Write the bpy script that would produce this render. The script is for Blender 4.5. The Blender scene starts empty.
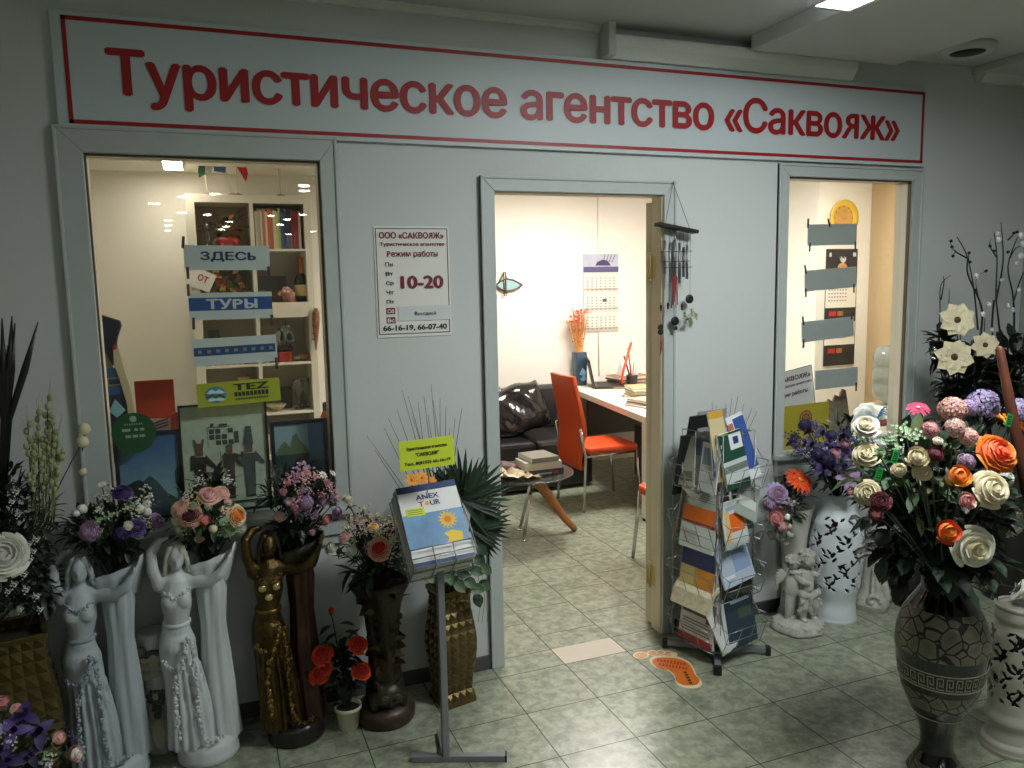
import bpy, math, random
from mathutils import Vector as V, Matrix as MX
RN = random.Random(11)
PI = math.pi
SC = bpy.context.scene
COL = SC.collection

# ---------------------------------------------------------------- camera
FL = 796.99; YAW, PIT, ROL = -0.3694, -0.1260, -0.0201
CAM = V((-1.5611, -3.1396, 1.6759))
FW = V((-math.sin(YAW)*math.cos(PIT), math.cos(YAW)*math.cos(PIT), math.sin(PIT)))
RT = FW.cross(V((0, 0, 1))).normalized(); UP = RT.cross(FW)
RT, UP = math.cos(ROL)*RT+math.sin(ROL)*UP, -math.sin(ROL)*RT+math.cos(ROL)*UP
def ray(u, v): return FW+(u-512)/FL*RT-(v-384)/FL*UP
def at(u, v, y):
    d = ray(u, v); return CAM+d*((y-CAM.y)/d.y)
def fl(u, v, z=0.0):
    d = ray(u, v); return CAM+d*((z-CAM.z)/d.z)
def mpp(p): return (V(p)-CAM).dot(FW)/FL
cd = bpy.data.cameras.new('camera'); cam = bpy.data.objects.new('camera', cd); COL.objects.link(cam)
cd.sensor_fit = 'HORIZONTAL'; cd.sensor_width = 36.0; cd.lens = 36.0*FL/1024; cd.clip_start = .05
cam.matrix_world = MX(((RT.x, UP.x, -FW.x, CAM.x), (RT.y, UP.y, -FW.y, CAM.y), (RT.z, UP.z, -FW.z, CAM.z), (0, 0, 0, 1)))
SC.camera = cam

# ---------------------------------------------------------------- materials
def lin(c):
    f = lambda x: x/12.92 if x <= .04045 else ((x+.055)/1.055)**2.4
    return tuple(f(x/255.) for x in c)+(1.0,)
def mat(name, col, rough=.55, metal=0, var=0, vs=12, bump=0, bs=60, emit=0, trans=0, coat=0, spec=.5, alpha=1):
    m = bpy.data.materials.new(name); m.use_nodes = True
    nt = m.node_tree; b = nt.nodes['Principled BSDF']
    b.inputs['Base Color'].default_value = lin(col); b.inputs['Roughness'].default_value = rough
    b.inputs['Metallic'].default_value = metal; b.inputs['Specular IOR Level'].default_value = spec
    b.inputs['Transmission Weight'].default_value = trans; b.inputs['Coat Weight'].default_value = coat
    b.inputs['Alpha'].default_value = alpha
    m.diffuse_color = lin(col)
    if emit:
        b.inputs['Emission Color'].default_value = lin(col); b.inputs['Emission Strength'].default_value = emit
    if var or bump:
        tc = nt.nodes.new('ShaderNodeTexCoord')
        if var:
            n = nt.nodes.new('ShaderNodeTexNoise'); n.inputs['Scale'].default_value = vs; n.inputs['Detail'].default_value = 4
            nt.links.new(tc.outputs['Object'], n.inputs['Vector'])
            mx = nt.nodes.new('ShaderNodeMix'); mx.data_type = 'RGBA'
            mr = nt.nodes.new('ShaderNodeMapRange'); mr.inputs[1].default_value = .3; mr.inputs[2].default_value = .7
            nt.links.new(n.outputs['Fac'], mr.inputs[0]); nt.links.new(mr.outputs[0], mx.inputs[0])
            c = lin(col); mx.inputs[6].default_value = tuple(x*(1-var) for x in c[:3])+(1,)
            mx.inputs[7].default_value = tuple(min(1, x*(1+var*.6)) for x in c[:3])+(1,)
            nt.links.new(mx.outputs[2], b.inputs['Base Color'])
        if bump:
            n2 = nt.nodes.new('ShaderNodeTexNoise'); n2.inputs['Scale'].default_value = bs; n2.inputs['Detail'].default_value = 3
            nt.links.new(tc.outputs['Object'], n2.inputs['Vector'])
            bp = nt.nodes.new('ShaderNodeBump'); bp.inputs['Strength'].default_value = bump; bp.inputs['Distance'].default_value = .01
            nt.links.new(n2.outputs['Fac'], bp.inputs['Height']); nt.links.new(bp.outputs[0], b.inputs['Normal'])
    return m
_mc = {}
def C(r, g, b, rough=.55, metal=0, **k):
    key = (r, g, b, rough, metal, tuple(sorted(k.items())))
    if key not in _mc: _mc[key] = mat('paint_%d_%d_%d' % (r, g, b), (r, g, b), rough, metal, **k)
    return _mc[key]
def glass_mat(name, ior=1.5, tint=(250, 252, 250)):
    m = bpy.data.materials.new(name); m.use_nodes = True; nt = m.node_tree
    for n in list(nt.nodes): nt.nodes.remove(n)
    o = nt.nodes.new('ShaderNodeOutputMaterial'); mx = nt.nodes.new('ShaderNodeMixShader')
    t = nt.nodes.new('ShaderNodeBsdfTransparent'); g = nt.nodes.new('ShaderNodeBsdfGlossy'); ge = nt.nodes.new('ShaderNodeNewGeometry')
    t.inputs[0].default_value = lin(tint); g.inputs['Roughness'].default_value = 0.0; 
    d = nt.nodes.new('ShaderNodeVectorMath'); d.operation = 'DOT_PRODUCT'; nt.links.new(ge.outputs['Normal'], d.inputs[0]); nt.links.new(ge.outputs['Incoming'], d.inputs[1])
    def mth(op, p, q):
        n = nt.nodes.new('ShaderNodeMath'); n.operation = op
        for i, k in enumerate((p, q)):
            if k is None: continue
            if isinstance(k, (int, float)): n.inputs[i].default_value = k
            else: nt.links.new(k, n.inputs[i])
        return n.outputs[0]
    k = mth('SUBTRACT', 1.0, mth('ABSOLUTE', d.outputs['Value'], None)); f0 = ((ior-1)/(ior+1))**2
    k = mth('ADD', mth('MULTIPLY', mth('POWER', k, 5.0), 1-f0), f0)
    nt.links.new(k, mx.inputs[0]); nt.links.new(t.outputs[0], mx.inputs[1]); nt.links.new(g.outputs[0], mx.inputs[2])
    nt.links.new(mx.outputs[0], o.inputs[0]); return m

WHITE = C(225, 226, 222, .5); BLACK = C(18, 18, 20, .5); CHROME = mat('chrome', (200, 200, 200), .18, 1)
STEEL = mat('dull_steel', (150, 152, 155), .35, .9); DKSTEEL = mat('dark_steel', (70, 72, 76), .4, .7)
PAPER = C(232, 232, 226, .7); RED = C(165, 32, 38, .5)

# ---------------------------------------------------------------- mesh builder
def rotz(a): return MX.Rotation(a, 4, 'Z')
class MB:
    def __init__(s): s.v = []; s.f = []; s.mi = []; s.sm = []; s.M = MX.Identity(4)
    def add(s, vs, fs, mi=0, sm=False):
        b = len(s.v); M = s.M
        s.v += [tuple(M @ V(p)) for p in vs]
        for f in fs: s.f.append(tuple(b+i for i in f)); s.mi.append(mi); s.sm.append(sm)
        return s
    def box(s, c, d, mi=0, r=None):
        x, y, z = d[0]/2, d[1]/2, d[2]/2
        p = [V(q) for q in ((-x,-y,-z),(x,-y,-z),(x,y,-z),(-x,y,-z),(-x,-y,z),(x,-y,z),(x,y,z),(-x,y,z))]
        if r is not None: p = [r @ q for q in p]
        return s.add([q+V(c) for q in p], [(0,3,2,1),(4,5,6,7),(0,1,5,4),(1,2,6,5),(2,3,7,6),(3,0,4,7)], mi)
    def bx(s, x0, x1, y0, y1, z0, z1, mi=0): return s.box(((x0+x1)/2,(y0+y1)/2,(z0+z1)/2),(x1-x0,y1-y0,z1-z0),mi)
    def tube(s, pts, r, n=8, mi=0, cap=True):
        pts = [V(p) for p in pts]; k = len(pts); rs = r if isinstance(r, (list, tuple)) else [r]*k
        vs = []; t0 = (pts[1]-pts[0]).normalized(); a = t0.orthogonal().normalized()
        for i in range(k):
            t = (pts[min(i+1,k-1)]-pts[max(i-1,0)])
            t = t.normalized() if t.length > 1e-9 else t0
            a = (a-t*a.dot(t)); a = a.normalized() if a.length > 1e-6 else t.orthogonal().normalized()
            b = t.cross(a)
            vs += [pts[i]+(a*math.cos(2*PI*j/n)+b*math.sin(2*PI*j/n))*rs[i] for j in range(n)]
        fs = [(i*n+j, i*n+(j+1)%n, (i+1)*n+(j+1)%n, (i+1)*n+j) for i in range(k-1) for j in range(n)]
        if cap: fs += [tuple(reversed(range(n))), tuple(range((k-1)*n, k*n))]
        return s.add(vs, fs, mi, n > 4)
    def lathe(s, prof, n=32, c=(0,0,0), mi=0, wave=None, sq=None):
        """prof [(z, r)...]; wave(z, t) scales r; mi may be a function of the ring number"""
        vs = []
        for z, r in prof:
            for j in range(n):
                t = 2*PI*j/n; q = r*(wave(z, t) if wave else 1)
                x, y = math.cos(t), math.sin(t)
                if sq:
                    m = max(abs(x), abs(y)); m = m**sq; x /= m; y /= m
                vs.append((c[0]+q*x, c[1]+q*y, c[2]+z))
        b = s; k = len(prof)
        for i in range(k-1):
            m = mi(i) if callable(mi) else mi
            fs = [(i*n+j, i*n+(j+1)%n, (i+1)*n+(j+1)%n, (i+1)*n+j) for j in range(n)]
            if i == 0: b.add(vs, [], 0); base = len(b.v)-len(vs)
            for f in fs: b.f.append(tuple(base+q for q in f)); b.mi.append(m); b.sm.append(True)
        m0 = mi(0) if callable(mi) else mi; m1 = mi(k-2) if callable(mi) else mi
        b.f.append(tuple(base+q for q in reversed(range(n)))); b.mi.append(m0); b.sm.append(False)
        b.f.append(tuple(base+(k-1)*n+q for q in range(n))); b.mi.append(m1); b.sm.append(False)
        return s
    def ell(s, c, r, nu=12, nv=8, mi=0, R=None):
        if not isinstance(r, (tuple, list)): r = (r, r, r)
        vs = []
        for i in range(nv+1):
            p = PI*i/nv
            for j in range(nu):
                t = 2*PI*j/nu; q = V((r[0]*math.sin(p)*math.cos(t), r[1]*math.sin(p)*math.sin(t), r[2]*math.cos(p)))
                vs.append((R @ q if R else q)+V(c))
        fs = [(i*nu+j, (i+1)*nu+j, (i+1)*nu+(j+1)%nu, i*nu+(j+1)%nu) for i in range(nv) for j in range(nu)]
        return s.add(vs, fs, mi, True)
    def cap2(s, p, q, r1, r2, n=10, mi=0):
        s.tube([p, V(p).lerp(V(q), .5), q], [r1, (r1+r2)/2, r2], n, mi); s.ell(p, r1, n, 6, mi); return s.ell(q, r2, n, 6, mi)
    def chain(s, pts, rs, n=10, mi=0):
        for i in range(len(pts)-1): s.cap2(pts[i], pts[i+1], rs[i], rs[i+1], n, mi)
        return s
    def poly(s, pts, th=0, mi=0, y=0, axis='y'):
        """outline in (x, z), extruded backwards (+y) by th"""
        n = len(pts); a = [(p[0], y, p[1]) for p in pts]
        if not th: return s.add(a, [tuple(range(n))], mi)
        b = [(p[0], y+th, p[1]) for p in pts]
        return s.add(a+b, [tuple(range(n)), tuple(reversed(range(n, 2*n)))]+[(i, n+i, n+(i+1)%n, (i+1)%n) for i in range(n)], mi)
    def disc(s, c, r, th, n=24, mi=0):
        return s.poly([(c[0]+r*math.cos(2*PI*i/n), c[2]+r*math.sin(2*PI*i/n)) for i in range(n)], th, mi, c[1])
    def leaf(s, base, d, L, W, bend=.3, mi=0, up=None, k=4):
        d = V(d).normalized(); up = V(up) if up is not None else V((0,0,1))
        side = d.cross(up); side = side.normalized() if side.length > 1e-3 else d.orthogonal().normalized()
        nrm = side.cross(d)
        vs = []
        for i in range(k+1):
            t = i/k; w = W*math.sin(PI*min(1, .08+t*.92))**.8 if i < k else 0.0008
            p = V(base)+d*L*t-nrm*bend*L*t*t
            vs += [p-side*w/2+nrm*w*.18, p, p+side*w/2+nrm*w*.18]
        fs = []
        for i in range(k):
            a = i*3; fs += [(a, a+1, a+4, a+3), (a+1, a+2, a+5, a+4)]
        return s.add(vs, fs, mi, True)
    def build(s, name, mats, parent=None, bev=0, subs=0, solid=0, local=False):
        me = bpy.data.meshes.new(name); me.from_pydata(s.v, [], s.f)
        if not isinstance(mats, (list, tuple)): mats = [mats]
        for m in mats: me.materials.append(m)
        me.polygons.foreach_set('material_index', s.mi); me.polygons.foreach_set('use_smooth', s.sm); me.update()
        return link(me, name, parent, bev, subs, solid, local)
def link(me, name, parent=None, bev=0, subs=0, solid=0, local=False):
    o = bpy.data.objects.new(name, me); COL.objects.link(o)
    if parent is not None:
        o.parent = parent
        if not local: o.matrix_parent_inverse = parent.matrix_basis.inverted()
    if solid: m = o.modifiers.new('solid', 'SOLIDIFY'); m.thickness = solid; m.offset = 0
    if bev: m = o.modifiers.new('bevel', 'BEVEL'); m.width = bev; m.segments = 2; m.limit_method = 'ANGLE'
    if subs: m = o.modifiers.new('subdivision', 'SUBSURF'); m.levels = subs; m.render_levels = subs
    return o
def thing(name, label, cat, loc=(0,0,0), group=None, rz=0):
    o = bpy.data.objects.new(name, None); COL.objects.link(o); o.empty_display_size = .05
    o.location = loc; o.rotation_euler = (0, 0, rz); return tag(o, label, cat, group)
def tag(o, label, cat, group=None):
    o['label'] = label; o['category'] = cat
    if group: o['group'] = group
    return o
def struct(o): o['kind'] = 'structure'; return o
def sroot(name, loc=(0,0,0)):
    o = bpy.data.objects.new(name, None); COL.objects.link(o); o.location = loc; return struct(o)
def sculpt(mb, name, mats, parent, vox=.006, it=3):
    """melt overlapping solids into one continuous surface"""
    me = bpy.data.meshes.new('tmp'); me.from_pydata(mb.v, [], mb.f); o = bpy.data.objects.new('tmp', me); COL.objects.link(o)
    m = o.modifiers.new('r', 'REMESH'); m.mode = 'VOXEL'; m.voxel_size = vox; m.use_smooth_shade = True
    s = o.modifiers.new('s', 'SMOOTH'); s.factor = .5; s.iterations = it
    dg = bpy.context.evaluated_depsgraph_get(); ev = o.evaluated_get(dg); out = bpy.data.meshes.new_from_object(ev); out.name = name
    bpy.data.objects.remove(o); out.materials.clear()
    if not isinstance(mats, (list, tuple)): mats = [mats]
    for q in mats: out.materials.append(q)
    out.polygons.foreach_set('use_smooth', [True]*len(out.polygons))
    return link(out, name, parent)
def bake(mb, vox, it, mi=0):
    """the same, returned as vertices and faces"""
    me = bpy.data.meshes.new('tmp'); me.from_pydata(mb.v, [], mb.f); o = bpy.data.objects.new('tmp', me); COL.objects.link(o)
    m = o.modifiers.new('r', 'REMESH'); m.mode = 'VOXEL'; m.voxel_size = vox
    s = o.modifiers.new('s', 'SMOOTH'); s.factor = .5; s.iterations = it
    dg = bpy.context.evaluated_depsgraph_get(); ev = o.evaluated_get(dg); out = bpy.data.meshes.new_from_object(ev)
    bpy.data.objects.remove(o); return out

# ---------------------------------------------------------------- lettering
_tc = {}
def glyph(c):
    """outline of one letter; letters whose contours overlap in the built-in font are put together from clean ones"""
    if c not in _tc and c in 'РАЯяЬЫынх':
        g = {'Р': 'P', 'А': 'A', 'Я': 'R', 'я': 'R', 'Ь': 'P', 'Ы': 'P', 'ы': 'P', 'х': 'x', 'н': 'P'}[c]; v, f = glyph(g)
        H = max(p[1] for p in v); xs = [p[0] for p in v]; a, b = min(xs), max(xs); k = .545/H if c in 'яы' else 1; st = .125*H
        if c in 'Яя': v = [(b-p[0]+.02*(b-a), p[1]) for p in v]; f = [tuple(reversed(q)) for q in f]
        if c in 'ЬЫы': v = [(p[0], H-p[1]) for p in v]; f = [tuple(reversed(q)) for q in f]
        if c in 'Ыы':
            n = len(v); x = b+.10*H; v = v+[(x, 0), (x+st, 0), (x+st, H), (x, H)]; f = f+[(n, n+1, n+2, n+3)]
        if c == 'н':
            v, f = [], []
            for x0, x1, z0, z1 in ((.08, .175, 0, .54), (.415, .51, 0, .54), (.175, .415, .235, .32)): n = len(v); v += [(x0, z0), (x1, z0), (x1, z1), (x0, z1)]; f.append((n, n+1, n+2, n+3))
        kx = k*1.12 if k < 1 else 1; _tc[c] = ([(p[0]*kx, p[1]*k, 0) for p in v], f)
    if c not in _tc:
        cu = bpy.data.curves.new('t', 'FONT'); cu.body = c; cu.size = 1; cu.resolution_u = 4
        o = bpy.data.objects.new('t', cu); COL.objects.link(o)
        dg = bpy.context.evaluated_depsgraph_get(); me = bpy.data.meshes.new_from_object(o.evaluated_get(dg))
        _tc[c] = ([tuple(v.co) for v in me.vertices], [tuple(p.vertices) for p in me.polygons if p.area > 1e-7])
        bpy.data.objects.remove(o); bpy.data.meshes.remove(me)
    return _tc[c]
def wid(s): xs = [p[0] for p in glyph(s)[0]]; return max(xs)-min(xs)
_adv = {}
def glyphs(s, bold=0.0, sp=1.0):
    """a line of text set letter by letter"""
    vs, fs, x = [], [], 0.0
    for c in s:
        if c not in _adv: _adv[c] = wid('|'+c+'|')-wid('||') if c not in 'ЯяЬЫынР' else max(p[0] for p in glyph(c)[0])+.075
        v, f = glyph(c) if c != ' ' else ([], []); b = len(vs)
        vs += [(p[0]+x, p[1], 0) for p in v]; fs += [tuple(b+q for q in g) for g in f]; x += _adv[c]*sp
    return vs, fs
def capbox(s, bold):
    vs = glyphs(s, bold)[0]; return min(p[1] for p in vs), max(p[1] for p in vs)
def text(mb, s, x0, x1, z0, cap, mi=0, bold=0.0, y=0, ref='Т', sp=1.0, slope=0):
    """s fitted between x0 and x1, capitals cap high on the baseline z0, facing -y"""
    vs, fs = glyphs(s, bold, sp)
    if not vs: return
    a, b = min(p[0] for p in vs), max(p[0] for p in vs); lo, hi = capbox(ref, bold)
    kx, kz = (x1-x0)/(b-a), cap/(hi-lo)
    for i, (ox, oz) in enumerate(((0, 0), (1, 0), (-1, 0), (0, .7), (0, -.7)) if bold else ((0, 0),)):   # weight: copies a hair apart
        mb.add([(x0+(p[0]-a)*kx+ox*bold*kx, y-i*.0003, z0+(p[1]-lo)*kz+oz*bold*kz+slope*(p[0]-a)*kx) for p in vs], fs, mi)
HALL, HALL2, HALL_FILL, SPOT, OFFICE, OFFICE2, EXPO = 12, 54, 9, 60, 68, 36, 0.0

# ================================================================ THE SETTING
def wall_mat(name, col, bump=.08):
    return mat(name, col, .75, var=.035, vs=1.5, bump=bump, bs=35)
M_WALL = wall_mat('shop_wall_paint', (206, 211, 210)); M_OFF = wall_mat('office_wall_paint', (236, 232, 222), .03)
M_CEIL = wall_mat('ceiling_paint', (200, 202, 198)); M_CASE = mat('grey_casing_paint', (186, 194, 192), .45, var=.03, vs=20)
M_CREAM = mat('cream_joinery', (226, 216, 190), .45); M_BASE = mat('dark_baseboard', (78, 76, 80), .5)
M_GLASS = glass_mat('window_glass', 1.45); M_BRASS = mat('brass', (216, 196, 140), .4, .6)

def tile_mat(name, stagger):
    m = mat(name, (150, 160, 145), .28); nt = m.node_tree; b = nt.nodes['Principled BSDF']; N = nt.nodes.new; L = nt.links.new
    tc = N('ShaderNodeTexCoord'); sp = N('ShaderNodeSeparateXYZ'); L(tc.outputs['Object'], sp.inputs[0])
    def mth(op, a, bb=None, c=None):
        n = N('ShaderNodeMath'); n.operation = op
        for i, q in enumerate((a, bb, c)):
            if q is None: continue
            if isinstance(q, (int, float)): n.inputs[i].default_value = q
            else: L(q, n.inputs[i])
        return n.outputs[0]
    S = .3107
    u = mth('DIVIDE', mth('ADD', sp.outputs[0], .4708+S*40), S); iu = mth('FLOOR', u); fu = mth('SUBTRACT', u, iu)
    v = mth('DIVIDE', mth('ADD', sp.outputs[1], .1013+S*60), S)
    if stagger: v = mth('ADD', v, mth('MULTIPLY', mth('MODULO', mth('ADD', iu, 1.0), 2.0), .5))
    iv = mth('FLOOR', v); fv = mth('SUBTRACT', v, iv)
    e = lambda f: mth('MINIMUM', f, mth('SUBTRACT', 1.0, f))
    edge = mth('MULTIPLY', mth('MINIMUM', e(fu), e(fv)), S)
    grout = mth('LESS_THAN', edge, .0022)
    cmb = N('ShaderNodeCombineXYZ'); L(iu, cmb.inputs[0]); L(iv, cmb.inputs[1])
    wn = N('ShaderNodeTexWhiteNoise'); wn.noise_dimensions = '2D'; L(cmb.outputs[0], wn.inputs[0])
    off = N('ShaderNodeVectorMath'); off.operation = 'MULTIPLY_ADD'; L(wn.outputs['Color'], off.inputs[0]); off.inputs[1].default_value = (30, 30, 30); L(tc.outputs['Object'], off.inputs[2])
    n1 = N('ShaderNodeTexNoise'); n1.inputs['Scale'].default_value = 20; n1.inputs['Detail'].default_value = 8; n1.inputs['Roughness'].default_value = .68; n1.inputs['Distortion'].default_value = .25
    L(off.outputs[0], n1.inputs['Vector'])
    cr = N('ShaderNodeValToRGB'); L(n1.outputs['Fac'], cr.inputs[0]); el = cr.color_ramp.elements
    el[0].position = .28; el[0].color = lin((92, 102, 86)); el[1].position = .74; el[1].color = lin((178, 180, 160))
    q = el.new(.45); q.color = lin((128, 136, 118)); q = el.new(.56); q.color = lin((152, 158, 138))
    col = cr.outputs[0]
    if True:      # one plain cut tile in the doorway
        hit = mth('MULTIPLY', mth('COMPARE', sp.outputs[0], -.0048, .154), mth('COMPARE', sp.outputs[1], -.024, .077))
        mx = N('ShaderNodeMix'); mx.data_type = 'RGBA'; L(hit, mx.inputs[0]); L(col, mx.inputs[6]); mx.inputs[7].default_value = lin((200, 192, 176)); col = mx.outputs[2]
    mx = N('ShaderNodeMix'); mx.data_type = 'RGBA'; L(grout, mx.inputs[0]); L(col, mx.inputs[6]); mx.inputs[7].default_value = lin((70, 68, 60))
    L(mx.outputs[2], b.inputs['Base Color'])
    mr = N('ShaderNodeMapRange'); L(grout, mr.inputs[0]); mr.inputs[3].default_value = .3; mr.inputs[4].default_value = .8; L(mr.outputs[0], b.inputs['Roughness'])
    bp = N('ShaderNodeBump'); bp.inputs['Strength'].default_value = .4; bp.inputs['Distance'].default_value = .002; bp.invert = True
    L(grout, bp.inputs['Height']); L(bp.outputs[0], b.inputs['Normal'])
    return m
XL, XR, YB = -5.0, 2.71, -13.2                # the hall
OXL, OXR, OYB, OZ = -2.6, 3.521, 3.45, 2.545  # the office
CZ = 2.74
T = .08
struct(MB().bx(XL, XR, YB, 0, -.1, 0).build('floor', tile_mat('marbled_floor_tiles', False)))
struct(MB().bx(OXL, OXR+.3, 0, OYB, -.1, 0).build('floor', tile_mat('marbled_office_tiles', True)))
# partition between hall and office, with its three openings
DX0, DX1, DZ = -.4116, .3921, 2.05
LX0, LX1, LZ0, LZ1 = -1.8995, -1.1085, .79, 2.146
RX0, RX1, RZ1 = 1.0804, 1.8672, 2.151
w = MB()
for a, b, c, d in ((XL, LX0, 0, CZ), (LX0, LX1, 0, LZ0), (LX0, LX1, LZ1, CZ), (LX1, DX0, 0, CZ), (DX0, DX1, DZ, CZ), (DX1, RX0, 0, CZ), (RX0, RX1, 0, LZ0), (RX0, RX1, RZ1, CZ), (RX1, OXR, 0, CZ)):
    w.bx(a, b, 0, T, c, d, 0)
struct(w.build('wall_front', M_WALL))
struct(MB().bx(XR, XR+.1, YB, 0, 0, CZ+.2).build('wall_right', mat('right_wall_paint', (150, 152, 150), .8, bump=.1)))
struct(MB().bx(XL-.1, XL, YB, .0, 0, CZ+.2).build('wall_left', M_WALL))
struct(MB().bx(XL, XR, YB-.1, YB, 0, CZ+.2).build('wall_rear', M_WALL))
struct(MB().bx(XL, XR, YB, 0, CZ, CZ+.1).build('ceiling', M_CEIL))
# lowered ceiling panels and the boxed cornices along the wall
s = MB(); s.bx(.78, 1.62, -2.6, -.10, 2.675, CZ); s.bx(2.25, XR, -2.6, 0, 2.70, CZ); s.bx(1.62, 2.25, -2.6, -.42, 2.71, CZ)
struct(s.build('ceiling_soffit', M_CEIL, bev=.004))
def cornice(name, x0, x1, z0, z1, dep):
    m = MB(); prof = [(0, z0), (-dep*.55, z0), (-dep*.62, z0+.012), (-dep*.9, z0+(z1-z0)*.5), (-dep, z1-.014), (-dep, z1), (0, z1)]
    n = len(prof); vs = [(x, p[0], p[1]) for x in (x0, x1) for p in prof]
    m.add(vs, [(i, i+1, n+i+1, n+i) for i in range(n-1)]+[tuple(reversed(range(n))), tuple(range(n, 2*n))])
    struct(m.build(name, mat('cornice_plaster', (222, 228, 222), .5, bump=.25, bs=90)))
cornice('trim_1', .086, 1.415, 2.605, 2.69, .085)
cornice('trim_2', 2.27, XR, 2.66, 2.735, .08)
cornice('trim_3', XL, .086, 2.715, CZ, .03)
struct(MB().bx(.078, .115, -.09, 0, 2.605, CZ).build('trim_4', M_CEIL, bev=.006))
bb = MB(); bb.bx(XL, DX0-.062, -.014, 0, 0, .062); bb.bx(DX1+.062, XR, -.014, 0, 0, .062)
struct(bb.build('baseboard_front', M_BASE, bev=.003))
struct(MB().bx(XR-.014, XR, YB, -.014, 0, .062).build('baseboard_right', M_BASE))
# office shell
struct(MB().bx(OXL, OXR+1.4, OYB, OYB+.1, 0, OZ+.1).build('wall_office_back', M_OFF))
struct(MB().bx(OXL-.1, OXL, T, OYB, 0, OZ+.1).build('wall_office_left', M_OFF))
struct(MB().bx(2.987, OXR, 1.9, OYB, 0, OZ).build('wall_office_pier', M_OFF))
struct(MB().bx(OXR, OXR+.1, T, 1.9, 0, OZ+.1).build('wall_office_right', mat('beige_side_wall', (182, 158, 120), .75)))
struct(MB().bx(OXL, OXR+1.4, T, OYB, OZ, OZ+.08).build('ceiling', M_OFF))
ofw = MB()
for a, b, c, d in ((OXL, LX0, 0, OZ), (LX0, LX1, LZ1, OZ), (LX1, DX0, 0, OZ), (DX0, DX1, DZ, OZ), (DX1, RX0, 0, OZ), (RX0, RX1, RZ1, OZ), (RX1, OXR, 0, OZ), (LX0, LX1, 0, LZ0), (RX0, RX1, 0, LZ0)):
    ofw.bx(a, b, T, T+.008, c, d)
struct(ofw.build('wall_office_front', M_OFF))
bo = MB(); bo.bx(OXL, 2.9, OYB-.012, OYB, 0, .06)
struct(bo.build('baseboard_office', M_CREAM))

def casing(name, parent, x0, x1, z0, z1, w, m, sill=None, th=.018, wr=None):
    """mitred boards around an opening"""
    wr = wr or w
    mb = MB(); a, b, c = (x0-w, x0), (x1, x1+wr), (z1, z1+w)
    def board(q, y0=-th):
        n = len(q); vs = [(p[0], y0, p[1]) for p in q]+[(p[0], 0, p[1]) for p in q]
        mb.add(vs, [tuple(range(n)), tuple(reversed(range(n, 2*n)))]+[(i, n+i, n+(i+1)%n, (i+1)%n) for i in range(n)])
    board([(x0-w, z0), (x0, z0), (x0, z1), (x0-w, z1+w)]); board([(x1, z0), (x1+wr, z0), (x1+wr, z1+w), (x1, z1)]); board([(x0-w, z1+w), (x0, z1), (x1, z1), (x1+wr, z1+w)])
    # raised outer bead
    for q in ([(x0-w, z0), (x0-w+.012, z0), (x0-w+.012, z1+w-.012), (x0-w, z1+w)], [(x1+wr-.012, z0), (x1+wr, z0), (x1+wr, z1+w), (x1+wr-.012, z1+w-.012)], [(x0-w, z1+w), (x0-w+.012, z1+w-.012), (x1+wr-.012, z1+w-.012), (x1+wr, z1+w)]): board(q, -th-.006)
    return mb.build(name, m, parent, bev=.003)
def window(n, x0, x1, z1, wl, wr):
    r = sroot('window_%d' % n)
    casing('casing', r, x0, x1, LZ0, z1, wl, M_CASE, wr=wr)
    g = MB(); t = .006   # brown gasket at the front edge of the reveal
    for q in ((x0, x0+t, .0, .018, .81, z1), (x1-t, x1, .0, .018, .81, z1), (x0, x1, .0, .018, z1-t, z1)): g.bx(*q)
    g.build('gasket', mat('brown_gasket', (92, 80, 60), .6), r)
    st = MB()    # cream lining of the reveal, behind and around the pane
    for q in ((x0, x0+.005, .018, T+.012, .81, z1), (x1-.005, x1, .018, T+.012, .81, z1), (x0, x1, .018, T+.012, z1-.005, z1)): st.bx(*q)
    st.build('reveal_lining', mat('cream_reveal_%d' % n, (232, 224, 204), .5), r)
    MB().bx(x0+.002, x1-.002, .050, .055, .81, z1-.004).build('pane', M_GLASS, r)
    sl = MB(); sl.bx(x0-wl, x1+wr, -.06, .05, .785, .812); sl.bx(x0-wl+.015, x1+wr-.015, -.03, 0, .70, .785); sl.bx(x0-wl+.03, x1+wr-.03, -.018, 0, .66, .70)
    sl.build('sill', M_CASE, r, bev=.004)
    MB().bx(x0-.05, x1+.05, T+.008, .5, .775, .812).build('ledge', M_CASE, r, bev=.004)
    lg = MB()
    for xx in (x0+.05, x1-.05): lg.bx(xx-.02, xx+.02, .44, .48, 0, .775)
    lg.build('ledge_support', M_CASE, r)
window(1, LX0, LX1, LZ1, .088, .066)
window(2, RX0, RX1, RZ1, .06, .06)

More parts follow.
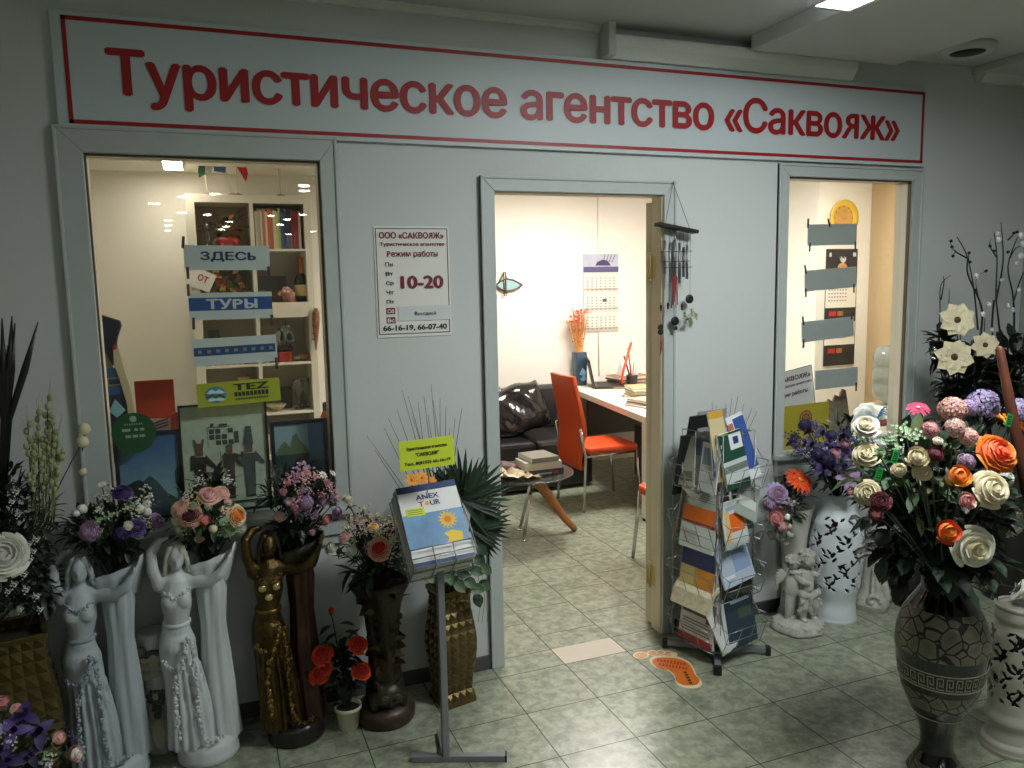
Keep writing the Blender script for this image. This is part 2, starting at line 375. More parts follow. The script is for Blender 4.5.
d = sroot('door_1')
casing('casing', d, DX0, DX1, 0, DZ, .0615, M_CASE)
jm = MB(); jm.bx(DX0, DX0+.004, 0, T, 0, DZ); jm.bx(DX1-.004, DX1, 0, T, 0, DZ); jm.bx(DX0, DX1, 0, T, DZ-.004, DZ)
jm.build('jamb', M_CREAM, d)
th = math.radians(24)    # the leaf stands folded back behind the wall
lf = MB(); lf.M = MX.Translation((DX1+.010, T+.016, 0)) @ rotz(th)
lf.bx(0, .78, 0, .04, .012, DZ-.02)
for z0, z1 in ((.2, .9), (1.05, 1.85)): lf.bx(.12, .66, -.006, 0, z0, z1)
lf.build('leaf', M_CREAM, d, bev=.003)
for z in (.265, 1.735):
    h = MB(); h.bx(DX1-.0055, DX1-.0042, T-.034, T, z-.05, z+.05)
    h.tube([(DX1-.010, T+.006, z-.055), (DX1-.010, T+.006, z+.055)], .0065, 10)
    h.ell((DX1-.010, T+.006, z+.06), .008, 8, 6); h.ell((DX1-.010, T+.006, z-.06), .008, 8, 6)
    h.bx(DX1-.024, DX1-.006, T+.010, T+.013, z-.045, z+.045)
    h.build('hinge', M_BRASS, d)
hd = MB(); hd.M = MX.Translation((DX1+.010, T+.016, 0)) @ rotz(th); hd.tube([(.72, -.0, 1.0), (.72, -.05, 1.0), (.62, -.05, 1.0)], .009, 10)
hd.build('handle', M_BRASS, d)

# ================================================================ LAMPS
def emis(name, col, s):
    m = bpy.data.materials.new(name); m.use_nodes = True; nt = m.node_tree; nt.nodes.remove(nt.nodes['Principled BSDF'])
    e = nt.nodes.new('ShaderNodeEmission'); e.inputs[0].default_value = lin(col); e.inputs[1].default_value = s
    nt.links.new(e.outputs[0], nt.nodes['Material Output'].inputs[0]); return m
E_HALL = emis('hall_lamp_glow', (232, 244, 255), HALL); E_HALL2 = emis('hall_panel_glow', (248, 252, 250), HALL2); E_FILL = emis('hall_fill_glow', (250, 250, 240), HALL_FILL)
E_SPOT = emis('spotlight_glow', (255, 250, 240), SPOT); E_OFF = emis('office_lamp_glow', (255, 247, 240), OFFICE); E_OFF2 = emis('office_side_lamp_glow', (255, 242, 224), OFFICE2)
def panel_light(x, y, z, sx, sy, m, label, group=None):
    t = thing('ceiling_light', label, 'ceiling light', (x, y, z), group)
    fr = MB(); q = .02
    for a in ((-sx/2-q, -sx/2, -sy/2-q, sy/2+q), (sx/2, sx/2+q, -sy/2-q, sy/2+q), (-sx/2, sx/2, -sy/2-q, -sy/2), (-sx/2, sx/2, sy/2, sy/2+q)): fr.bx(*a, -.022, 0)
    fr.build('frame', WHITE, t, local=True); MB().bx(-sx/2, sx/2, -sy/2, sy/2, -.018, -.004).build('diffuser', m, t, local=True)
    return t
p = fl(855, -8, 2.675); panel_light(p.x, p.y, 2.675, .16, .22, E_HALL, 'small bright ceiling lamp just above the long red and white sign')
panel_light(.42, -1.8, CZ, .6, .6, E_HALL2, 'square hall ceiling panel lamp facing the doorway', 'hall ceiling panels')
panel_light(-3.7, -4.4, CZ, .6, .6, E_FILL, 'square hall ceiling panel lamp, farther back down the hall', 'far hall ceiling panels')  # this panel and the next are unseen, added as dim fill light
panel_light(1.2, -6.4, CZ, .6, .6, E_FILL, 'square hall ceiling panel lamp, farther back down the hall', 'far hall ceiling panels')
q = 0
for u, v in ((154,203),(183,196),(182,212),(207,214),(215,193),(168,220),(168,225),(168,230),(229,221),(226,226),(222,229),(271,215),(280,224),(287,219),(289,234),(304,185),(304,190),(303,214),(313,231)):
    g = at(u, v, .053); r = g-CAM; r.y = -r.y; L = g+r*((CZ-.03-g.z)/r.z)
    t = thing('ceiling_spotlight', 'small round hall ceiling spotlight seen as a bright dot in the left window glass', 'spotlight', (L.x, L.y, CZ), 'hall spotlights mirrored in the glass')
    MB().lathe([(-.035, .06), (-.03, .075), (0, .08)], 16).build('housing', CHROME, t, local=True)
    MB().lathe([(-.05, .02), (-.045, .05), (-.034, .06)], 16).build('lamp', E_SPOT, t, local=True)
vn = thing('ceiling_vent', 'round dark ceiling vent near the right end of the sign', 'vent', tuple(fl(968, 46, 2.71)))
MB().lathe([(-.03, .075), (-.034, .10), (-.012, .115), (0, .115)], 28).build('ring', C(190, 192, 190), vn, local=True)
MB().lathe([(-.031, .02), (-.03, .074)], 24).build('grille', BLACK, vn, local=True)
panel_light(-1.675, 2.96, OZ, .12, .42, E_OFF2, 'square office ceiling lamp above the white bookcase')
panel_light(1.25, 2.1, OZ, .6, .6, E_OFF, 'square office ceiling lamp above the orange chair and white desk')
panel_light(2.6, 1.0, OZ, .42, .42, E_OFF, 'square office ceiling lamp behind the window with grey strips')
wd = bpy.data.worlds.new('world'); SC.world = wd; wd.use_nodes = True
wd.node_tree.nodes['Background'].inputs[0].default_value = (.6, .7, .75, 1); wd.node_tree.nodes['Background'].inputs[1].default_value = .02

# ================================================================ ON THE HALL SIDE OF THE WALL
def sheet_frame(c, tilt=0, ry=0, lean=0):
    """matrix for a flat thing built in x, z facing -y"""
    return MX.Translation(c) @ MX.Rotation(ry, 4, 'Z') @ MX.Rotation(lean, 4, 'X') @ MX.Rotation(tilt, 4, 'Y')
M_SIGN = mat('sign_panel', (200, 210, 214), .46, var=.02, vs=2); M_RED = mat('sign_red', (160, 26, 30), .45)
sg = thing('sign_board', 'long white shop sign with red border and red lettering above door and windows', 'sign', (-.01, 0, 2.41))
MB().bx(-1.965, 1.925, -.022, 0, 2.222, 2.604).build('panel', M_SIGN, sg, bev=.002)
b = MB(); x0, x1, z0, z1, t = -1.931, 1.906, 2.2386, 2.5866, .0135
for q in ((x0, x1, z1-t, z1), (x0, x1, z0, z0+t), (x0, x0+t, z0, z1), (x1-t, x1, z0, z1)): b.bx(q[0], q[1], -.0245, -.022, q[2], q[3])
b.build('border', M_RED, sg)
b = MB(); p0, p1 = at(108, 73, -.025), at(899, 131, -.025); zt, zb = at(127, 50, -.025).z, at(133, 95, -.025).z
text(b, 'Туристическое агентство «Саквояж»', p0.x, p1.x, zb, zt-zb, 0, .028, -.0245, sp=.96)
b.build('lettering', M_RED, sg)

n = thing('hours_sign', 'white opening hours notice with dark border beside the doorway', 'notice', (-.76, 0, 1.69))
X0, X1, Z0, Z1 = -.907, -.614, 1.482, 1.899
MB().bx(X0-.006, X1+.006, -.004, 0, Z0-.012, Z1+.008).build('sheet', PAPER, n)
b = MB(); t = .003
for q in ((X0, X1, Z1-t, Z1), (X0, X1, Z0, Z0+t), (X0, X0+t, Z0, Z1), (X1-t, X1, Z0, Z1)): b.bx(q[0], q[1], -.0052, -.004, q[2], q[3])
b.build('border', C(40, 40, 60), n)
MAR = C(120, 24, 44); DK = C(46, 44, 60)
def uz(f): return Z1-f*(Z1-Z0)
W_ = X1-X0
for s, x0, x1, z, cp, bo, rf in (('ООО «САКВОЯЖ»', .05, .94, .095, .024, .04, 'О'), ('Туристическое агентство', .06, .95, .165, .014, .03, 'Т'), ('Режим работы', .15, .85, .265, .021, .03, 'Р'), ('10-20', .33, .91, .565, .047, .05, '1')):
    b = MB(); text(b, s, X0+x0*W_, X0+x1*W_, uz(z), cp, 0, bo, -.0052, rf); b.build('lettering', MAR, n)['label'] = 'dark red lettering'
for i, s in enumerate(('Пн', 'Вт', 'Ср', 'Чт', 'Пт')): b = MB(); text(b, s, X0+.12*W_, X0+.22*W_, uz(.355+.088*i), .015, 0, .03, -.0052); b.build('lettering', DK, n)
b = MB(); text(b, '66-16-19, 66-07-40', X0+.06*W_, X0+.95*W_, uz(.965), .021, 0, .04, -.0052, '6')
b.build('lettering', DK, n)
for i, s in enumerate(('Сб', 'Вс')):
    b = MB(); zz = uz(.355+.088*(5+i)); b.bx(X0+.11*W_, X0+.23*W_, -.0056, -.004, zz-.005, zz+.02, 1)
    text(b, s, X0+.125*W_, X0+.215*W_, zz, .014, 0, .04, -.0058); b.build('day_box', [PAPER, MAR], n)
b = MB(); b.bx(X0+.27*W_, X1+.004, -.0068, -.0045, uz(.875), uz(.735)); b.build('paper_tab', C(212, 218, 218), n)
b = MB(); text(b, 'Выходной', X0+.5*W_, X0+.8*W_, uz(.825), .014, 0, .02, -.0070); b.build('lettering', DK, n)

# wind chime
yc = -.05
hk = at(673, 183, -.03); A_, B_ = at(657, 224, yc), at(696, 232, yc)
t = thing('wind_chime', 'metal wind chime hanging from a dark bar at the doorway corner', 'wind chime', tuple(hk))
ax = (B_-A_); al = ax.length
b = MB(); mid = (A_+B_)/2; ang = -math.atan2(ax.z, ax.x)
b.box(mid, (al, .05, .016), 0, MX.Rotation(ang, 3, 'Y')); b.build('bar', C(30, 28, 30, .5), t, bev=.003)
b = MB(); b.tube([A_.lerp(B_, .2), hk], .0012, 5); b.tube([hk, A_.lerp(B_, .86)], .0012, 5); b.tube([(hk.x, 0, hk.z), (hk.x, -.034, hk.z), (hk.x, -.036, hk.z+.006)], .002, 6); b.build('hanger', C(40, 40, 42), t)
st = MB()
for i, (u, v0, v1) in enumerate(((664.5, 241, 274), (670, 243, 282), (674.5, 240, 276), (679.5, 243, 283), (683.5, 247, 277), (687, 245, 279))):
    yy = yc+(-.012 if i % 2 else .014); a, e = at(u, v0, yy), at(u, v1, yy)
    c = MB(); c.tube([e, a], .0062, 10); c.tube([a, a+V((0, 0, -.001))], .0045, 10, 1); c.build('tube', STEEL, t)
    st.tube([a, (a.x, yy, A_.lerp(B_, max(0, min(1, (a.x-A_.x)/(B_.x-A_.x)))).z)], .0007, 4)
for u, v1 in ((661, 262), (690, 296), (676, 314), (669, 300)):
    a = at(u, v1, yc); st.tube([a, (a.x, yc, A_.lerp(B_, max(0, min(1, (a.x-A_.x)/(B_.x-A_.x)))).z)], .0007, 4)
st.build('string', C(60, 60, 62), t)
bars = MB()
for z, x0, x1 in ((252, 660, 692), (262, 662, 690), (268, 664, 692)):
    a, e = at(x0, z, yc), at(x1, z-1, yc); bars.tube([a, e], .0016, 6)
bars.build('clapper_rod', BLACK, t)
for u, v, r in ((675, 321, 4.5), (689.5, 299, 4.5), (660.5, 327, 3), (660.5, 332, 3), (675.5, 328, 2.3)):
    p = at(u, v, yc); k = mpp(p)*r; c = MB(); c.M = MX.Translation(p) @ MX.Rotation(PI/2, 4, 'X')
    c.lathe([(-.002, k*.35), (-.002, k), (.002, k), (.002, k*.35)], 18); c.build('coin', C(48, 50, 46, .45, .5), t)
for u, v in ((661, 307), (668, 305), (682, 306)):
    p = at(u, v, yc); c = MB(); c.ell(p, (.006, .006, .012), 8, 6); c.ell(p+V((0, 0, -.014)), .005, 8, 6); c.build('bead', C(50, 38, 40), t)
c = MB()
for i in range(5):
    a = at(672.5+i*1.1, 276, yc); e = at(671.5+i*1.5, 308-3*(i % 3), yc); c.tube([a, (a.x, yc-.004, (a.z+e.z)/2), e], .0022, 5)
c.build('tassel', C(150, 24, 34, .7), t)
c = MB(); c.tube([at(661, 302, yc), at(661, 345, yc)], .0015, 5)
for i in range(4): c.tube([at(661, 334, yc), at(660+i*.8, 356-i*2, yc)], .0013, 5)
c.build('tassel', C(150, 24, 34, .7), t)
c = MB(); p = at(690, 317, yc); k = mpp(p)*8.5
for i in range(26):
    a = RN.random()*2*PI; r = k*RN.random()**.5; c.ell(p+V((r*math.cos(a), RN.uniform(-.004, .004), r*math.sin(a)*.9)), (k*.2, .003, k*.16), 7, 5, i % 2)
c.tube([p+V((0, 0, -k*1.2)), p+V((0, 0, k))], .002, 5, 0); c.build('tree_charm', [C(186, 188, 160, .4, .2), C(120, 132, 96)], t)

# orange footprint sticker on the tiles
ft = thing('footprint_sticker', 'orange footprint sticker with pale outline on the tiled floor', 'sticker', tuple(fl(670, 665)))
def flpoly(pts, z, mi, mb):
    q = [fl(u, v) for u, v in pts]; n = len(q); vs = [(p.x, p.y, z) for p in q]+[(p.x, p.y, 0.0002) for p in q]
    f = tuple(range(n)); area = sum(q[i].x*q[(i+1)%n].y-q[(i+1)%n].x*q[i].y for i in range(n))
    mb.add(vs, [f if area > 0 else tuple(reversed(f))]+[(i, n+i, n+(i+1)%n, (i+1)%n) for i in range(n)], mi)
def smooth(pts, k=4):
    out = []; n = len(pts)
    for i in range(n):
        p0, p1, p2, p3 = (V(pts[(i+j-1) % n]+(0,)) if len(pts[0]) == 2 else V(pts[(i+j-1) % n]) for j in range(4))
        for j in range(k):
            s = j/k; q = .5*((2*p1)+(p2-p0)*s+(2*p0-5*p1+4*p2-p3)*s*s+(3*p1-p0-3*p2+p3)*s**3); out.append((q.x, q.y))
    return out
sole = [(649.5, 661), (653, 656.5), (664, 655.5), (678, 657), (689, 662), (694, 669), (697, 676), (701.5, 681), (701, 686), (695, 688.5), (684, 688), (676.5, 684), (674, 676), (667, 670), (656, 668)]
cx, cy = 677, 670
m = MB(); flpoly(smooth(sole), .0012, 0, m)
for u, v, a, e in ((641, 655.5, 8, 3.6), (652.5, 653, 5.5, 2.8), (660.5, 652.5, 4.5, 2.4), (668, 653, 4, 2.2), (674, 654.5, 3.6, 2)):
    flpoly([(u+a*math.cos(2*PI*i/16), v+e*math.sin(2*PI*i/16)) for i in range(16)], .0012, 0, m)
m.build('outline', C(226, 200, 168, .5), ft)
m = MB(); flpoly(smooth([(cx+(u-cx)*.9, cy+(v-cy)*.84) for u, v in sole]), .002, 0, m); m.build('sole', C(204, 110, 36, .45, var=.1, vs=20), ft)
for u, v, a, e in ((641, 655.5, 6.3, 2.6), (652.5, 653, 4.2, 1.9), (660.5, 652.5, 3.3, 1.6), (668, 653, 2.8, 1.4)):
    m = MB(); flpoly([(u+a*math.cos(2*PI*i/16), v+e*math.sin(2*PI*i/16)) for i in range(16)], .002, 0, m); m.build('toe', C(206, 150, 96, .5), ft)
m = MB()      # worn lettering, read only as short strokes
for i in range(9):
    u = 657+i*3.3; flpoly([(u, 659+i*.5), (u+2.2, 659.2+i*.5), (u+2.2, 662+i*.5), (u, 661.8+i*.5)], .0026, 0, m)
    flpoly([(u+2, 663.5+i*.5), (u+4, 663.7+i*.5), (u+4, 666+i*.5), (u+2, 665.8+i*.5)], .0026, 0, m)
m.build('lettering', C(176, 44, 26), ft)
m = MB()
for i in range(5):
    u, v = 683.5+i*1.3, 672+i*2.6; flpoly([(u, v), (u+3.4, v), (u+3.6, v+1.8), (u+.2, v+1.8)], .0026, 0, m)
m.build('lettering', C(86, 44, 26), ft)

# ================================================================ FLOWERS
LEAF1 = mat('leaf_dark_green', (38, 62, 40), .5, var=.3, vs=30); LEAF2 = mat('leaf_mid_green', (64, 92, 58), .5, var=.3, vs=30)
LEAF3 = mat('leaf_olive', (98, 110, 72), .55, var=.3, vs=30); LEAF4 = mat('leaf_blackish', (26, 34, 30), .5, var=.3, vs=30); STEM = mat('stem_green', (44, 58, 38), .6)
LEAFS = [LEAF1, LEAF2, LEAF3, LEAF4, STEM]
PET = {k: mat('petal_'+k, c, .6, var=.12, vs=25) for k, c in dict(
    white=(226, 226, 214), cream=(224, 212, 180), ivory=(214, 204, 170), orange=(232, 130, 44), amber=(238, 168, 60), coral=(232, 104, 62), red=(190, 36, 40), vermilion=(236, 84, 34),
    pink=(222, 164, 164), peach=(226, 178, 158), blush=(216, 186, 170), lilac=(176, 150, 190), mauve=(150, 116, 140), purple=(98, 76, 140), violet=(56, 40, 100), navy=(38, 34, 70),
    magenta=(186, 58, 100), burgundy=(92, 26, 40), yellow=(226, 196, 70), green=(130, 166, 120), palegreen=(186, 200, 168), rosy=(200, 130, 134), lavender=(168, 160, 200), grey=(196, 196, 190)).items()}
PET['heart'] = mat('flower_heart', (78, 52, 40), .8); PET['gold'] = mat('flower_gold_heart', (210, 160, 60), .8)
_fm = {}
def fmesh(kind, a, b):
    key = (kind, a, b)
    if key in _fm: return _fm[key]
    rn = random.Random(sum(map(ord, kind+a+b))); m = MB()
    if kind in ('rose', 'peony', 'bud', 'tulip'):
        # petals set on a spiral over a domed heart: (number, rim radius from .. to, height from .. to, half span from .. to, curl)
        n, r0, r1, h0, h1, s0, s1, cu, pw = {'rose': (24, .09, .86, .62, .06, 1.15, .60, .14, 1.9), 'peony': (40, .10, .90, .56, .02, .9, .46, .10, 2.2), 'bud': (12, .08, .46, 1.0, .72, 1.3, .85, .12, 1.4), 'tulip': (8, .16, .48, 1.3, 1.1, 1.3, .8, .08, 1.4)}[kind]
        rim = lambda t: (r0+(r1-r0)*t**.72, h1+(h0-h1)*(1-t**pw)); deep = .30 if h0 < .8 else .6
        m.lathe([(rim(1-i/7)[1]-.13*(1 if i < 7 else .6), rim(1-i/7)[0]*.93) for i in range(8)], 14, (0, 0, 0), 1)
        for i in range(n):
            t = i/(n-1); R_, Z_ = rim(t); phi0 = i*2.39996+rn.uniform(-.15, .15); hs = s0+(s1-s0)*t; zb = Z_-deep if t < .75 else -.12; rb = R_*(.80 if t < .75 else .5); sk = .16*(1-.5*t); vs = []
            for j in range(6):
                w = j/5
                for k in range(7):
                    u = k/3-1; r = (rb+(R_-rb)*math.sin(w*PI/2))*(1+sk*u*.6); z = zb+(Z_-zb)*w-(.10+.06*t)*u*u*w+(.02*math.sin(4*u+i) if kind == 'peony' else .008*math.sin(3*u+i))*w
                    if w > .55: q = (w-.55)/.45; r += cu*(.25+.75*t)*q; z -= cu*t*.9*q*q-.02*(1-t)
                    phi = phi0+u*hs*(.6+.4*w**.4)*(1 if w < .95 else .9); vs.append((r*math.cos(phi), r*math.sin(phi), z))
            m.add(vs, [(q*7+k, q*7+k+1, q*7+k+8, q*7+k+7) for q in range(5) for k in range(6)], 0 if t > .3 else 1, True)
        m.ell((0, 0, -.12), (.34, .34, .16), 8, 5, 2)
        for i in range(5): m.leaf((0, 0, -.2), (math.cos(i*1.257), math.sin(i*1.257), .1), .7, .22, .3, 2)
    elif kind in ('daisy', 'gerbera', 'anemone'):
        lay = {'daisy': ((9, 1.0, .46, .12),), 'gerbera': ((20, 1.0, .24, .06), (18, .82, .22, .16), (14, .6, .2, .24)), 'anemone': ((8, 1.0, .8, .16), (7, .7, .6, .3))}[kind]
        for n, L, W, up in lay:
            for i in range(n):
                q = 2*PI*i/n+L*5+rn.uniform(-.08, .08); m.leaf((.1*math.cos(q), .1*math.sin(q), 0), (math.cos(q), math.sin(q), up+rn.uniform(-.05, .05)), L*rn.uniform(.9, 1), W, .18, 0)
        m.ell((0, 0, .07), (.2, .2, .11), 10, 6, 1); m.ell((0, 0, -.06), (.14, .14, .1), 8, 5, 2)
    elif kind == 'hydrangea':
        for i in range(70):
            z = 1-1.45*i/69; r = math.sqrt(max(0, 1-z*z)); q = i*2.39996; p = V((r*math.cos(q), r*math.sin(q), z))*rn.uniform(.78, .95)
            nx = p.orthogonal().normalized(); ny = p.normalized().cross(nx); s = .24
            for k in range(4):
                g = k*PI/2+i; d1 = nx*math.cos(g)+ny*math.sin(g); d2 = nx*math.cos(g+PI/2)+ny*math.sin(g+PI/2); up = p.normalized()
                m.add([p, p+(d1*1.15+d2*.35)*s*.8+up*.06, p+(d1+d2)*s+up*.03, p+(d2*1.15+d1*.35)*s*.8+up*.06], [(0, 1, 2, 3)], 0 if i % 3 else 1, True)
            m.ell(p+p.normalized()*.04, .035, 5, 4, 1)
        m.ell((0, 0, 0), (.7, .7, .6), 10, 7, 2)
    elif kind == 'spray':       # small florets on a loose head
        for i in range(30):
            p = V((rn.gauss(0, .45), rn.gauss(0, .45), rn.gauss(.1, .35))); c = rn.random()
            for k in range(5):
                q = k*1.257+i; m.leaf(p, (math.cos(q), math.sin(q), .5), .2, .13, .2, 0 if c < .6 else 1, k=2)
            m.tube([(p.x*.3, p.y*.3, -.9), p], .012, 3, 2)
    elif kind == 'berries':
        for i in range(14):
            p = V((rn.gauss(0, .45), rn.gauss(0, .45), rn.gauss(.1, .3))); m.ell(p, rn.uniform(.13, .2), 8, 6, 0 if i % 4 else 1); m.tube([(p.x*.3, p.y*.3, -.9), p], .015, 3, 2)
    elif kind == 'ball': m.ell((0, 0, 0), 1, 14, 10, 0); m.tube([(0, 0, -.8), (0, 0, -1.6)], .12, 5, 2)
    elif kind == 'iris':
        for i in range(3):
            q = i*2.094; m.leaf((0, 0, 0), (math.cos(q), math.sin(q), .5), 1.15, .75, .6, 0); q += 1.05; m.leaf((0, 0, 0), (.5*math.cos(q), .5*math.sin(q), 1), .9, .5, -.2, 1); m.leaf((0, 0, .02), (math.cos(q), math.sin(q), .2), .5, .2, .3, 1)
        m.tube([(0, 0, -.5), (0, 0, .1)], .08, 6, 2)
    me = bpy.data.meshes.new(kind); me.from_pydata(m.v, [], m.f)
    for q in (PET[a], PET[b], STEM): me.materials.append(q)
    me.polygons.foreach_set('material_index', m.mi); me.polygons.foreach_set('use_smooth', m.sm); me.update(); _fm[key] = me
    return me
NAMES = {'bud': 'rosebud', 'spray': 'flower_spray', 'berries': 'berry_sprig', 'ball': 'pompom_flower', 'hydrangea': 'hydrangea_head'}
def bloom(root, kind, p, d, size, a, b=None, spin=0):
    o = bpy.data.objects.new(NAMES.get(kind, kind), fmesh(kind, a, b or a)); COL.objects.link(o); o.parent = root; o.matrix_parent_inverse = root.matrix_basis.inverted()
    q = V((0, 0, 1)).rotation_difference(V(d).normalized()); o.matrix_basis = MX.Translation(p) @ q.to_matrix().to_4x4() @ rotz(spin) @ MX.Scale(size, 4)
    return o
def foliage(root, c, r, n, L, W, mis, base, up=.15, seed=1, name='foliage', low=-.35, stems=10):
    rn = random.Random(seed); m = MB(); c = V(c)
    for i in range(n):
        while True:
            d = V((rn.uniform(-1, 1), rn.uniform(-1, 1), rn.uniform(low, 1)))
            if .1 < d.length < 1: break
        d = d.normalized()*rn.uniform(.45, .95); p = c+V((d.x*r[0], d.y*r[1], d.z*r[2])); dd = (d.normalized()+V((rn.uniform(-.5, .5), rn.uniform(-.5, .5), rn.uniform(-.4, .5)+up))).normalized()
        m.leaf(p-dd*L*.4, dd, L*rn.uniform(.6, 1.2), W*rn.uniform(.7, 1.2), rn.uniform(.1, .5), rn.choice(mis), k=3)
    for i in range(stems):
        d = V((rn.uniform(-.8, .8)*r[0], rn.uniform(-.8, .8)*r[1], rn.uniform(.2, .7)*r[2])); q = c+d
        m.tube([V(base), V(base).lerp(q, .5)+V((0, 0, .02)), q], .0022, 4, 4)
    return m.build(name, LEAFS, root)
def bouquet(name, label, base, c, r, blooms, leaves, cat='bouquet', group=None, seed=1, front=.9):
    """blooms: (u, v, radius in pixels, kind, petal, heart[, depth offset]) on the near side of the ellipsoid c, r"""
    root = thing(name, label, cat, tuple(base), group); c = V(c); rn = random.Random(seed*3+1); st = MB()
    for bl in blooms:
        u, v, px, kind, a, b = bl[:6]; p = at(u, v, c.y); dx, dz = (p.x-c.x)/r[0], (p.z-c.z)/r[2]
        y = c.y-r[1]*front*math.sqrt(max(0, 1-min(1, dx*dx+dz*dz)))+(bl[6] if len(bl) > 6 else 0); p = at(u, v, y); s = mpp(p)*px
        d = V(((p.x-c.x)/r[0]**1.5, (p.y-c.y)/r[1]**1.5, (p.z-c.z)/r[2]**1.5)).normalized()+V((-.15, -.55, .35))
        size = s/{'rose': .98, 'peony': 1.05, 'bud': .62, 'tulip': .6, 'daisy': 1.0, 'gerbera': 1.02, 'anemone': 1.05, 'hydrangea': 1.0, 'spray': .95, 'berries': .85, 'ball': 1.0, 'iris': 1.05}[kind]
        bloom(root, kind, p, d, size, a, b, rn.uniform(0, 6))
        q = V(base)+V((0, 0, .02)); m = q.lerp(p, .55)+V((0, .01, .02)); st.tube([q, m, p-V(d).normalized()*size*.3], .0022, 5)
    st.build('stems', STEM, root)
    for i, lv in enumerate(leaves): foliage(root, c if lv.get('c') is None else lv['c'], lv.get('r', r), lv['n'], lv['L'], lv['W'], lv['m'], V(base), lv.get('up', .15), seed*10+i, low=lv.get('low', -.35), name=lv.get('name', 'foliage'))
    return root

# ================================================================ STATUES
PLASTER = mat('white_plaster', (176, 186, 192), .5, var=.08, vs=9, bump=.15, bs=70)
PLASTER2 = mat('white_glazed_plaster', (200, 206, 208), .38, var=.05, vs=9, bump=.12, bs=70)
BRONZE = mat('bronze_gold', (88, 70, 38), .3, .75, var=.5, vs=22, bump=.5, bs=70); MAROON = mat('bronze_maroon', (76, 48, 40), .35, .45, var=.4, vs=14, bump=.3, bs=60)
GOLDLEAF = mat('gold_leaf', (150, 120, 60), .28, .9, var=.35, vs=40); DARKBR = mat('dark_bronze', (58, 50, 38), .4, .55, var=.4, vs=18, bump=.5, bs=50)
BLKBASE = mat('black_lacquer', (34, 32, 30), .28)
def lady(name, label, x, y, H, mb_, md, mbowl, mgar, mbase, mhair, group=None, rz=0.0, gem=False, seed=3):
    k = H/.72; t = thing(name, label, 'statue', (x, y, 0), group, rz); t.scale = (.85, .92, 1); rn = random.Random(seed)
    L = lambda p: V(p)*k
    # body, face and gown in one surface
    m = MB()
    m.lathe([(0.045*k, .072*k), (.08*k, .07*k), (.14*k, .064*k), (.2*k, .060*k), (.27*k, .058*k), (.33*k, .06*k), (.37*k, .055*k), (.41*k, .043*k), (.43*k, .040*k)], 40, (-.038*k, 0, 0), wave=lambda z, a: 1+.045*math.cos(a*9+z*14)*(1 if z < .33*k else 0))
    m.v = [(p[0]-.028*k*min(1, max(0, (p[2]/k-.05)/.3)), p[1]*.82, p[2]) for p in m.v]
    m.ell(L((-.064, -.004, .355)), (.060*k, .050*k, .05*k), 16, 10)                    # hips
    m.chain([L((-.062, 0, .40)), L((-.06, -.002, .43)), L((-.057, -.004, .48)), L((-.055, 0, .525))], [.042*k, .038*k, .050*k, .046*k], 16)
    m.ell(L((-.078, -.036, .495)), .025*k, 12, 8); m.ell(L((-.034, -.036, .495)), .025*k, 12, 8)
    m.chain([L((-.104, .0, .538)), L((-.055, .005, .548)), L((-.006, 0, .536))], [.026*k, .03*k, .026*k], 12)   # shoulders
    m.chain([L((-.053, .002, .55)), L((-.05, -.002, .585))], [.019*k, .017*k], 12)                # neck
    m.ell(L((-.048, -.008, .612)), (.0265*k, .031*k, .036*k), 18, 14)                   # head
    m.ell(L((-.048, -.022, .598)), (.019*k, .018*k, .02*k), 12, 8)                      # jaw
    m.cap2(L((-.048, -.036, .617)), L((-.048, -.043, .606)), .004*k, .0055*k, 8)        # nose
    m.ell(L((-.048, -.036, .594)), (.008*k, .006*k, .003*k), 8, 6); m.ell(L((-.048, -.035, .590)), (.007*k, .006*k, .003*k), 8, 6)
    for sx in (-1, 1): m.ell(L((-.048+sx*.011, -.033, .619)), (.006*k, .005*k, .003*k), 8, 6); m.ell(L((-.048+sx*.026, -.006, .61)), (.004*k, .007*k, .01*k), 8, 6)
    m.chain([L((-.104, 0, .54)), L((-.122, -.004, .58)), L((-.124, .004, .63))], [.023*k, .019*k, .017*k], 12)   # raised arm
    m.chain([L((-.124, .004, .63)), L((-.10, .018, .655)), L((-.075, .02, .66))], [.0165*k, .014*k, .010*k], 12)
    m.chain([L((-.006, 0, .538)), L((.045, -.03, .533)), L((.085, -.045, .556)), L((.118, -.044, .60))], [.023*k, .0185*k, .016*k, .010*k], 12)   # arm along the shell
    for i in range(4): m.chain([L((.116+i*.003, -.045+i*.006, .60)), L((.128+i*.003, -.04+i*.008, .622-.002*abs(i-1.5))), L((.134+i*.002, -.03+i*.009, .636))], [.0055*k, .005*k, .004*k], 8)
    m.chain([L((.112, -.05, .598)), L((.113, -.056, .615))], [.005*k, .004*k], 8)
    for i in range(7):   # gown folds
        a = -2.6+i*.38; px = .078*math.cos(a)-.04; py = .066*math.sin(a); m.chain([L((px, py, .06)), L((px*.9-.008, py*.9, .18)), L((px*.72-.024, py*.8, .30))], [.010*k, .008*k, .005*k], 8)
    sculpt(m, 'figure', mb_, t, .0052*k, 2).matrix_parent_inverse = MX.Identity(4)
    lk = lambda b, nm, mt, **q: b.build(nm, mt, t, local=True, **q)
    # falling drapery from the shell
    m = MB(); prof = [(.045, .052, .05), (.10, .052, .045), (.2, .052, .038), (.3, .045, .033), (.4, .038, .030), (.46, .043, .032), (.50, .047, .035), (.535, .038, .03)]
    vs = []; n = 44
    for z, rx, ry in prof:
        for j in range(n):
            a = 2*PI*j/n; w = 1+.10*math.cos(a*7+z*6)+.05*math.cos(a*13-z*9); vs.append(L((.066-.012*math.sin((z-.05)*5)+rx*w*math.cos(a), .012+ry*w*math.sin(a), z)))
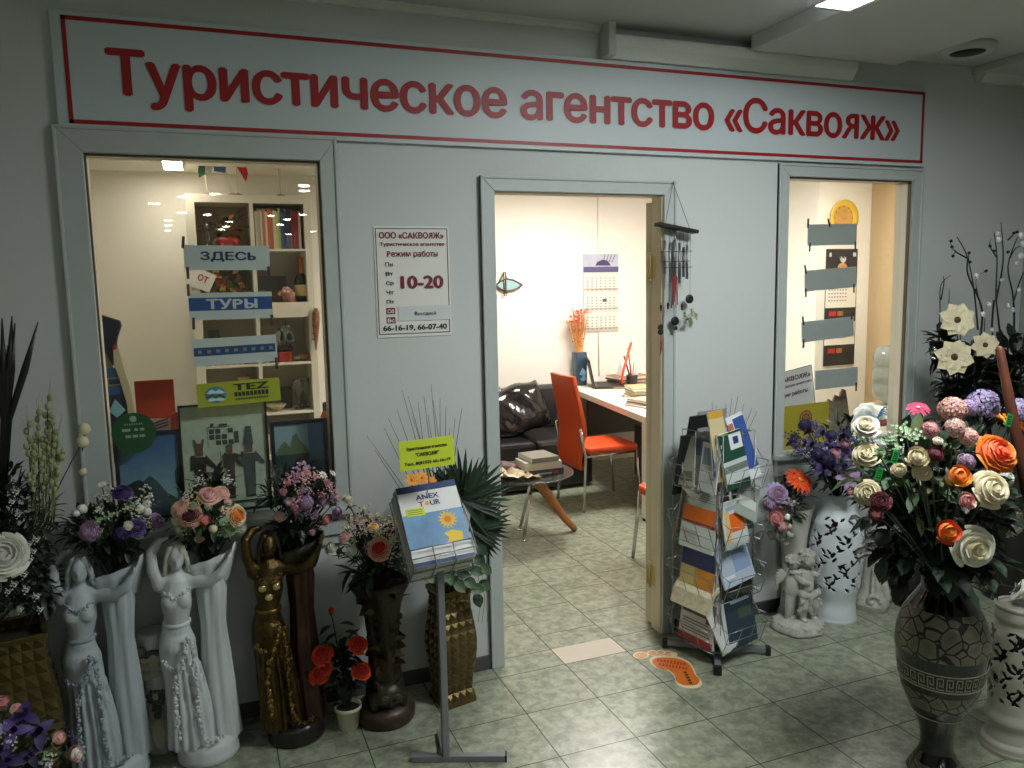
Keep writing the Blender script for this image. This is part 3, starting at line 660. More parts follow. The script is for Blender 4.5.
    fs = [(i*n+j, i*n+(j+1)%n, (i+1)*n+(j+1)%n, (i+1)*n+j) for i in range(len(prof)-1) for j in range(n)]
    m.add(vs, fs, 0, True); m.add([vs[j] for j in range(n)], [tuple(reversed(range(n)))]); lk(m, 'drapery', md)
    # scalloped shell bowl
    m = MB(); n = 48; rings = [(-.012, .025), (.0, .048), (.02, .070), (.045, .086), (.075, .094), (.098, .097), (.094, .09), (.06, .08), (.035, .04)]; vs = []
    for i, (z, r) in enumerate(rings):
        for j in range(n):
            a = 2*PI*j/n; w = 1+(.045*math.cos(a*12) if 1 < i < 7 else 0); vs.append(L((.048+r*w*math.cos(a), .048+r*w*.82*math.sin(a), .500+z+(.020*math.cos(a) if i > 2 else 0))))
    m.add(vs, [(i*n+j, i*n+(j+1)%n, (i+1)*n+(j+1)%n, (i+1)*n+j) for i in range(len(rings)-1) for j in range(n)], 0, True)
    m.add([vs[j] for j in range(n)], [tuple(reversed(range(n)))]); m.add([vs[(len(rings)-1)*n+j] for j in range(n)], [tuple(range(n))]); lk(m, 'shell_bowl', mbowl)
    m = MB()             # hair, loose curls to both sides
    m.ell(L((-.048, .006, .625)), (.031*k, .032*k, .03*k), 14, 10)
    for i in range(16):
        s = -1 if i % 2 else 1; m.chain([L((-.048+s*.016, -.016+.002*(i % 4), .644-.001*i)), L((-.048+s*(.029+.0004*i), -.016+.004*(i % 5), .622-.002*i)), L((-.047+s*(.031+.0005*i), -.012+.003*(i % 3), .592-.002*i)), L((-.046+s*(.034+.0007*i), -.016, .570))], [.009*k, .008*k, .007*k, .005*k], 7)
    sculpt(m, 'hair', mhair, t, .0045*k, 2).matrix_parent_inverse = MX.Identity(4)
    m = MB(); m.lathe([(-.006*k, .0415*k), (-.003*k, .0445*k), (.004*k, .0445*k), (.007*k, .041*k)], 28, L((-.061, 0, .418))); m.v = [(p[0], p[1]*.98, p[2]) for p in m.v]; lk(m, 'belt', mgar)
    m = MB(); path = [(-.03, -.062, .385), (-.038, -.068, .35), (-.055, -.068, .31), (-.075, -.064, .27), (-.08, -.066, .22), (-.078, -.072, .16), (-.072, -.08, .1)]
    path2 = [(-.02, -.058, .37), (-.012, -.062, .3), (-.012, -.066, .22), (-.01, -.072, .15), (0, -.08, .09), (.03, -.085, .075), (.07, -.075, .085)]
    path3 = [(-.095, -.02, .525), (-.075, -.052, .515), (-.055, -.056, .508), (-.035, -.052, .515), (-.012, -.02, .525)]
    for pth, rr in ((path, .0085), (path2, .0075), (path3, .0065), ([(-.11, -.03, .32), (-.095, -.05, .305), (-.075, -.06, .31)], .008)):
        for a, b in zip(pth[:-1], pth[1:]):
            n = max(3, int((V(b)-V(a)).length/.005))
            for i in range(n): m.ell(L(V(a).lerp(V(b), i/n)+V((rn.uniform(-.005, .005), rn.uniform(-.004, .002), rn.uniform(-.005, .005)))), rr*k*rn.uniform(.4, .95), 6, 4)
        lk(m, 'garland', mgar); m = MB()
    m = MB(); m.lathe([(0, .094*k), (.008*k, .101*k), (.02*k, .101*k), (.03*k, .096*k), (.045*k, .097*k), (.058*k, .085*k), (.066*k, .06*k)], 44, (.01*k, 0, 0), wave=lambda z, a: 1+(.02*math.cos(a*11) if z > .03*k else 0)); m.v = [(p[0], p[1]*.88, p[2]) for p in m.v]; lk(m, 'plinth', mbase)
    if gem:
        m = MB()
        for p in ((-.08, -.062, .50), (-.035, -.062, .50), (-.06, -.058, .47)): m.ell(L(p), (.014*k, .005*k, .011*k), 10, 6)
        lk(m, 'bodice_ornament', mat('pale_gold', (226, 205, 140), .2, .9))
    return t
S1 = (-1.945, -.205); S2 = (-1.645, -.205); S3 = (-1.335, -.205)
lady('lady_statue', 'blue-white plaster lady statue, leftmost, holding a shell bowl of purple and white flowers', *S1, .885, PLASTER, PLASTER, PLASTER, mat('darker_relief', (150, 162, 172), .6, var=.2, vs=30), PLASTER, mat('grey_hair', (168, 178, 182), .6))  # garland and belt a step darker than the plaster
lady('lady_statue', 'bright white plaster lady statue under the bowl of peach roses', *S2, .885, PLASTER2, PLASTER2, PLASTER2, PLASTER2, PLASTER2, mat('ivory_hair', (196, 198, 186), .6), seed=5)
lady('lady_statue', 'gold and maroon bronze lady statue on a round black plinth', *S3, .885, BRONZE, MAROON, DARKBR, GOLDLEAF, BLKBASE, DARKBR, gem=True, seed=7)

# small grape pedestal between the two white statues
P_ = (-1.797, -.105); t = thing('grape_pedestal', 'small white pedestal with dark grape relief, standing between the two white lady statues', 'pedestal', P_+(0,))
b = MB(); b.lathe([(0, .040), (.02, .042), (.05, .044), (.10, .044), (.15, .040), (.2, .040), (.26, .041), (.32, .044), (.36, .05), (.38, .05)], 36, wave=lambda z, a: 1+(.10*math.cos(a*5) if z < .14 else .04*math.cos(a*7+z*20)))
b.build('column', PLASTER2, t, local=True)
b = MB(); b.lathe([(.375, .05), (.39, .052), (.41, .055), (.43, .056), (.45, .052), (.46, .045)], 36, wave=lambda z, a: 1+.08*math.cos(a*4)); b.build('capital', PLASTER2, t, local=True)
b = MB()
for s in (-1, 1): b.ell((s*.045, -.055, .405), (.026, .018, .022), 12, 8); b.chain([(s*.045, -.055, .4), (s*.02, -.06, .395), (0, -.064, .405)], [.012, .012, .008])
b.build('scroll', mat('dark_patina', (70, 74, 62), .5), t, local=True)
b = MB(); rn = random.Random(2)
for i in range(46):
    z = .25-.10*rn.random(); w = .036*(z-.13)/.12; b.ell((rn.uniform(-w, w), -.045+rn.uniform(-.004, .004), z), .0075, 7, 5)
b.build('grape_cluster', mat('grape_patina', (88, 92, 80), .45), t, local=True)
b = MB()
for z in (.30, .335, .365):
    for s in (-1, 0, 1): b.leaf((s*.014, -.046, z), (s*.7, -.2, .6), .04, .03, .3, 0, (0, -1, 0))
b.build('leaf_relief', mat('aged_ivory_upper', (176, 172, 150), .55), t, local=True); b = MB()
for s in (-1, 0, 1): b.leaf((s*.02, -.05, .14), (s*.35, -.25, -1), .1, .045, -.1, 0, (0, -1, 0))
b.build('leaf_relief', mat('aged_ivory', (176, 172, 150), .55), t, local=True)

# dark owl column
OW = (-.985, -.215); t = thing('owl_pedestal', 'dark bronze tree-trunk pedestal with an owl face at its round foot', 'pedestal', OW+(0,))
b = MB(); b.lathe([(0, .105), (.01, .112), (.04, .115), (.06, .108), (.075, .085)], 44); b.build('foot', mat('dark_brown_lacquer', (62, 50, 38), .4, .2, bump=.2), t, local=True)
b = MB(); b.lathe([(.07, .075), (.12, .068), (.2, .058), (.28, .056), (.36, .06), (.42, .066), (.48, .078), (.53, .10), (.56, .118), (.565, .105), (.54, .085)], 44, wave=lambda z, a: 1+.09*math.cos(a*6+z*9)+.04*math.sin(a*13+z*25))
b.build('trunk', DARKBR, t, local=True)
b = MB()
for i in range(60):
    a = RN.uniform(-2.9, -.2); z = RN.uniform(.2, .52); r = .056+max(0, z-.38)**2*2.0; b.leaf((r*math.cos(a), r*math.sin(a), z), (-math.sin(a)*RN.uniform(-.6, .6), math.cos(a)*RN.uniform(-.6, .6), RN.uniform(-.6, .9)), .045, .034, .35, 0, (-math.cos(a), -math.sin(a), .2), k=3)
b.build('leaf_relief', mat('antique_gold_relief', (80, 68, 42), .4, .55, var=.4, vs=30), t, local=True)
b = MB(); b.ell((0, -.06, .12), (.062, .045, .052), 18, 12)
for s in (-1, 1):
    b.cap2((s*.035, -.07, .16), (s*.05, -.075, .19), .014, .004, 8); b.ell((s*.055, -.055, .10), (.02, .03, .045), 10, 8); b.lathe([(0, .012), (.004, .018), (.008, .018), (.01, .012)], 16, (s*.024, -.1, .122))
b.cap2((0, -.1, .12), (0, -.112, .10), .008, .004, 8)
sculpt(b, 'owl_relief', mat('owl_bronze', (52, 46, 38), .4, .4), t, .004, 1).matrix_parent_inverse = MX.Identity(4)
b = MB()
for s in (-1, 1):
    c = MB(); b.M = MX.Translation((s*.024, -.104, .125)) @ MX.Rotation(PI/2, 4, 'X'); b.lathe([(0, .017), (.004, .017), (.005, .012), (.003, .008), (.006, .006)], 18)
b.build('owl_eye_ring', mat('pale_bronze', (84, 76, 58), .35, .6), t, local=True)

# ================================================================ BOUQUETS ON THE STATUES
M1 = [0, 1, 3]; M2 = [1, 2]; M3 = [0, 3, 3]
def hang(s, z=.785): return dict(n=50, L=.05, W=.022, m=[0, 3, 3], c=below(s, z), r=(.095, .085, .03), up=-.2, low=-.6)
def below(s, z): return V((s[0]+.05, s[1]+.055, z))
g1 = [(122, 493, 12, 'peony', 'purple', 'violet'), (136, 528, 11, 'peony', 'purple', 'violet'), (90, 531, 12, 'peony', 'mauve', 'lilac'), (156, 521, 10, 'peony', 'lilac', 'mauve'), (120, 534, 8, 'hydrangea', 'violet', 'navy'),
      (105, 497, 9, 'spray', 'white', 'palegreen'), (102, 484, 5, 'daisy', 'white', 'cream'), (112, 515, 6, 'spray', 'palegreen', 'green'), (142, 503, 7, 'berries', 'white', 'palegreen'), (149, 496, 6, 'berries', 'white', 'cream'), (146, 488, 5, 'berries', 'palegreen', 'white'),
      (140, 509, 4.5, 'ball', 'white', 'green'), (147, 504, 4.5, 'ball', 'white', 'green'), (147, 512, 4.5, 'ball', 'white', 'green'), (82, 509, 5, 'ball', 'white', 'green'), (76, 513, 4, 'ball', 'white', 'green'), (135, 512, 6, 'spray', 'palegreen', 'cream'), (100, 520, 6, 'spray', 'green', 'palegreen'), (128, 508, 6, 'spray', 'green', 'palegreen')]
rn = random.Random(21)
for i in range(16):
    a = rn.uniform(0, 6.28); q = rn.uniform(.4, 1); g1.append((120+38*q*math.cos(a), 516+28*q*math.sin(a), rn.uniform(4, 6.5), rn.choice(['spray', 'berries', 'rose']), rn.choice(['white', 'palegreen', 'lilac', 'mauve', 'green']), rn.choice(['green', 'cream', 'violet'])))
bouquet('artificial_bouquet', 'purple and white artificial bouquet in the bowl of the leftmost lady statue', below(S1, .64), below(S1, .872)+V((-.02, -.02, 0)), (.145, .12, .095), g1, [dict(n=170, L=.055, W=.022, m=M3), dict(n=60, L=.05, W=.016, m=[1, 2]), hang(S1)], seed=1)
g2 = [(190, 516, 14, 'peony', 'peach', 'burgundy'), (236, 516, 13, 'peony', 'cream', 'orange'), (181, 509, 11, 'peony', 'blush', 'peach'), (208, 496, 11, 'rose', 'peach', 'pink'), (221, 493, 9, 'rose', 'pink', 'peach'), (205, 520, 6, 'bud', 'coral', 'pink'), (214, 497, 7, 'rose', 'blush', 'peach'),
      (229, 530, 9, 'rose', 'palegreen', 'green'), (239, 528, 8, 'hydrangea', 'palegreen', 'white'), (213, 529, 4.5, 'ball', 'cream', 'green'), (181, 528, 5, 'bud', 'cream', 'palegreen'), (199, 539, 5, 'rose', 'pink', 'rosy'), (187, 496, 6, 'spray', 'cream', 'palegreen'), (192, 490, 6, 'berries', 'palegreen', 'cream'),
      (200, 481, 7, 'spray', 'white', 'grey'), (228, 481, 7, 'spray', 'white', 'grey'), (222, 531, 6, 'spray', 'green', 'palegreen'), (198, 503, 5, 'spray', 'green', 'yellow')]
for i in range(16):
    a = rn.uniform(0, 6.28); q = rn.uniform(.4, 1); g2.append((210+34*q*math.cos(a), 516+24*q*math.sin(a), rn.uniform(4, 7), rn.choice(['spray', 'rose', 'rose']), rn.choice(['blush', 'palegreen', 'peach', 'cream', 'green']), rn.choice(['green', 'cream', 'peach'])))
bouquet('artificial_bouquet', 'peach rose artificial bouquet in the bowl of the bright white lady statue', below(S2, .64), below(S2, .885)+V((-.02, -.02, .0)), (.145, .12, .105), g2, [dict(n=130, L=.06, W=.022, m=M2+[0]), dict(n=26, L=.09, W=.03, m=[3, 3, 0], c=below(S2, .95)+V((.03, .02, 0)), r=(.05, .05, .07), up=.8), hang(S2)], seed=2)
rn = random.Random(5); g3 = [(326, 520, 7.5, 'rose', 'coral', 'pink'), (279, 517, 6, 'rose', 'blush', 'peach'), (336, 514, 9, 'peony', 'mauve', 'lilac'), (302, 468, 9, 'spray', 'lilac', 'pink'), (306, 503, 8, 'hydrangea', 'lilac', 'mauve'), (292, 478, 7, 'spray', 'pink', 'lilac'), (323, 475, 5, 'daisy', 'white', 'gold'), (333, 473, 4, 'daisy', 'white', 'gold'), (312, 532, 6, 'rose', 'mauve', 'blush'), (300, 537, 6, 'spray', 'blush', 'cream')]
for i in range(34):
    a = rn.uniform(0, 6.28); q = rn.random()**.5; g3.append((308+34*q*math.cos(a), 497+26*q*math.sin(a), rn.uniform(4, 6.5), rn.choice(['spray', 'rose', 'spray', 'berries']), rn.choice(['mauve', 'pink', 'lilac', 'rosy', 'mauve']), rn.choice(['blush', 'mauve', 'burgundy'])))
bouquet('artificial_bouquet', 'dense lilac and pink artificial bouquet above the gold lady statue', below(S3, .65), below(S3, .915)+V((.0, -.01, 0)), (.15, .12, .12), g3, [dict(n=200, L=.05, W=.018, m=M3), dict(n=50, L=.06, W=.02, m=[3], c=below(S3, .80), r=(.11, .09, .04)), hang(S3)], seed=3)
rn = random.Random(9); g4 = [(379, 549, 14, 'peony', 'peach', 'red'), (361, 521, 6, 'rose', 'blush', 'peach'), (373, 528, 6.5, 'rose', 'cream', 'amber'), (338, 551, 7, 'tulip', 'white', 'palegreen'), (356, 553, 7, 'tulip', 'white', 'palegreen'), (345, 537, 8, 'rose', 'blush', 'pink'), (350, 505, 6, 'tulip', 'white', 'cream')]
for i in range(42):
    a = rn.uniform(0, 6.28); q = rn.random()**.5; g4.append((374+31*q*math.cos(a), 528+22*q*math.sin(a), rn.uniform(4, 6), rn.choice(['spray', 'spray', 'berries']), rn.choice(['cream', 'ivory', 'palegreen', 'rosy', 'cream']), rn.choice(['burgundy', 'green', 'ivory'])))
oc = V((OW[0]-.005, OW[1], .655))
bouquet('artificial_bouquet', 'cream artificial bouquet with one big pink rose on the owl pedestal', V((OW[0], OW[1], .50)), oc, (.155, .13, .125), g4, [dict(n=150, L=.05, W=.018, m=[0, 3, 2]), dict(n=40, L=.09, W=.03, m=[0, 3], c=oc-V((0, 0, .07)), r=(.15, .11, .06), up=-.5)], seed=4)

# ================================================================ POTS AND VASES
GOLDV = mat('gold_glazed_tile', (108, 92, 56), .24, .65, var=.25, vs=18)
def lattice_vase(name, label, x, y, H, w0, rz, nz=11, nx=4):
    """square vase with a bulge, its faces raised into small pyramids"""
    t = thing(name, label, 'vase', (x, y, 0), None, rz); m = MB()
    f = lambda s: w0*(1+.30*math.sin(PI*min(1, max(0, (s-.12)/.80)))**2*(1 if s > .12 else 0)+.25*max(0, .12-s)/.12+.10*max(0, s-.9)/.1)*.8
    for q in range(4):
        m.M = rotz(q*PI/2)
        for i in range(nz):
            s0, s1 = .03+.97*i/nz, .03+.97*(i+1)/nz; h0, h1 = f(s0), f(s1)
            for j in range(nx):
                a, b = -1+2*j/nx, -1+2*(j+1)/nx; p = [(a*h0, -h0, s0*H), (b*h0, -h0, s0*H), (b*h1, -h1, s1*H), (a*h1, -h1, s1*H)]
                c = sum((V(k) for k in p), V())/4+V((0, -.010, .004)); m.add([*p, c], [(0, 1, 4), (1, 2, 4), (2, 3, 4), (3, 0, 4)])
    m.M = MX.Identity(4); h = f(.03); m.bx(-h, h, -h, h, 0, .03*H); m.build('body', GOLDV, t, local=True)
    r = MB(); h = f(1)
    for q in range(4): r.M = rotz(q*PI/2); r.bx(-h-.004, h+.004, -h-.006, -h+.012, H-.012, H+.006)
    r.build('rim', GOLDV, t, local=True, bev=.003)
    MB().bx(-h+.01, h-.01, -h+.01, h-.01, H-.05, H-.03).build('filling', C(40, 34, 26, .9), t, local=True); return t
lattice_vase('lattice_vase', 'square gold lattice vase standing behind the brochure stand', -.705, -.185, .475, .075, .22)
lattice_vase('lattice_vase', 'square gold lattice vase at the far left below the white peony', -2.205, -.27, .60, .118, .2, nz=14, nx=6)

# white pot with orange roses
PT = fl(349, 727); t = thing('flower_pot', 'small cream plastic flower pot on the tiles beside the owl pedestal', 'pot', tuple(PT))
b = MB(); b.lathe([(0, .032), (.004, .036), (.075, .046), (.075, .051), (.09, .0525), (.092, .049), (.08, .046), (.074, .044)], 36); b.build('pot', C(226, 222, 196, .45), t, local=True)
b = MB(); b.lathe([(.07, .003), (.078, .044)], 24); b.build('soil', C(46, 36, 28, .9, bump=.6), t, local=True)
pb = PT+V((0, 0, .07)); root = thing('rose_plant', 'orange rose plant with glossy dark leaves growing in the small cream pot', 'plant', tuple(pb)); st = MB()
rz = [(331, 612, 7, 'vermilion'), (358, 645, 11, 'vermilion'), (361, 671, 11, 'vermilion'), (322, 655, 12, 'vermilion'), (319, 675, 11, 'vermilion'), (325, 668, 9, 'coral')]
for u, v, px, k in rz:
    p = at(u, v, PT.y-.02); m = pb.lerp(p, .5)+V((0, .01, .03)); st.tube([pb, m, p], [.004, .003, .002], 6); bloom(root, 'rose' if px > 8 else 'bud', p, p-pb+V((0, -.25, .1)), mpp(p)*px*(1 if px > 8 else .8), k, 'red', u)
tip = at(331, 612, PT.y-.02); st.build('stem', STEM, root)
lf = MB()
for u, v, dx, dz in ((331, 626, -1, -.1), (340, 624, 1, .2), (345, 632, 1, -.1), (336, 634, -.9, -.3), (345, 650, .6, .3), (340, 660, -.5, .2), (352, 657, .6, -.3), (345, 675, .7, .2), (338, 690, -.7, .3), (332, 645, -.6, .3), (350, 690, .6, .3), (343, 705, -.6, .5), (352, 682, 1, .1), (334, 676, -.8, -.2), (349, 640, .4, .6), (327, 690, -.8, -.2), (337, 668, .4, .4), (344, 697, .3, .6)):
    p = at(u, v, PT.y+RN.uniform(-.02, .03)); lf.leaf(p, (dx, RN.uniform(-.5, .1), dz), .055, .03, .3, RN.choice([0, 3, 0, 1]))
lf.build('leaves', LEAFS, root); foliage(root, at(341, 668, PT.y+.01), (.055, .04, .13), 70, .055, .032, [0, 3, 3], pb, seed=77, low=-.9, stems=3)

# plants in the middle gold vase: fan palm, grass sprays, trailing ivy
GV = V((-.705, -.185, .45)); root = thing('palm_arrangement', 'fan palm and wiry grass arrangement in the gold vase behind the brochure stand', 'plant', tuple(GV))
m = MB(); rn = random.Random(4)
for u0, v0, n, L, a0, a1 in ((462, 500, 26, .21, -1.0, 2.3), (470, 528, 22, .17, -1.2, 1.4)):
    c = at(u0, v0, GV.y-.01)
    for i in range(n):
        a = a0+(a1-a0)*i/(n-1); m.leaf(c, (math.cos(a), -.25+.1*math.sin(i), math.sin(a)), L*rn.uniform(.85, 1.05), .020, .12, rn.choice([0, 0, 3]), (0, -1, .2))
    m.tube([GV-V((0, 0, .1)), GV.lerp(c, .6), c], .004, 6, 4)
m.build('palm_fan', LEAFS, root)
m = MB()
for u, v, b_ in ((367, 436, .2), (375, 450, .1), (388, 418, .15), (397, 410, .1), (402, 390, .0), (408, 396, .02), (418, 402, -.02), (424, 396, 0), (431, 384, 0), (433, 400, .03), (440, 398, -.05), (446, 406, -.05), (455, 418, -.08), (462, 408, -.12), (384, 428, .1), (411, 412, .05), (428, 415, 0), (450, 428, -.05)):
    p = at(u, v, GV.y+rn.uniform(-.06, .06)); b0 = GV+V((rn.uniform(-.03, .03), rn.uniform(-.03, .03), -.05)); mid = b0.lerp(p, .6)+V((b_*.15, 0, .06)); m.tube([b0, b0.lerp(mid, .5)+V((0, 0, .02)), mid, p], [.0026, .0024, .002, .0008], 4, rn.choice([0, 3, 1]))
m.build('grass_blades', LEAFS, root)
m = MB()
for u, v in ((478, 560), (485, 569), (475, 572), (470, 582), (482, 548), (476, 590), (484, 585), (452, 580), (460, 585), (443, 578), (468, 565), (431, 578), (425, 572), (462, 575), (480, 597)):
    p = at(u, v, GV.y-.10+rn.uniform(-.02, .03)); m.leaf(p+V((-.02, 0, .015)), (rn.uniform(.2, 1), -.5, rn.uniform(-.8, 0)), .055, .045, .3, rn.choice([1, 1, 0]), (0, -1, .4)); m.tube([GV+V((.02, -.03, 0)), GV.lerp(p, .5)+V((0, -.02, .03)), p], .0012, 4, 4)
for x0 in (482, 487, 478): m.tube([at(x0, 575, GV.y-.1), at(x0+3, 600, GV.y-.1), at(x0, 622, GV.y-.1)], .001, 4, 2)
m.build('trailing_leaves', LEAFS, root)
oc = at(438, 492, GV.y-.02)
for u, v in ((412, 480), (422, 478), (430, 482), (446, 484)):
    p = at(u, v, GV.y-.04); bloom(root, 'daisy', p, (0, -.8, .5), mpp(p)*8, 'amber', 'orange')
foliage(root, at(440, 500, GV.y), (.13, .08, .14), 90, .07, .026, [0, 3], GV, seed=8)

# far left vase: dark sprays with white flowers, pale green spikes, black strap leaves
LV = V((-2.27, -.27, .58)); root = thing('dark_flower_arrangement', 'tall arrangement of dark sprays, white peony and pale green spikes at the far left', 'plant', tuple(LV)); rn = random.Random(6)
for i, (u, v, rx, rz_) in enumerate(((8, 560, .16, .20), (28, 520, .11, .19), (36, 585, .09, .12), (0, 500, .11, .15))):
    foliage(root, at(u, v, LV.y+.03*i), (rx, .12, rz_), 190, .045, .018, [3, 3, 0], LV, seed=20+i, name='dark_foliage', low=-.9, stems=6)
p = at(2, 556, LV.y-.13); bloom(root, 'peony', p, (.3, -.9, .3), mpp(p)*26, 'white', 'grey')
for u, v, s in ((28, 545, 3), (36, 540, 3), (30, 560, 2.6), (24, 575, 3), (36, 597, 3), (14, 585, 3), (26, 590, 3), (8, 592, 2.6), (20, 610, 2.6), (40, 610, 2.6), (16, 492, 3), (12, 502, 2.6), (18, 515, 2.6), (14, 480, 2.6), (22, 570, 3), (33, 552, 2.6)):
    p = at(u, v, LV.y-.10); bloom(root, 'spray', p, (.1, -.8, .5), mpp(p)*s*1.5, 'white', 'grey')
m = MB()
for u, v, v1 in ((48, 398, 470), (38, 412, 470), (53, 415, 475), (28, 424, 480), (58, 432, 478), (44, 440, 480), (33, 440, 482), (52, 450, 480), (60, 452, 482)):
    p, q = at(u, v, LV.y-.02), at(u-(u-42)*.35, v1+40, LV.y-.02); m.tube([LV, q, p], [.003, .003, .0015], 5, 4)
    for i in range(9):
        c = p.lerp(q, i*.075); m.ell(c+V((rn.uniform(-.008, .008), rn.uniform(-.008, .008), 0)), (.0095-.0003*i, .009, .012), 7, 5, 2)
    for i in range(22): m.tube([p.lerp(q, i*.03), p.lerp(q, i*.06)+V((rn.uniform(-.02, .02), rn.uniform(-.02, .02), .06))], .0006, 3, 2)
m.build('pale_spikes', [LEAF1, LEAF2, mat('pale_green_bracts', (150, 156, 112), .7), LEAF4, STEM], root)
for u, v, s in ((84, 429, 6.2), (82.5, 442, 6), (83, 472, 4), (31, 480, 4)):
    p = at(u, v, LV.y-.02); bloom(root, 'ball', p, (.1, -.2, 1), mpp(p)*s, 'ivory', 'green')
m = MB(); m.tube([LV, at(62, 480, LV.y-.02), at(80, 446, LV.y-.02)], .002, 5); m.build('stem', STEM, root)
root = thing('black_strap_plant', 'tall black artificial strap leaves rising beside the left edge of the window', 'plant', tuple(at(2, 600, LV.y+.06)))
m = MB(); b0 = at(-4, 610, LV.y+.06)
for u, v, b_ in ((38, 322, 1), (12, 316, .4), (15, 323, .2), (2, 318, -.3), (-6, 330, -.6), (8, 345, .1)):
    p = at(u, v, LV.y+.04); k = at(5+(u-5)*.12, 420, LV.y+.05); k2 = k.lerp(p, .55)+V((0, 0, -.008))
    m.tube([b0, k, k2, p], [.008, .010, .012, .002], 6)
m.build('leaves', C(22, 20, 22, .4), root)

# purple flowers in the foreground corner
cb = at(14, 752, -.72); cb0 = V((cb.x-.10, cb.y, 0)); t = thing('planter_pot', 'low grey pot below the purple flowers in the near left corner', 'pot', tuple(cb0))
b = MB(); b.lathe([(0, .08), (.02, .085), (.16, .11), (.18, .115), (.18, .10), (.15, .095)], 32); b.build('pot', C(120, 118, 112, .6), t, local=True)
MB().lathe([(.14, .004), (.15, .098)], 24).build('soil', C(46, 36, 28, .9), t, local=True)
g = [(24, 716, 15, 'iris', 'violet', 'purple'), (38, 733, 15, 'iris', 'violet', 'navy'), (14, 732, 14, 'iris', 'purple', 'violet'), (8, 760, 14, 'iris', 'violet', 'purple'), (30, 755, 12, 'iris', 'navy', 'purple'), (68, 755, 9.5, 'bud', 'pink', 'white'), (54, 741, 8, 'tulip', 'ivory', 'pink'), (3, 708, 9, 'bud', 'pink', 'rosy'), (16, 708, 6, 'rose', 'blush', 'pink'),
     (4, 728, 7, 'daisy', 'lavender', 'white'), (10, 742, 7, 'spray', 'white', 'lavender'), (46, 764, 8, 'spray', 'lavender', 'white'), (72, 738, 5, 'spray', 'violet', 'purple'), (48, 752, 8, 'spray', 'green', 'palegreen')]
bouquet('purple_bouquet', 'violet iris bouquet with pink buds in the near left corner', cb0+V((0, 0, .15)), V((cb.x-.05, cb.y, cb.z-.02)), (.17, .13, .14), g, [dict(n=140, L=.06, W=.022, m=[0, 3, 1])], seed=7)

# ================================================================ BROCHURE STAND
PS = V((-.852, -.585, 0)); t = thing('brochure_stand', 'grey metal brochure stand with a tilted wire tray, in front of the gold lattice vase', 'display stand', tuple(PS))
GREY = mat('grey_painted_steel', (128, 132, 138), .4, .3)
b = MB(); b.bx(PS.x-.012, PS.x+.012, PS.y-.012, PS.y+.012, .012, .72); b.build('post', GREY, t, bev=.002)
e = fl(506, 757, .012); f_ = fl(441, 735, .012); ex = (V((e.x, e.y, 0))-V((PS.x, PS.y, 0))); fx = V((f_.x, f_.y, 0))-V((PS.x, PS.y, 0))
b = MB()
for d, l in ((ex, ex.length), (fx, .17)):
    a = math.atan2(d.y, d.x); q = V((PS.x, PS.y, .012))+d.normalized()*l/2; b.box(q, (l, .026, .022), 0, MX.Rotation(a, 3, 'Z'))
b.box(V((PS.x, PS.y, .012))-ex.normalized()*.06, (.12, .026, .022), 0, MX.Rotation(math.atan2(ex.y, ex.x), 3, 'Z'))
b.build('foot', GREY, t, bev=.002)
b = MB(); q = V((PS.x, PS.y, .012))+ex; b.box(q, (.006, .03, .03), 0, MX.Rotation(math.atan2(ex.y, ex.x), 3, 'Z')); b.build('end_cap', BLACK, t)
# tray frame: x along the wall, leaning back
TRAY = MX.Translation((PS.x+.004, PS.y-.03, .712)) @ MX.Rotation(math.radians(-4), 4, 'Y') @ MX.Rotation(math.radians(-40), 4, 'X')
b = MB(); b.M = TRAY; w2 = .112
for x in (-w2, -.035, .035, w2): b.tube([(x, .05, .0), (x, -.075, .0), (x, -.085, .06)], .0022, 6)
for y, z in ((.05, 0), (-.03, 0), (-.08, .03), (-.085, .06)): b.tube([(-w2, y, z), (w2, y, z)], .0022, 6)
for x in (-w2, w2): b.tube([(x, .05, 0), (x, .05, .30), (x*.6, .05, .33)], .0024, 6)
for z in (.1, .2, .30): b.tube([(-w2, .05, z), (w2, .05, z)], .0022, 6)
b.tube([(w2, .05, .2), (w2+.012, -.01, .26), (w2+.004, -.07, .12), (w2, -.08, .05)], .002, 6)
b.build('wire_tray', STEEL, t)
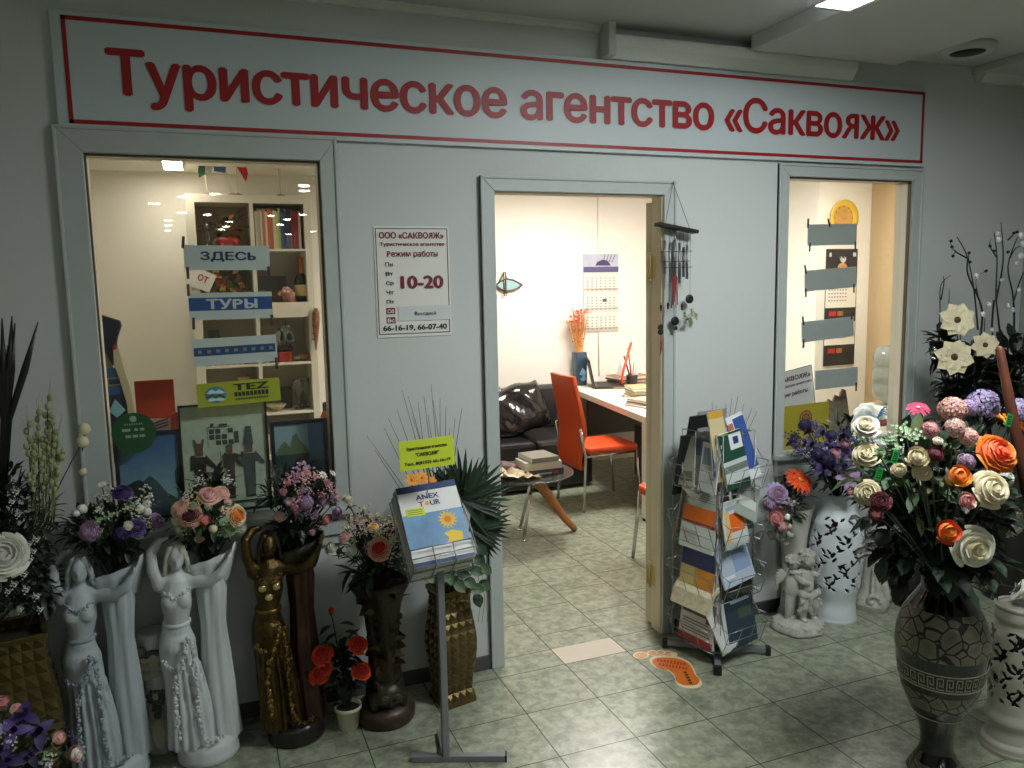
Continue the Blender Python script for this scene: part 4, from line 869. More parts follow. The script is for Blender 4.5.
# magazines
cover_blue = mat('magazine_sea_blue', (118, 160, 200), .35, var=.25, vs=14)
for k in range(9):
    y1 = .046-.0125*k; nm = MB(); nm.M = TRAY @ MX.Translation((.0025*math.sin(k*2.1), 0, .004)) @ MX.Rotation(.02*math.sin(k*1.7), 4, 'Y')
    tt = thing('magazine', 'holiday magazine in the tray of the brochure stand, behind the one with the yellow flower', 'magazine', tuple(TRAY @ V((0, y1, 0))), 'holiday magazines in the stand') if k < 8 else thing('magazine', 'front holiday magazine with a yellow flower on a blue sea cover, in the stand', 'magazine', tuple(TRAY @ V((0, y1, 0))), 'holiday magazines in the stand')
    nm.bx(-.105, .105, y1-.011, y1, 0, .292, 0); pg = nm; pg.build('pages', C(214, 214, 208, .7), tt)
    cv = MB(); cv.M = nm.M; cv.bx(-.106, .106, y1-.0122, y1-.011, -.0005, .293, 0); cv.bx(-.107, -.1055, y1-.0122, y1+.0005, -.0005, .293, 0)
    if k == 8:
        yy = y1-.0126; z = lambda q: q
        cv.bx(-.106, .106, yy, yy+.0004, .268, .293, 1); cv.bx(-.106, .106, yy, yy+.0004, 0, .014, 1)
        cv.bx(-.106, .106, yy, yy+.0004, .06, .185, 2)
        cv.build('cover', [C(226, 228, 228, .35), C(36, 58, 110, .35), cover_blue], tt)
        fl_ = MB(); fl_.M = nm.M
        for lay, (n, L, W_) in enumerate(((14, .036, .016), (12, .026, .014))):
            for i in range(n):
                a = 2*PI*i/n+lay*.2; fl_.poly([(.045+.006*math.cos(a), .148+.006*math.sin(a)), (.045+L*.6*math.cos(a-.22), .148+L*.6*math.sin(a-.22)), (.045+L*math.cos(a), .148+L*math.sin(a)), (.045+L*.6*math.cos(a+.22), .148+L*.6*math.sin(a+.22))], 0, lay, yy-.0003*(1+lay))
        fl_.poly([(.045+.012*math.cos(a/12*6.283), .148+.012*math.sin(a/12*6.283)) for a in range(12)], 0, 2, yy-.001)
        fl_.poly([(.02, .10), (.05, .108), (.085, .095), (.08, .066), (.05, .06), (.025, .066), (.035, .082)], 0, 0, yy-.0003)
        fl_.build('flower_print', [C(240, 204, 60), C(244, 180, 40), C(222, 138, 26)], tt)
        tx = MB(); tx.M = nm.M
        text(tx, 'ANEX', -.045, .035, .236, .018, 0, .03, yy-.0004, 'A'); text(tx, 'T', -.04, -.024, .21, .018, 1, .03, yy-.0004, 'A'); text(tx, 'UR', .0, .034, .21, .018, 0, .03, yy-.0004, 'A')
        tx.disc((-.011, yy-.0004, .219), .008, .0003, 16, 2); tx.build('lettering', [C(34, 44, 110), C(150, 30, 60), C(240, 180, 40)], tt)
        nt = MB(); nt.M = nm.M @ MX.Rotation(.05, 4, 'Y'); nt.bx(-.10, -.036, yy-.0012, yy-.0002, .176, .204)
        for i in range(3): nt.bx(-.094, -.044, yy-.0015, yy-.0012, .182+.007*i, .1838+.007*i, 1)
        nt.build('yellow_note', [C(208, 222, 60, .6), C(120, 128, 40)], tt)
    else: cv.build('cover', [C(206, 210, 212, .4), C(120, 150, 180, .4), C(222, 220, 206, .4)][k % 3], tt)
YS = [at(397, 443, PS.y-.01), at(452, 436, PS.y-.01), at(457, 462, PS.y-.01), at(401, 472.5, PS.y-.01)]
t2 = thing('yellow_notice', 'bright yellow card notice standing above the magazines on the brochure stand', 'notice', tuple((YS[2]+YS[3])/2))
ctr = sum(YS, V())/4; sl = math.atan2((YS[1]-YS[0]).z, (YS[1]-YS[0]).x); wd_, ht = (YS[1]-YS[0]).length, (YS[0]-YS[3]).length
FM = MX.Translation(ctr) @ MX.Rotation(-sl, 4, 'Y')
b = MB(); b.M = FM; b.bx(-wd_/2, wd_/2, 0, .002, -ht/2, ht/2); b.build('card', mat('yellow_card', (212, 230, 62), .6), t2)
b = MB(); b.M = FM
text(b, 'Туристическое агентство', -wd_*.37, wd_*.37, ht*.17, .0105, 0, .03, -.0006); text(b, '"САКВОЯЖ"', -wd_*.21, wd_*.21, -.006, .0125, 0, .03, -.0006, 'С'); text(b, 'Тел. 8(8152) 66-16-19', -wd_*.42, wd_*.42, -ht*.33, .0105, 0, .03, -.0006)
b.build('lettering', C(40, 44, 24), t2)
b = MB(); b.tube([FM @ V((0, .006, -ht*.4)), FM @ V((.002, .01, -ht*.5-.05)), TRAY @ V((0, .055, .24))], .0022, 6); b.bx(ctr.x-.01, ctr.x+.01, ctr.y+.002, ctr.y+.008, ctr.z-ht*.45, ctr.z-ht*.3); b.build('holder', GREY, t2)

# ================================================================ WIRE RACK
RC = V((.52, -.26, 0)); A0 = math.radians(236.7)-PI/4
t = thing('wire_rack', 'grey wire leaflet rack on a four-legged foot at the right of the doorway', 'rack', tuple(RC), None, A0)
b = MB(); b.tube([(0, 0, .03), (0, 0, 1.02)], .011, 12); b.build('pole', GREY, t, local=True)
for q in range(4):
    b = MB(); b.M = rotz(q*PI/2+PI/4); b.bx(0, .225, -.014, .014, .012, .036); b.build('leg', GREY, t, local=True, bev=.002)
    b = MB(); b.M = rotz(q*PI/2+PI/4); b.bx(.215, .238, -.016, .016, 0, .04); b.build('leg_cap', BLACK, t, local=True, bev=.003)
TZ = (.07, .30, .53, .77); HW, DP, TH = .118, .045, .20   # tier heights, half width, pocket depth, pocket height
for q in range(4):
    fr = MB(); fr.M = rotz(q*PI/2)
    for y in (-HW, -.04, .04, HW): fr.tube([(.10, y, .06), (.10, y, 1.02)], .0022, 6)
    for z in (.06, 1.02): fr.tube([(.10, -HW, z), (.10, HW, z)], .0022, 6)
    fr.tube([(0, 0, 1.0), (.10, 0, 1.0)], .003, 6); fr.tube([(0, 0, .08), (.10, 0, .08)], .003, 6)
    fr.build('wire_panel', STEEL, t, local=True)
    for z in TZ:
        w = MB(); w.M = rotz(q*PI/2); x0, x1, xt = .10, .10+DP, .10+DP+.04
        for y in (-HW, -.04, .04, HW): w.tube([(x0, y, z+.004), (x1, y, z), (xt, y, z+.11)], .0018, 5)
        for x, zz, k in ((x1, z, 1), ((x1+xt)/2, z+.055, 1), (xt, z+.11, 1.06)): w.tube([(x, -HW*k, zz), (x, HW*k, zz)], .0018, 5)
        for s in (-1, 1): w.tube([(x0, s*HW, z+.19), ((x0+xt)/2, s*HW*1.05, z+.125), (xt, s*HW*1.06, z+.11)], .0018, 5)
        w.build('wire_pocket', STEEL, t, local=True)
RM = MX.Translation(RC) @ rotz(A0)
def leaflet(face, tier, y, w, h, cols, label, lean=.16, th=.006, off=0, tilt=0, deco=None, name='leaflet', group=None, dz=0, pg=(222, 222, 214)):
    """one printed leaflet in a pocket; local x across, z up, facing outward"""
    F = RM @ rotz(face*PI/2) @ MX.Translation((.10+DP-.008-off, y, TZ[tier]+.004+dz)) @ rotz(PI/2) @ MX.Rotation(-lean, 4, 'X') @ MX.Rotation(tilt, 4, 'Y')
    tt = thing(name, label, 'leaflet', tuple(F @ V((0, 0, 0))), group)
    b = MB(); b.M = F; b.bx(-w/2, w/2, 0, th, 0, h); b.build('pages', C(*pg, .6), tt)
    c = MB(); c.M = F; mats = [C(*cols[0], .4)]; c.bx(-w/2-.0005, w/2+.0005, -.0008, 0, 0, h+.0005, 0)
    for i, (x0, x1, z0, z1, col) in enumerate(deco or ()):
        mats.append(C(*col, .4)); c.bx(x0*w-w/2, x1*w-w/2, -.0014-.0003*i, -.0008, z0*h, z1*h, len(mats)-1)
    c.build('cover', mats, tt); return F
LINES = lambda x0, x1, z0, n, d, col: [(x0, x1-.06*(i % 3), z0+i*d, z0+i*d+d*.35, col) for i in range(n)]
# faces: 0 looks to the left-front, 1 to the right-front, 3 back-left
leaflet(0, 3, .06, .10, .21, [(190, 196, 200)], 'small pale leaflet in the top pocket nearest the doorway', deco=[(.1, .9, .55, .9, (120, 140, 160))])
leaflet(0, 2, .0, .20, .275, [(206, 216, 212)], 'large white leaflet with an orange band, facing left in the rack', deco=[(.03, .95, .44, .68, (238, 120, 30)), (.02, .98, .39, .44, (150, 36, 40)), (.12, .16, .78, .92, (90, 120, 130))]+LINES(.3, .9, .78, 4, .035, (150, 165, 165))+LINES(.1, .6, .08, 5, .05, (186, 192, 190)), off=.0, dz=-.03)
leaflet(0, 2, .01, .19, .29, [(110, 116, 124)], 'dark grey leaflet behind the white one with the orange band', off=.018, deco=[(.45, .95, .7, .98, (206, 204, 206)), (.05, .4, .8, .95, (90, 74, 66))], dz=.01)
leaflet(0, 2, -.045, .15, .28, [(120, 150, 172)], 'blue-grey leaflet peeping out above the dark grey one', off=.028, dz=.045, tilt=.1)
leaflet(0, 1, .0, .20, .27, [(44, 56, 116)], 'navy and yellow leaflet in the left pocket below the orange band', deco=[(0, 1, 0, .42, (206, 168, 74)), (0, .42, .0, .42, (214, 196, 130)), (.52, 1, .0, .42, (220, 144, 40)), (.6, 1, .72, 1, (180, 186, 214)), (.06, .5, .8, .86, (120, 130, 180))])
leaflet(0, 1, .0, .20, .29, [(206, 212, 222)], 'white leaflet sticking up behind the navy and yellow one', off=.016, dz=.012, tilt=.03)
F0 = leaflet(0, 0, .0, .20, .25, [(214, 214, 208)], 'thick white brochure with a red band, lowest on the left face', deco=[(0, 1, 0, .12, (150, 36, 46)), (.05, 1, .5, .78, (70, 100, 84)), (.75, 1, .42, .56, (150, 40, 60))]+LINES(.08, .9, .18, 5, .05, (120, 110, 120)), th=.02)
tt = thing('folded_newspaper', 'cream newspaper folded over the pocket edge above the red-banded brochure', 'newspaper', tuple(F0 @ V((0, -.03, .25))))
b = MB(); n = 9; pr = [(.03, .30), (.0, .285), (-.03, .262), (-.05, .235), (-.058, .20), (-.062, .165)]
for s in (0, 1):
    pass
vs = [F0 @ V((x, y-.004, z)) for x in (-.112, .108) for y, z in pr]+[F0 @ V((x, y+.012, z-.008)) for x in (-.112, .108) for y, z in pr]; k = len(pr)
b.add(vs, [(i, k+i, k+i+1, i+1) for i in range(k-1)]+[(2*k+i, 2*k+i+1, 3*k+i+1, 3*k+i) for i in range(k-1)]+[(i, i+1, 2*k+i+1, 2*k+i) for i in range(k-1)]+[(k+i, 3*k+i, 3*k+i+1, k+i+1) for i in range(k-1)]+[(0, 2*k, 3*k, k), (k-1, 2*k-1, 4*k-1, 3*k-1)], 0, False)
b.build('paper', mat('newsprint', (216, 208, 178), .75, var=.2, vs=60), tt)
leaflet(0, 3, -.05, .11, .15, [(150, 146, 138)], 'small grey leaflet lying askew above the dark grey leaflet', deco=[(.1, .6, .2, .8, (196, 196, 200))], tilt=.5, lean=.5, dz=-.03)
leaflet(0, 3, .0, .12, .24, [(126, 134, 140)], 'slate leaflet standing in the left top pocket', off=.02, deco=[(.1, .9, .6, .9, (70, 90, 120))])
leaflet(0, 3, -.07, .09, .22, [(176, 178, 160)], 'narrow pale green leaflet at the corner of the top left pocket', off=.012, deco=[(.1, .9, .1, .3, (110, 120, 90))], tilt=-.12)
# right-front face
leaflet(1, 2, -.085, .07, .20, [(90, 60, 50)], 'narrow brown leaflet left of the orange square leaflet', off=.02, dz=.06, tilt=.12)
leaflet(1, 2, .02, .12, .16, [(150, 160, 150)], 'grey-green leaflet lying across the middle of the right face', off=-.004, dz=.12, tilt=.6, lean=.45, deco=[(.1, .9, .3, .6, (196, 200, 196))])
leaflet(1, 3, -.015, .145, .24, [(34, 74, 58)], 'dark green leaflet with a white square logo, top of the right face', deco=[(.42, .95, .68, .96, (226, 230, 232)), (.58, .8, .77, .9, (40, 60, 110)), (0, 1, .12, .5, (196, 206, 206)), (0, 1, .3, .42, (110, 124, 110))], tilt=-.12, dz=.02, th=.012)
leaflet(1, 3, -.075, .09, .30, [(206, 192, 150)], 'tall cream leaflet with an ochre top behind the dark green one', off=.03, dz=.05, deco=[(0, 1, .9, 1, (206, 160, 60)), (0, 1, 0, .3, (176, 150, 90))], tilt=-.05)
leaflet(1, 3, -.11, .055, .26, [(48, 64, 110)], 'narrow blue striped leaflet left of the cream one', off=.035, dz=.07, deco=[(.1, .9, .1+.2*i, .16+.2*i, (140, 160, 200)) for i in range(4)], tilt=.06)
leaflet(1, 3, .085, .11, .29, [(222, 226, 230)], 'white leaflet with a curling blue page at the top right of the rack', off=.01, dz=.04, deco=[(.35, 1, .15, .95, (58, 88, 160)), (0, .3, .5, .9, (170, 110, 90))], tilt=-.2, lean=.25)
leaflet(1, 2, -.02, .145, .20, [(206, 214, 214)], 'white leaflet with an orange square on the right face of the rack', deco=[(.18, .9, .32, .72, (240, 110, 34)), (.1, .3, .1, .8, (226, 190, 120)), (.2, .9, .8, .88, (150, 170, 180))], tilt=-.06)
leaflet(1, 2, .06, .12, .25, [(112, 116, 96)], 'olive rounded leaflet behind the orange square', off=.028, dz=.05)
leaflet(1, 1, .0, .20, .17, [(176, 190, 208)], 'pale blue leaflet under the orange square on the right face', deco=[(.45, .95, .3, .85, (140, 160, 196)), (.05, .4, .2, .28, (220, 226, 232))], lean=.3, tilt=-.1, dz=.06)
leaflet(1, 1, .0, .20, .22, [(60, 60, 56)], 'dark leaflet tucked low in the middle right pocket', off=.02, deco=[(.2, .8, .4, .9, (96, 90, 70))])
leaflet(1, 0, .02, .20, .235, [(44, 62, 76)], 'dark blue-green leaflet in the lowest right pocket', deco=[(0, .1, 0, 1, (206, 212, 214)), (.3, .9, .82, .88, (150, 164, 170)), (.5, .95, .5, .7, (64, 84, 70))], tilt=-.06, th=.014)
leaflet(1, 0, -.06, .10, .22, [(216, 218, 214)], 'white curled leaflet at the corner of the lowest right pocket', off=-.004, lean=.32, tilt=-.25)
# back-left face, seen edge-on beside the doorway
for k, (tr, y, c, l, dz) in enumerate(((3, .0, (24, 26, 30), 'black leaflet leaning out at the top left of the rack', .10), (3, .05, (32, 34, 38), 'second black leaflet below the topmost one on the left', .02), (2, .03, (150, 140, 120), 'beige leaflet edge on the left side of the rack', .08), (1, .0, (190, 194, 196), 'white leaflet edge on the left side of the rack, low', .08), (0, .02, (60, 66, 70), 'dark leaflet edge at the bottom left of the rack', .06))):
    leaflet(3, tr, y, .19, .28, [c], l, lean=.2, dz=dz-.07, th=.008, pg=tuple(int(q*.9) for q in c))
leaflet(3, 2, -.03, .18, .28, [(206, 208, 206)], 'white leaflet edge at mid height on the left side of the rack', lean=.12, off=.03, dz=.03, pg=(120, 124, 126))
leaflet(3, 3, -.05, .18, .27, [(196, 200, 204)], 'pale grey leaflet behind the black ones at the top left of the rack', lean=.08, off=.03, dz=.05, pg=(150, 154, 158))

# ================================================================ CHERUB, URN, PEDESTAL AND PIERCED VASES
STONE = mat('grey_stone_cast', (176, 176, 168), .7, var=.22, vs=24, bump=.5, bs=80)
CH = (1.02, -.215); t = thing('cherub_statue', 'grey stone statue of two embracing cherubs on a rough round base beside the rack', 'statue', CH+(0,), None, -.12)
m = MB()      # the child on one side stands turned inward, the other faces out and holds on to it
m.chain([(-.056, .0, .055), (-.055, -.008, .12), (-.045, .0, .185)], [.017, .021, .031], 14); m.chain([(-.03, .02, .055), (-.028, .012, .12), (-.036, .008, .185)], [.017, .021, .03], 14)
m.chain([(-.041, .0, .19), (-.039, .0, .235), (-.03, .0, .275)], [.036, .033, .027], 16); m.ell((-.048, .012, .195), (.03, .03, .03), 12, 8)
m.chain([(-.03, .0, .28), (-.034, .0, .305)], [.017, .016], 12); m.ell((-.036, .0, .33), (.03, .032, .033), 16, 12); m.ell((-.012, -.012, .322), (.008, .008, .007), 8, 6)
m.chain([(-.03, -.02, .272), (-.005, -.045, .245), (.022, -.048, .235)], [.017, .014, .010], 12)
m.chain([(.064, -.018, .055), (.066, -.034, .115), (.042, -.02, .18)], [.016, .021, .029], 14); m.chain([(.0, -.04, .07), (-.004, -.052, .125), (.015, -.022, .18)], [.015, .02, .028], 14)
m.ell((.07, -.034, .052), (.015, .028, .012), 10, 8); m.ell((-.058, -.014, .05), (.015, .028, .012), 10, 8); m.ell((-.002, -.052, .062), (.014, .026, .012), 10, 8)
m.chain([(.028, -.012, .185), (.03, -.016, .225), (.03, -.008, .27)], [.036, .037, .031], 16); m.ell((.03, -.03, .212), (.028, .026, .03), 12, 8)
m.chain([(.004, -.006, .28), (.03, -.004, .285), (.056, -.004, .28)], [.017, .019, .017], 12); m.chain([(.03, -.006, .285), (.032, -.01, .315)], [.018, .017], 12)
m.chain([(.058, -.004, .278), (.082, -.026, .262), (.094, -.035, .285)], [.016, .013, .009], 12); m.chain([(.002, -.006, .278), (-.022, -.026, .285), (-.046, -.022, .29)], [.016, .013, .010], 12)
for c, d in (((.094, -.035, .285), (.010, -.004, .018)), ((-.046, -.022, .29), (-.016, .0, .004))):
    for q in range(4): o = V((0, -.003+.002*q, 0))+V(d).orthogonal().normalized()*(.0045*(q-1.5)); m.chain([V(c)+o, V(c)+o+V(d)*.6, V(c)+o+V(d)*(1.1-.1*abs(q-1.5))], [.004, .0036, .0028], 7)
m.ell((.034, -.014, .347), (.034, .036, .037), 18, 14); m.ell((.034, -.036, .335), (.024, .016, .019), 12, 8); m.ell((.034, -.052, .343), (.005, .006, .006), 8, 6); m.ell((.034, -.05, .328), (.008, .004, .003), 8, 6)
for q in (-1, 1): m.ell((.034+q*.013, -.043, .354), (.006, .005, .004), 8, 6); m.ell((.034+q*.018, -.040, .335), (.010, .009, .010), 8, 6); m.ell((.034+q*.034, -.012, .344), (.005, .008, .011), 8, 6)
sculpt(m, 'figure', STONE, t, .0034, 1).matrix_parent_inverse = MX.Identity(4)
rn = random.Random(3)
for hx, hy, hz, r_, n_ in ((.034, -.010, .350, .039, 80), (-.036, .002, .333, .034, 60)):
    m = MB()
    for q in range(n_):
        z = 1-1.1*rn.random(); a = rn.uniform(0, 6.28); r = math.sqrt(max(0, 1-z*z)); p = V((r*math.cos(a), r*math.sin(a), z))
        if p.y < -.55 and z < .45 and hx > 0: continue
        m.ell(V((hx, hy, hz))+p*r_, rn.uniform(.006, .010), 7, 5)
    sculpt(m, 'curly_hair', STONE, t, .003, 1).matrix_parent_inverse = MX.Identity(4)
for q, x0 in ((-1, -.055), (1, .055)):
    m = MB()
    for e in range(7): m.chain([(x0, .02, .262), (x0+q*(.018+.004*e), .03, .285-.010*e), (x0+q*(.040+.004*(3-abs(e-3))), .028, .290-.016*e)], [.010, .009, .005], 8)
    sculpt(m, 'wing', STONE, t, .0035, 1).matrix_parent_inverse = MX.Identity(4)
m = MB(); rn = random.Random(22)      # bunched cloth round the hips
for a_, b_ in (((-.02, -.05, .19), (.03, -.055, .165)), ((.03, -.055, .165), (.078, -.03, .19)), ((-.02, -.052, .175), (-.022, -.055, .10)), ((.03, -.056, .16), (.028, -.056, .10)), ((.078, -.03, .185), (.088, -.03, .12))):
    for q in range(9): m.ell(V(a_).lerp(V(b_), q/8)+V((rn.uniform(-.008, .008), rn.uniform(-.006, .004), rn.uniform(-.008, .008))), rn.uniform(.009, .016), 8, 6)
sculpt(m, 'drapery', STONE, t, .0035, 1).matrix_parent_inverse = MX.Identity(4)
m = MB(); m.lathe([(0, .118), (.008, .124), (.02, .122), (.04, .11), (.055, .085), (.06, .05)], 40, wave=lambda z, a: 1+.03*math.sin(a*5)+.02*math.sin(a*11+1)); rn = random.Random(15)
for i in range(70):
    a = rn.uniform(0, 6.28); r = .118*rn.random()**.5; m.ell((r*math.cos(a), r*math.sin(a), .058-.028*(r/.118)**2), (rn.uniform(.008, .02), rn.uniform(.008, .02), rn.uniform(.005, .012)), 8, 6)
sculpt(m, 'rocky_base', STONE, t, .004, 0).matrix_parent_inverse = MX.Identity(4)

# plain white urn behind the cherub, with a mixed bouquet
UR = (1.145, -.09+.02); UR = (1.10, -.085); t = thing('white_urn', 'plain white urn half hidden behind the cherub statue', 'urn', UR+(0,))
MB().lathe([(0, .066), (.02, .07), (.04, .06), (.12, .055), (.3, .056), (.42, .064), (.52, .08), (.56, .092), (.566, .092), (.55, .082), (.5, .07)], 40).build('body', mat('warm_white_glaze', (206, 204, 196), .4), t, local=True)
g = [(800, 480, 16, 'gerbera', 'vermilion', 'orange'), (778, 494, 11, 'peony', 'lilac', 'mauve'), (774, 489, 8, 'daisy', 'lavender', 'white'), (776, 517, 10, 'bud', 'pink', 'rosy'), (783, 526, 6, 'rose', 'pink', 'blush'), (787, 517, 3.4, 'ball', 'white', 'green'), (788, 526, 3.6, 'ball', 'white', 'green'), (790, 534, 3.6, 'ball', 'white', 'green'), (786, 542, 3.4, 'ball', 'white', 'green'), (781, 538, 3.4, 'ball', 'white', 'green'), (773, 535, 6, 'rose', 'grey', 'white'), (779, 508, 6, 'spray', 'burgundy', 'rosy'), (790, 503, 6, 'spray', 'mauve', 'grey'), (770, 505, 7, 'hydrangea', 'mauve', 'lilac')]
uc = at(788, 505, UR[1]-.09); bouquet('mixed_bouquet', 'mixed bouquet with one vermilion gerbera in the plain white urn', V(UR+(.52,)), uc, (.13, .10, .16), g, [dict(n=90, L=.055, W=.022, m=[3, 0, 3])], seed=11)

def pierced_vase(name, label, x, y, prof, H, band, m, group=None, n=190, seed=1):
    """lathe wall with real leaf-shaped holes cut through it"""
    t = thing(name, label, 'vase', (x, y, 0), group); rn = random.Random(seed); nz = 190
    def R(s):
        for (a, ra), (b, rb) in zip(prof[:-1], prof[1:]):
            if a <= s <= b: f = (s-a)/(b-a); f = f*f*(3-2*f); return ra+(rb-ra)*f
        return prof[-1][1]
    holes = []
    rm = sum(p[1] for p in prof)/len(prof)
    for sx in range(11):
        a0 = 2*PI*sx/11
        for k in range(30):
            z = band[0]+(band[1]-band[0])*(k+.5)/30; a = a0+.30*math.sin(k*.55+(sx % 2)*PI); s = 1 if k % 2 else -1
            
            if math.sin(k*1.7+sx*2.3) > -.75: holes.append((a*rm+s*.012, z, s*.9+.4*math.sin(k), .0155, .0062))
    b = MB(); per = 2*PI*rm
    vs = [(R(i/nz*H)*math.cos(2*PI*j/n), R(i/nz*H)*math.sin(2*PI*j/n), i/nz*H) for i in range(nz+1) for j in range(n)]; fs = []
    for i in range(nz):
        for j in range(n):
            z = (i+.5)/nz*H; u = 2*PI*(j+.5)/n*rm; cut = False
            if band[0] < z < band[1]:
                for hx, hz, ha, la, lb in holes:
                    dz = z-hz
                    if abs(dz) > .0165: continue
                    du = (u-hx+per/2) % per-per/2
                    if abs(du) > .0165: continue
                    p, q = du*math.cos(ha)+dz*math.sin(ha), -du*math.sin(ha)+dz*math.cos(ha)
                    if (p/la)**2+(q/lb)**2 < 1: cut = True; break
            if not cut: fs.append((i*n+j, i*n+(j+1) % n, (i+1)*n+(j+1) % n, (i+1)*n+j))
    b.add(vs, fs, 0, True); b.build('pierced_body', m, t, local=True, solid=.006)
    MB().lathe([(0, R(0)+.002), (.012, R(0)+.004), (.02, R(.02)+.002)], 48).build('foot_ring', m, t, local=True)
    r = R(H); MB().lathe([(H-.02, r+.001), (H-.008, r+.008), (H, r+.009), (H+.003, r+.004), (H-.01, r-.006)], 48).build('rim', m, t, local=True)
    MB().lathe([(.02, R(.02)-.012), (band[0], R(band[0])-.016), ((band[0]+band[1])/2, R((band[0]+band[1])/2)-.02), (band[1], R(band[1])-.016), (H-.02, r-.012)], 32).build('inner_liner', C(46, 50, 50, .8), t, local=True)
    return t
PORC = mat('white_porcelain', (208, 216, 222), .28, coat=.3)
PV = (1.275, -.185); pierced_vase('pierced_vase', 'white pierced floor vase behind the cherub, below the dark blue bouquet', *PV, [(0, .10), (.03, .098), (.09, .092), (.2, .112), (.36, .128), (.48, .115), (.57, .08), (.63, .072)], .63, (.17, .53), PORC)
rn = random.Random(13)
g = [(848, 476, 14, 'daisy', 'lilac', 'mauve'), (843, 511, 7, 'rose', 'blush', 'pink'), (848, 490, 5, 'bud', 'rosy', 'pink'), (826, 458, 7, 'rose', 'mauve', 'pink'), (835, 453, 7, 'rose', 'mauve', 'rosy'), (845, 445, 6, 'rose', 'burgundy', 'mauve'), (878, 552, 5, 'daisy', 'yellow', 'gold'), (882, 563, 7, 'daisy', 'yellow', 'gold'), (888, 567, 7, 'tulip', 'amber', 'yellow'), (877, 543, 4, 'bud', 'yellow', 'amber')]
for i in range(30):
    a = rn.uniform(0, 6.28); q = rn.random()**.5; g.append((824+34*q*math.cos(a), 447+27*q*math.sin(a), rn.uniform(5, 9), rn.choice(['iris', 'spray', 'iris', 'hydrangea']), rn.choice(['navy', 'navy', 'violet', 'purple']), rn.choice(['navy', 'violet'])))
pc = at(842, 462, PV[1]-.03); bouquet('blue_bouquet', 'dark blue bouquet with one lilac daisy in the white pierced vase', V(PV+(.58,)), pc, (.24, .14, .24), g, [dict(n=170, L=.06, W=.026, m=[3, 0, 3]), dict(n=30, L=.06, W=.03, m=[1, 2], c=pc+V((.1, -.05, -.16)), r=(.06, .05, .1), up=-.5)], seed=13)
t = thing('rococo_pedestal', 'small ornate scrolled plaster pedestal to the right of the white pierced vase', 'pedestal', (1.53, -.17, 0))
m = MB(); m.lathe([(0, .082), (.03, .09), (.06, .08), (.10, .06), (.16, .048), (.26, .045), (.36, .05), (.42, .062), (.44, .06)], 32, wave=lambda z, a: 1+.07*math.cos(a*4+.8))
for q in range(4):
    a = q*PI/2+.8
    for i in range(10): k = i/9*4.5; r = .032*(1-i/12); m.ell((math.cos(a)*.080-math.sin(a)*r*1.1*math.cos(k), math.sin(a)*.080+math.cos(a)*r*1.1*math.cos(k), .06+r*1.2*math.sin(k)), .011, 8, 6)
    m.chain([(math.cos(a)*.07, math.sin(a)*.07, .09), (math.cos(a)*.055, math.sin(a)*.055, .16), (math.cos(a)*.06, math.sin(a)*.06, .22)], [.014, .012, .009], 8)
sculpt(m, 'column', STONE, t, .004, 1).matrix_parent_inverse = MX.Identity(4)
m = MB()
for q in range(8):
    a = q*PI/4; m.leaf((math.cos(a)*.05, math.sin(a)*.05, .36), (math.cos(a), math.sin(a), 1.4), .08, .045, .5, 0, (math.cos(a), math.sin(a), 0))
m.build('acanthus_leaf_band', STONE, t, local=True, solid=.006)
RV = (1.035, -1.30); pierced_vase('pierced_vase', 'cream pierced floor vase beside the tall black crackle vase', *RV, [(0, .098), (.03, .096), (.05, .085), (.09, .08), (.12, .09), (.155, .082), (.18, .082), (.3, .092), (.42, .088), (.47, .074), (.49, .08), (.53, .072)], .53, (.19, .45), mat('cream_porcelain', (172, 170, 158), .35, coat=.2), seed=4)

kv = fl(910, 606); t = thing('black_vase', 'small black glossy vase low on the floor between the scrolled pedestal and the crackle vase', 'vase', (kv.x+.03, kv.y+.02, 0))
MB().lathe([(0, .085), (.02, .09), (.05, .07), (.09, .05), (.14, .06), (.22, .085), (.3, .08), (.36, .055), (.40, .06), (.39, .05), (.35, .045)], 36).build('body', mat('black_glaze', (14, 14, 15), .12, coat=.4), t, local=True)
root = thing('dark_foliage_bunch', 'dark leafy bunch in the small black glossy vase on the floor', 'plant', (kv.x+.03, kv.y+.02, .38)); foliage(root, V((kv.x+.03, kv.y+.02, .55)), (.16, .12, .16), 120, .07, .04, [3, 3, 0], (kv.x+.03, kv.y+.02, .36), seed=41, low=-.6)
gx = V((.66, -.075, 0)); t = thing('narrow_vase', 'narrow dark vase on the floor behind the wire rack', 'vase', tuple(gx)); MB().lathe([(0, .05), (.02, .055), (.2, .05), (.5, .036), (.6, .044), (.59, .036), (.5, .03)], 28).build('body', C(54, 52, 46, .35), t, local=True)
root = thing('dry_sprigs', 'thin dry grass sprigs rising above the wire rack against the wall', 'grass', tuple(gx+V((0, 0, .56)))); m = MB(); rn = random.Random(31)
for u, v in ((712, 402), (716, 405), (722, 412), (726, 404), (732, 398), (738, 396), (744, 404), (710, 414), (752, 408), (757, 411), (747, 416), (700, 422), (730, 412), (718, 418)): p = at(u, v, gx.y+rn.uniform(-.02, .03)); m.tube([gx+V((rn.uniform(-.015, .015), 0, .5)), (gx+V((0, 0, .6))).lerp(p, .4)+V((0, 0, .04)), p], [.002, .0018, .0008], 4, rn.choice([0, 1]))
m.build('blades', [C(70, 78, 64, .7), C(100, 104, 88, .7)], root)

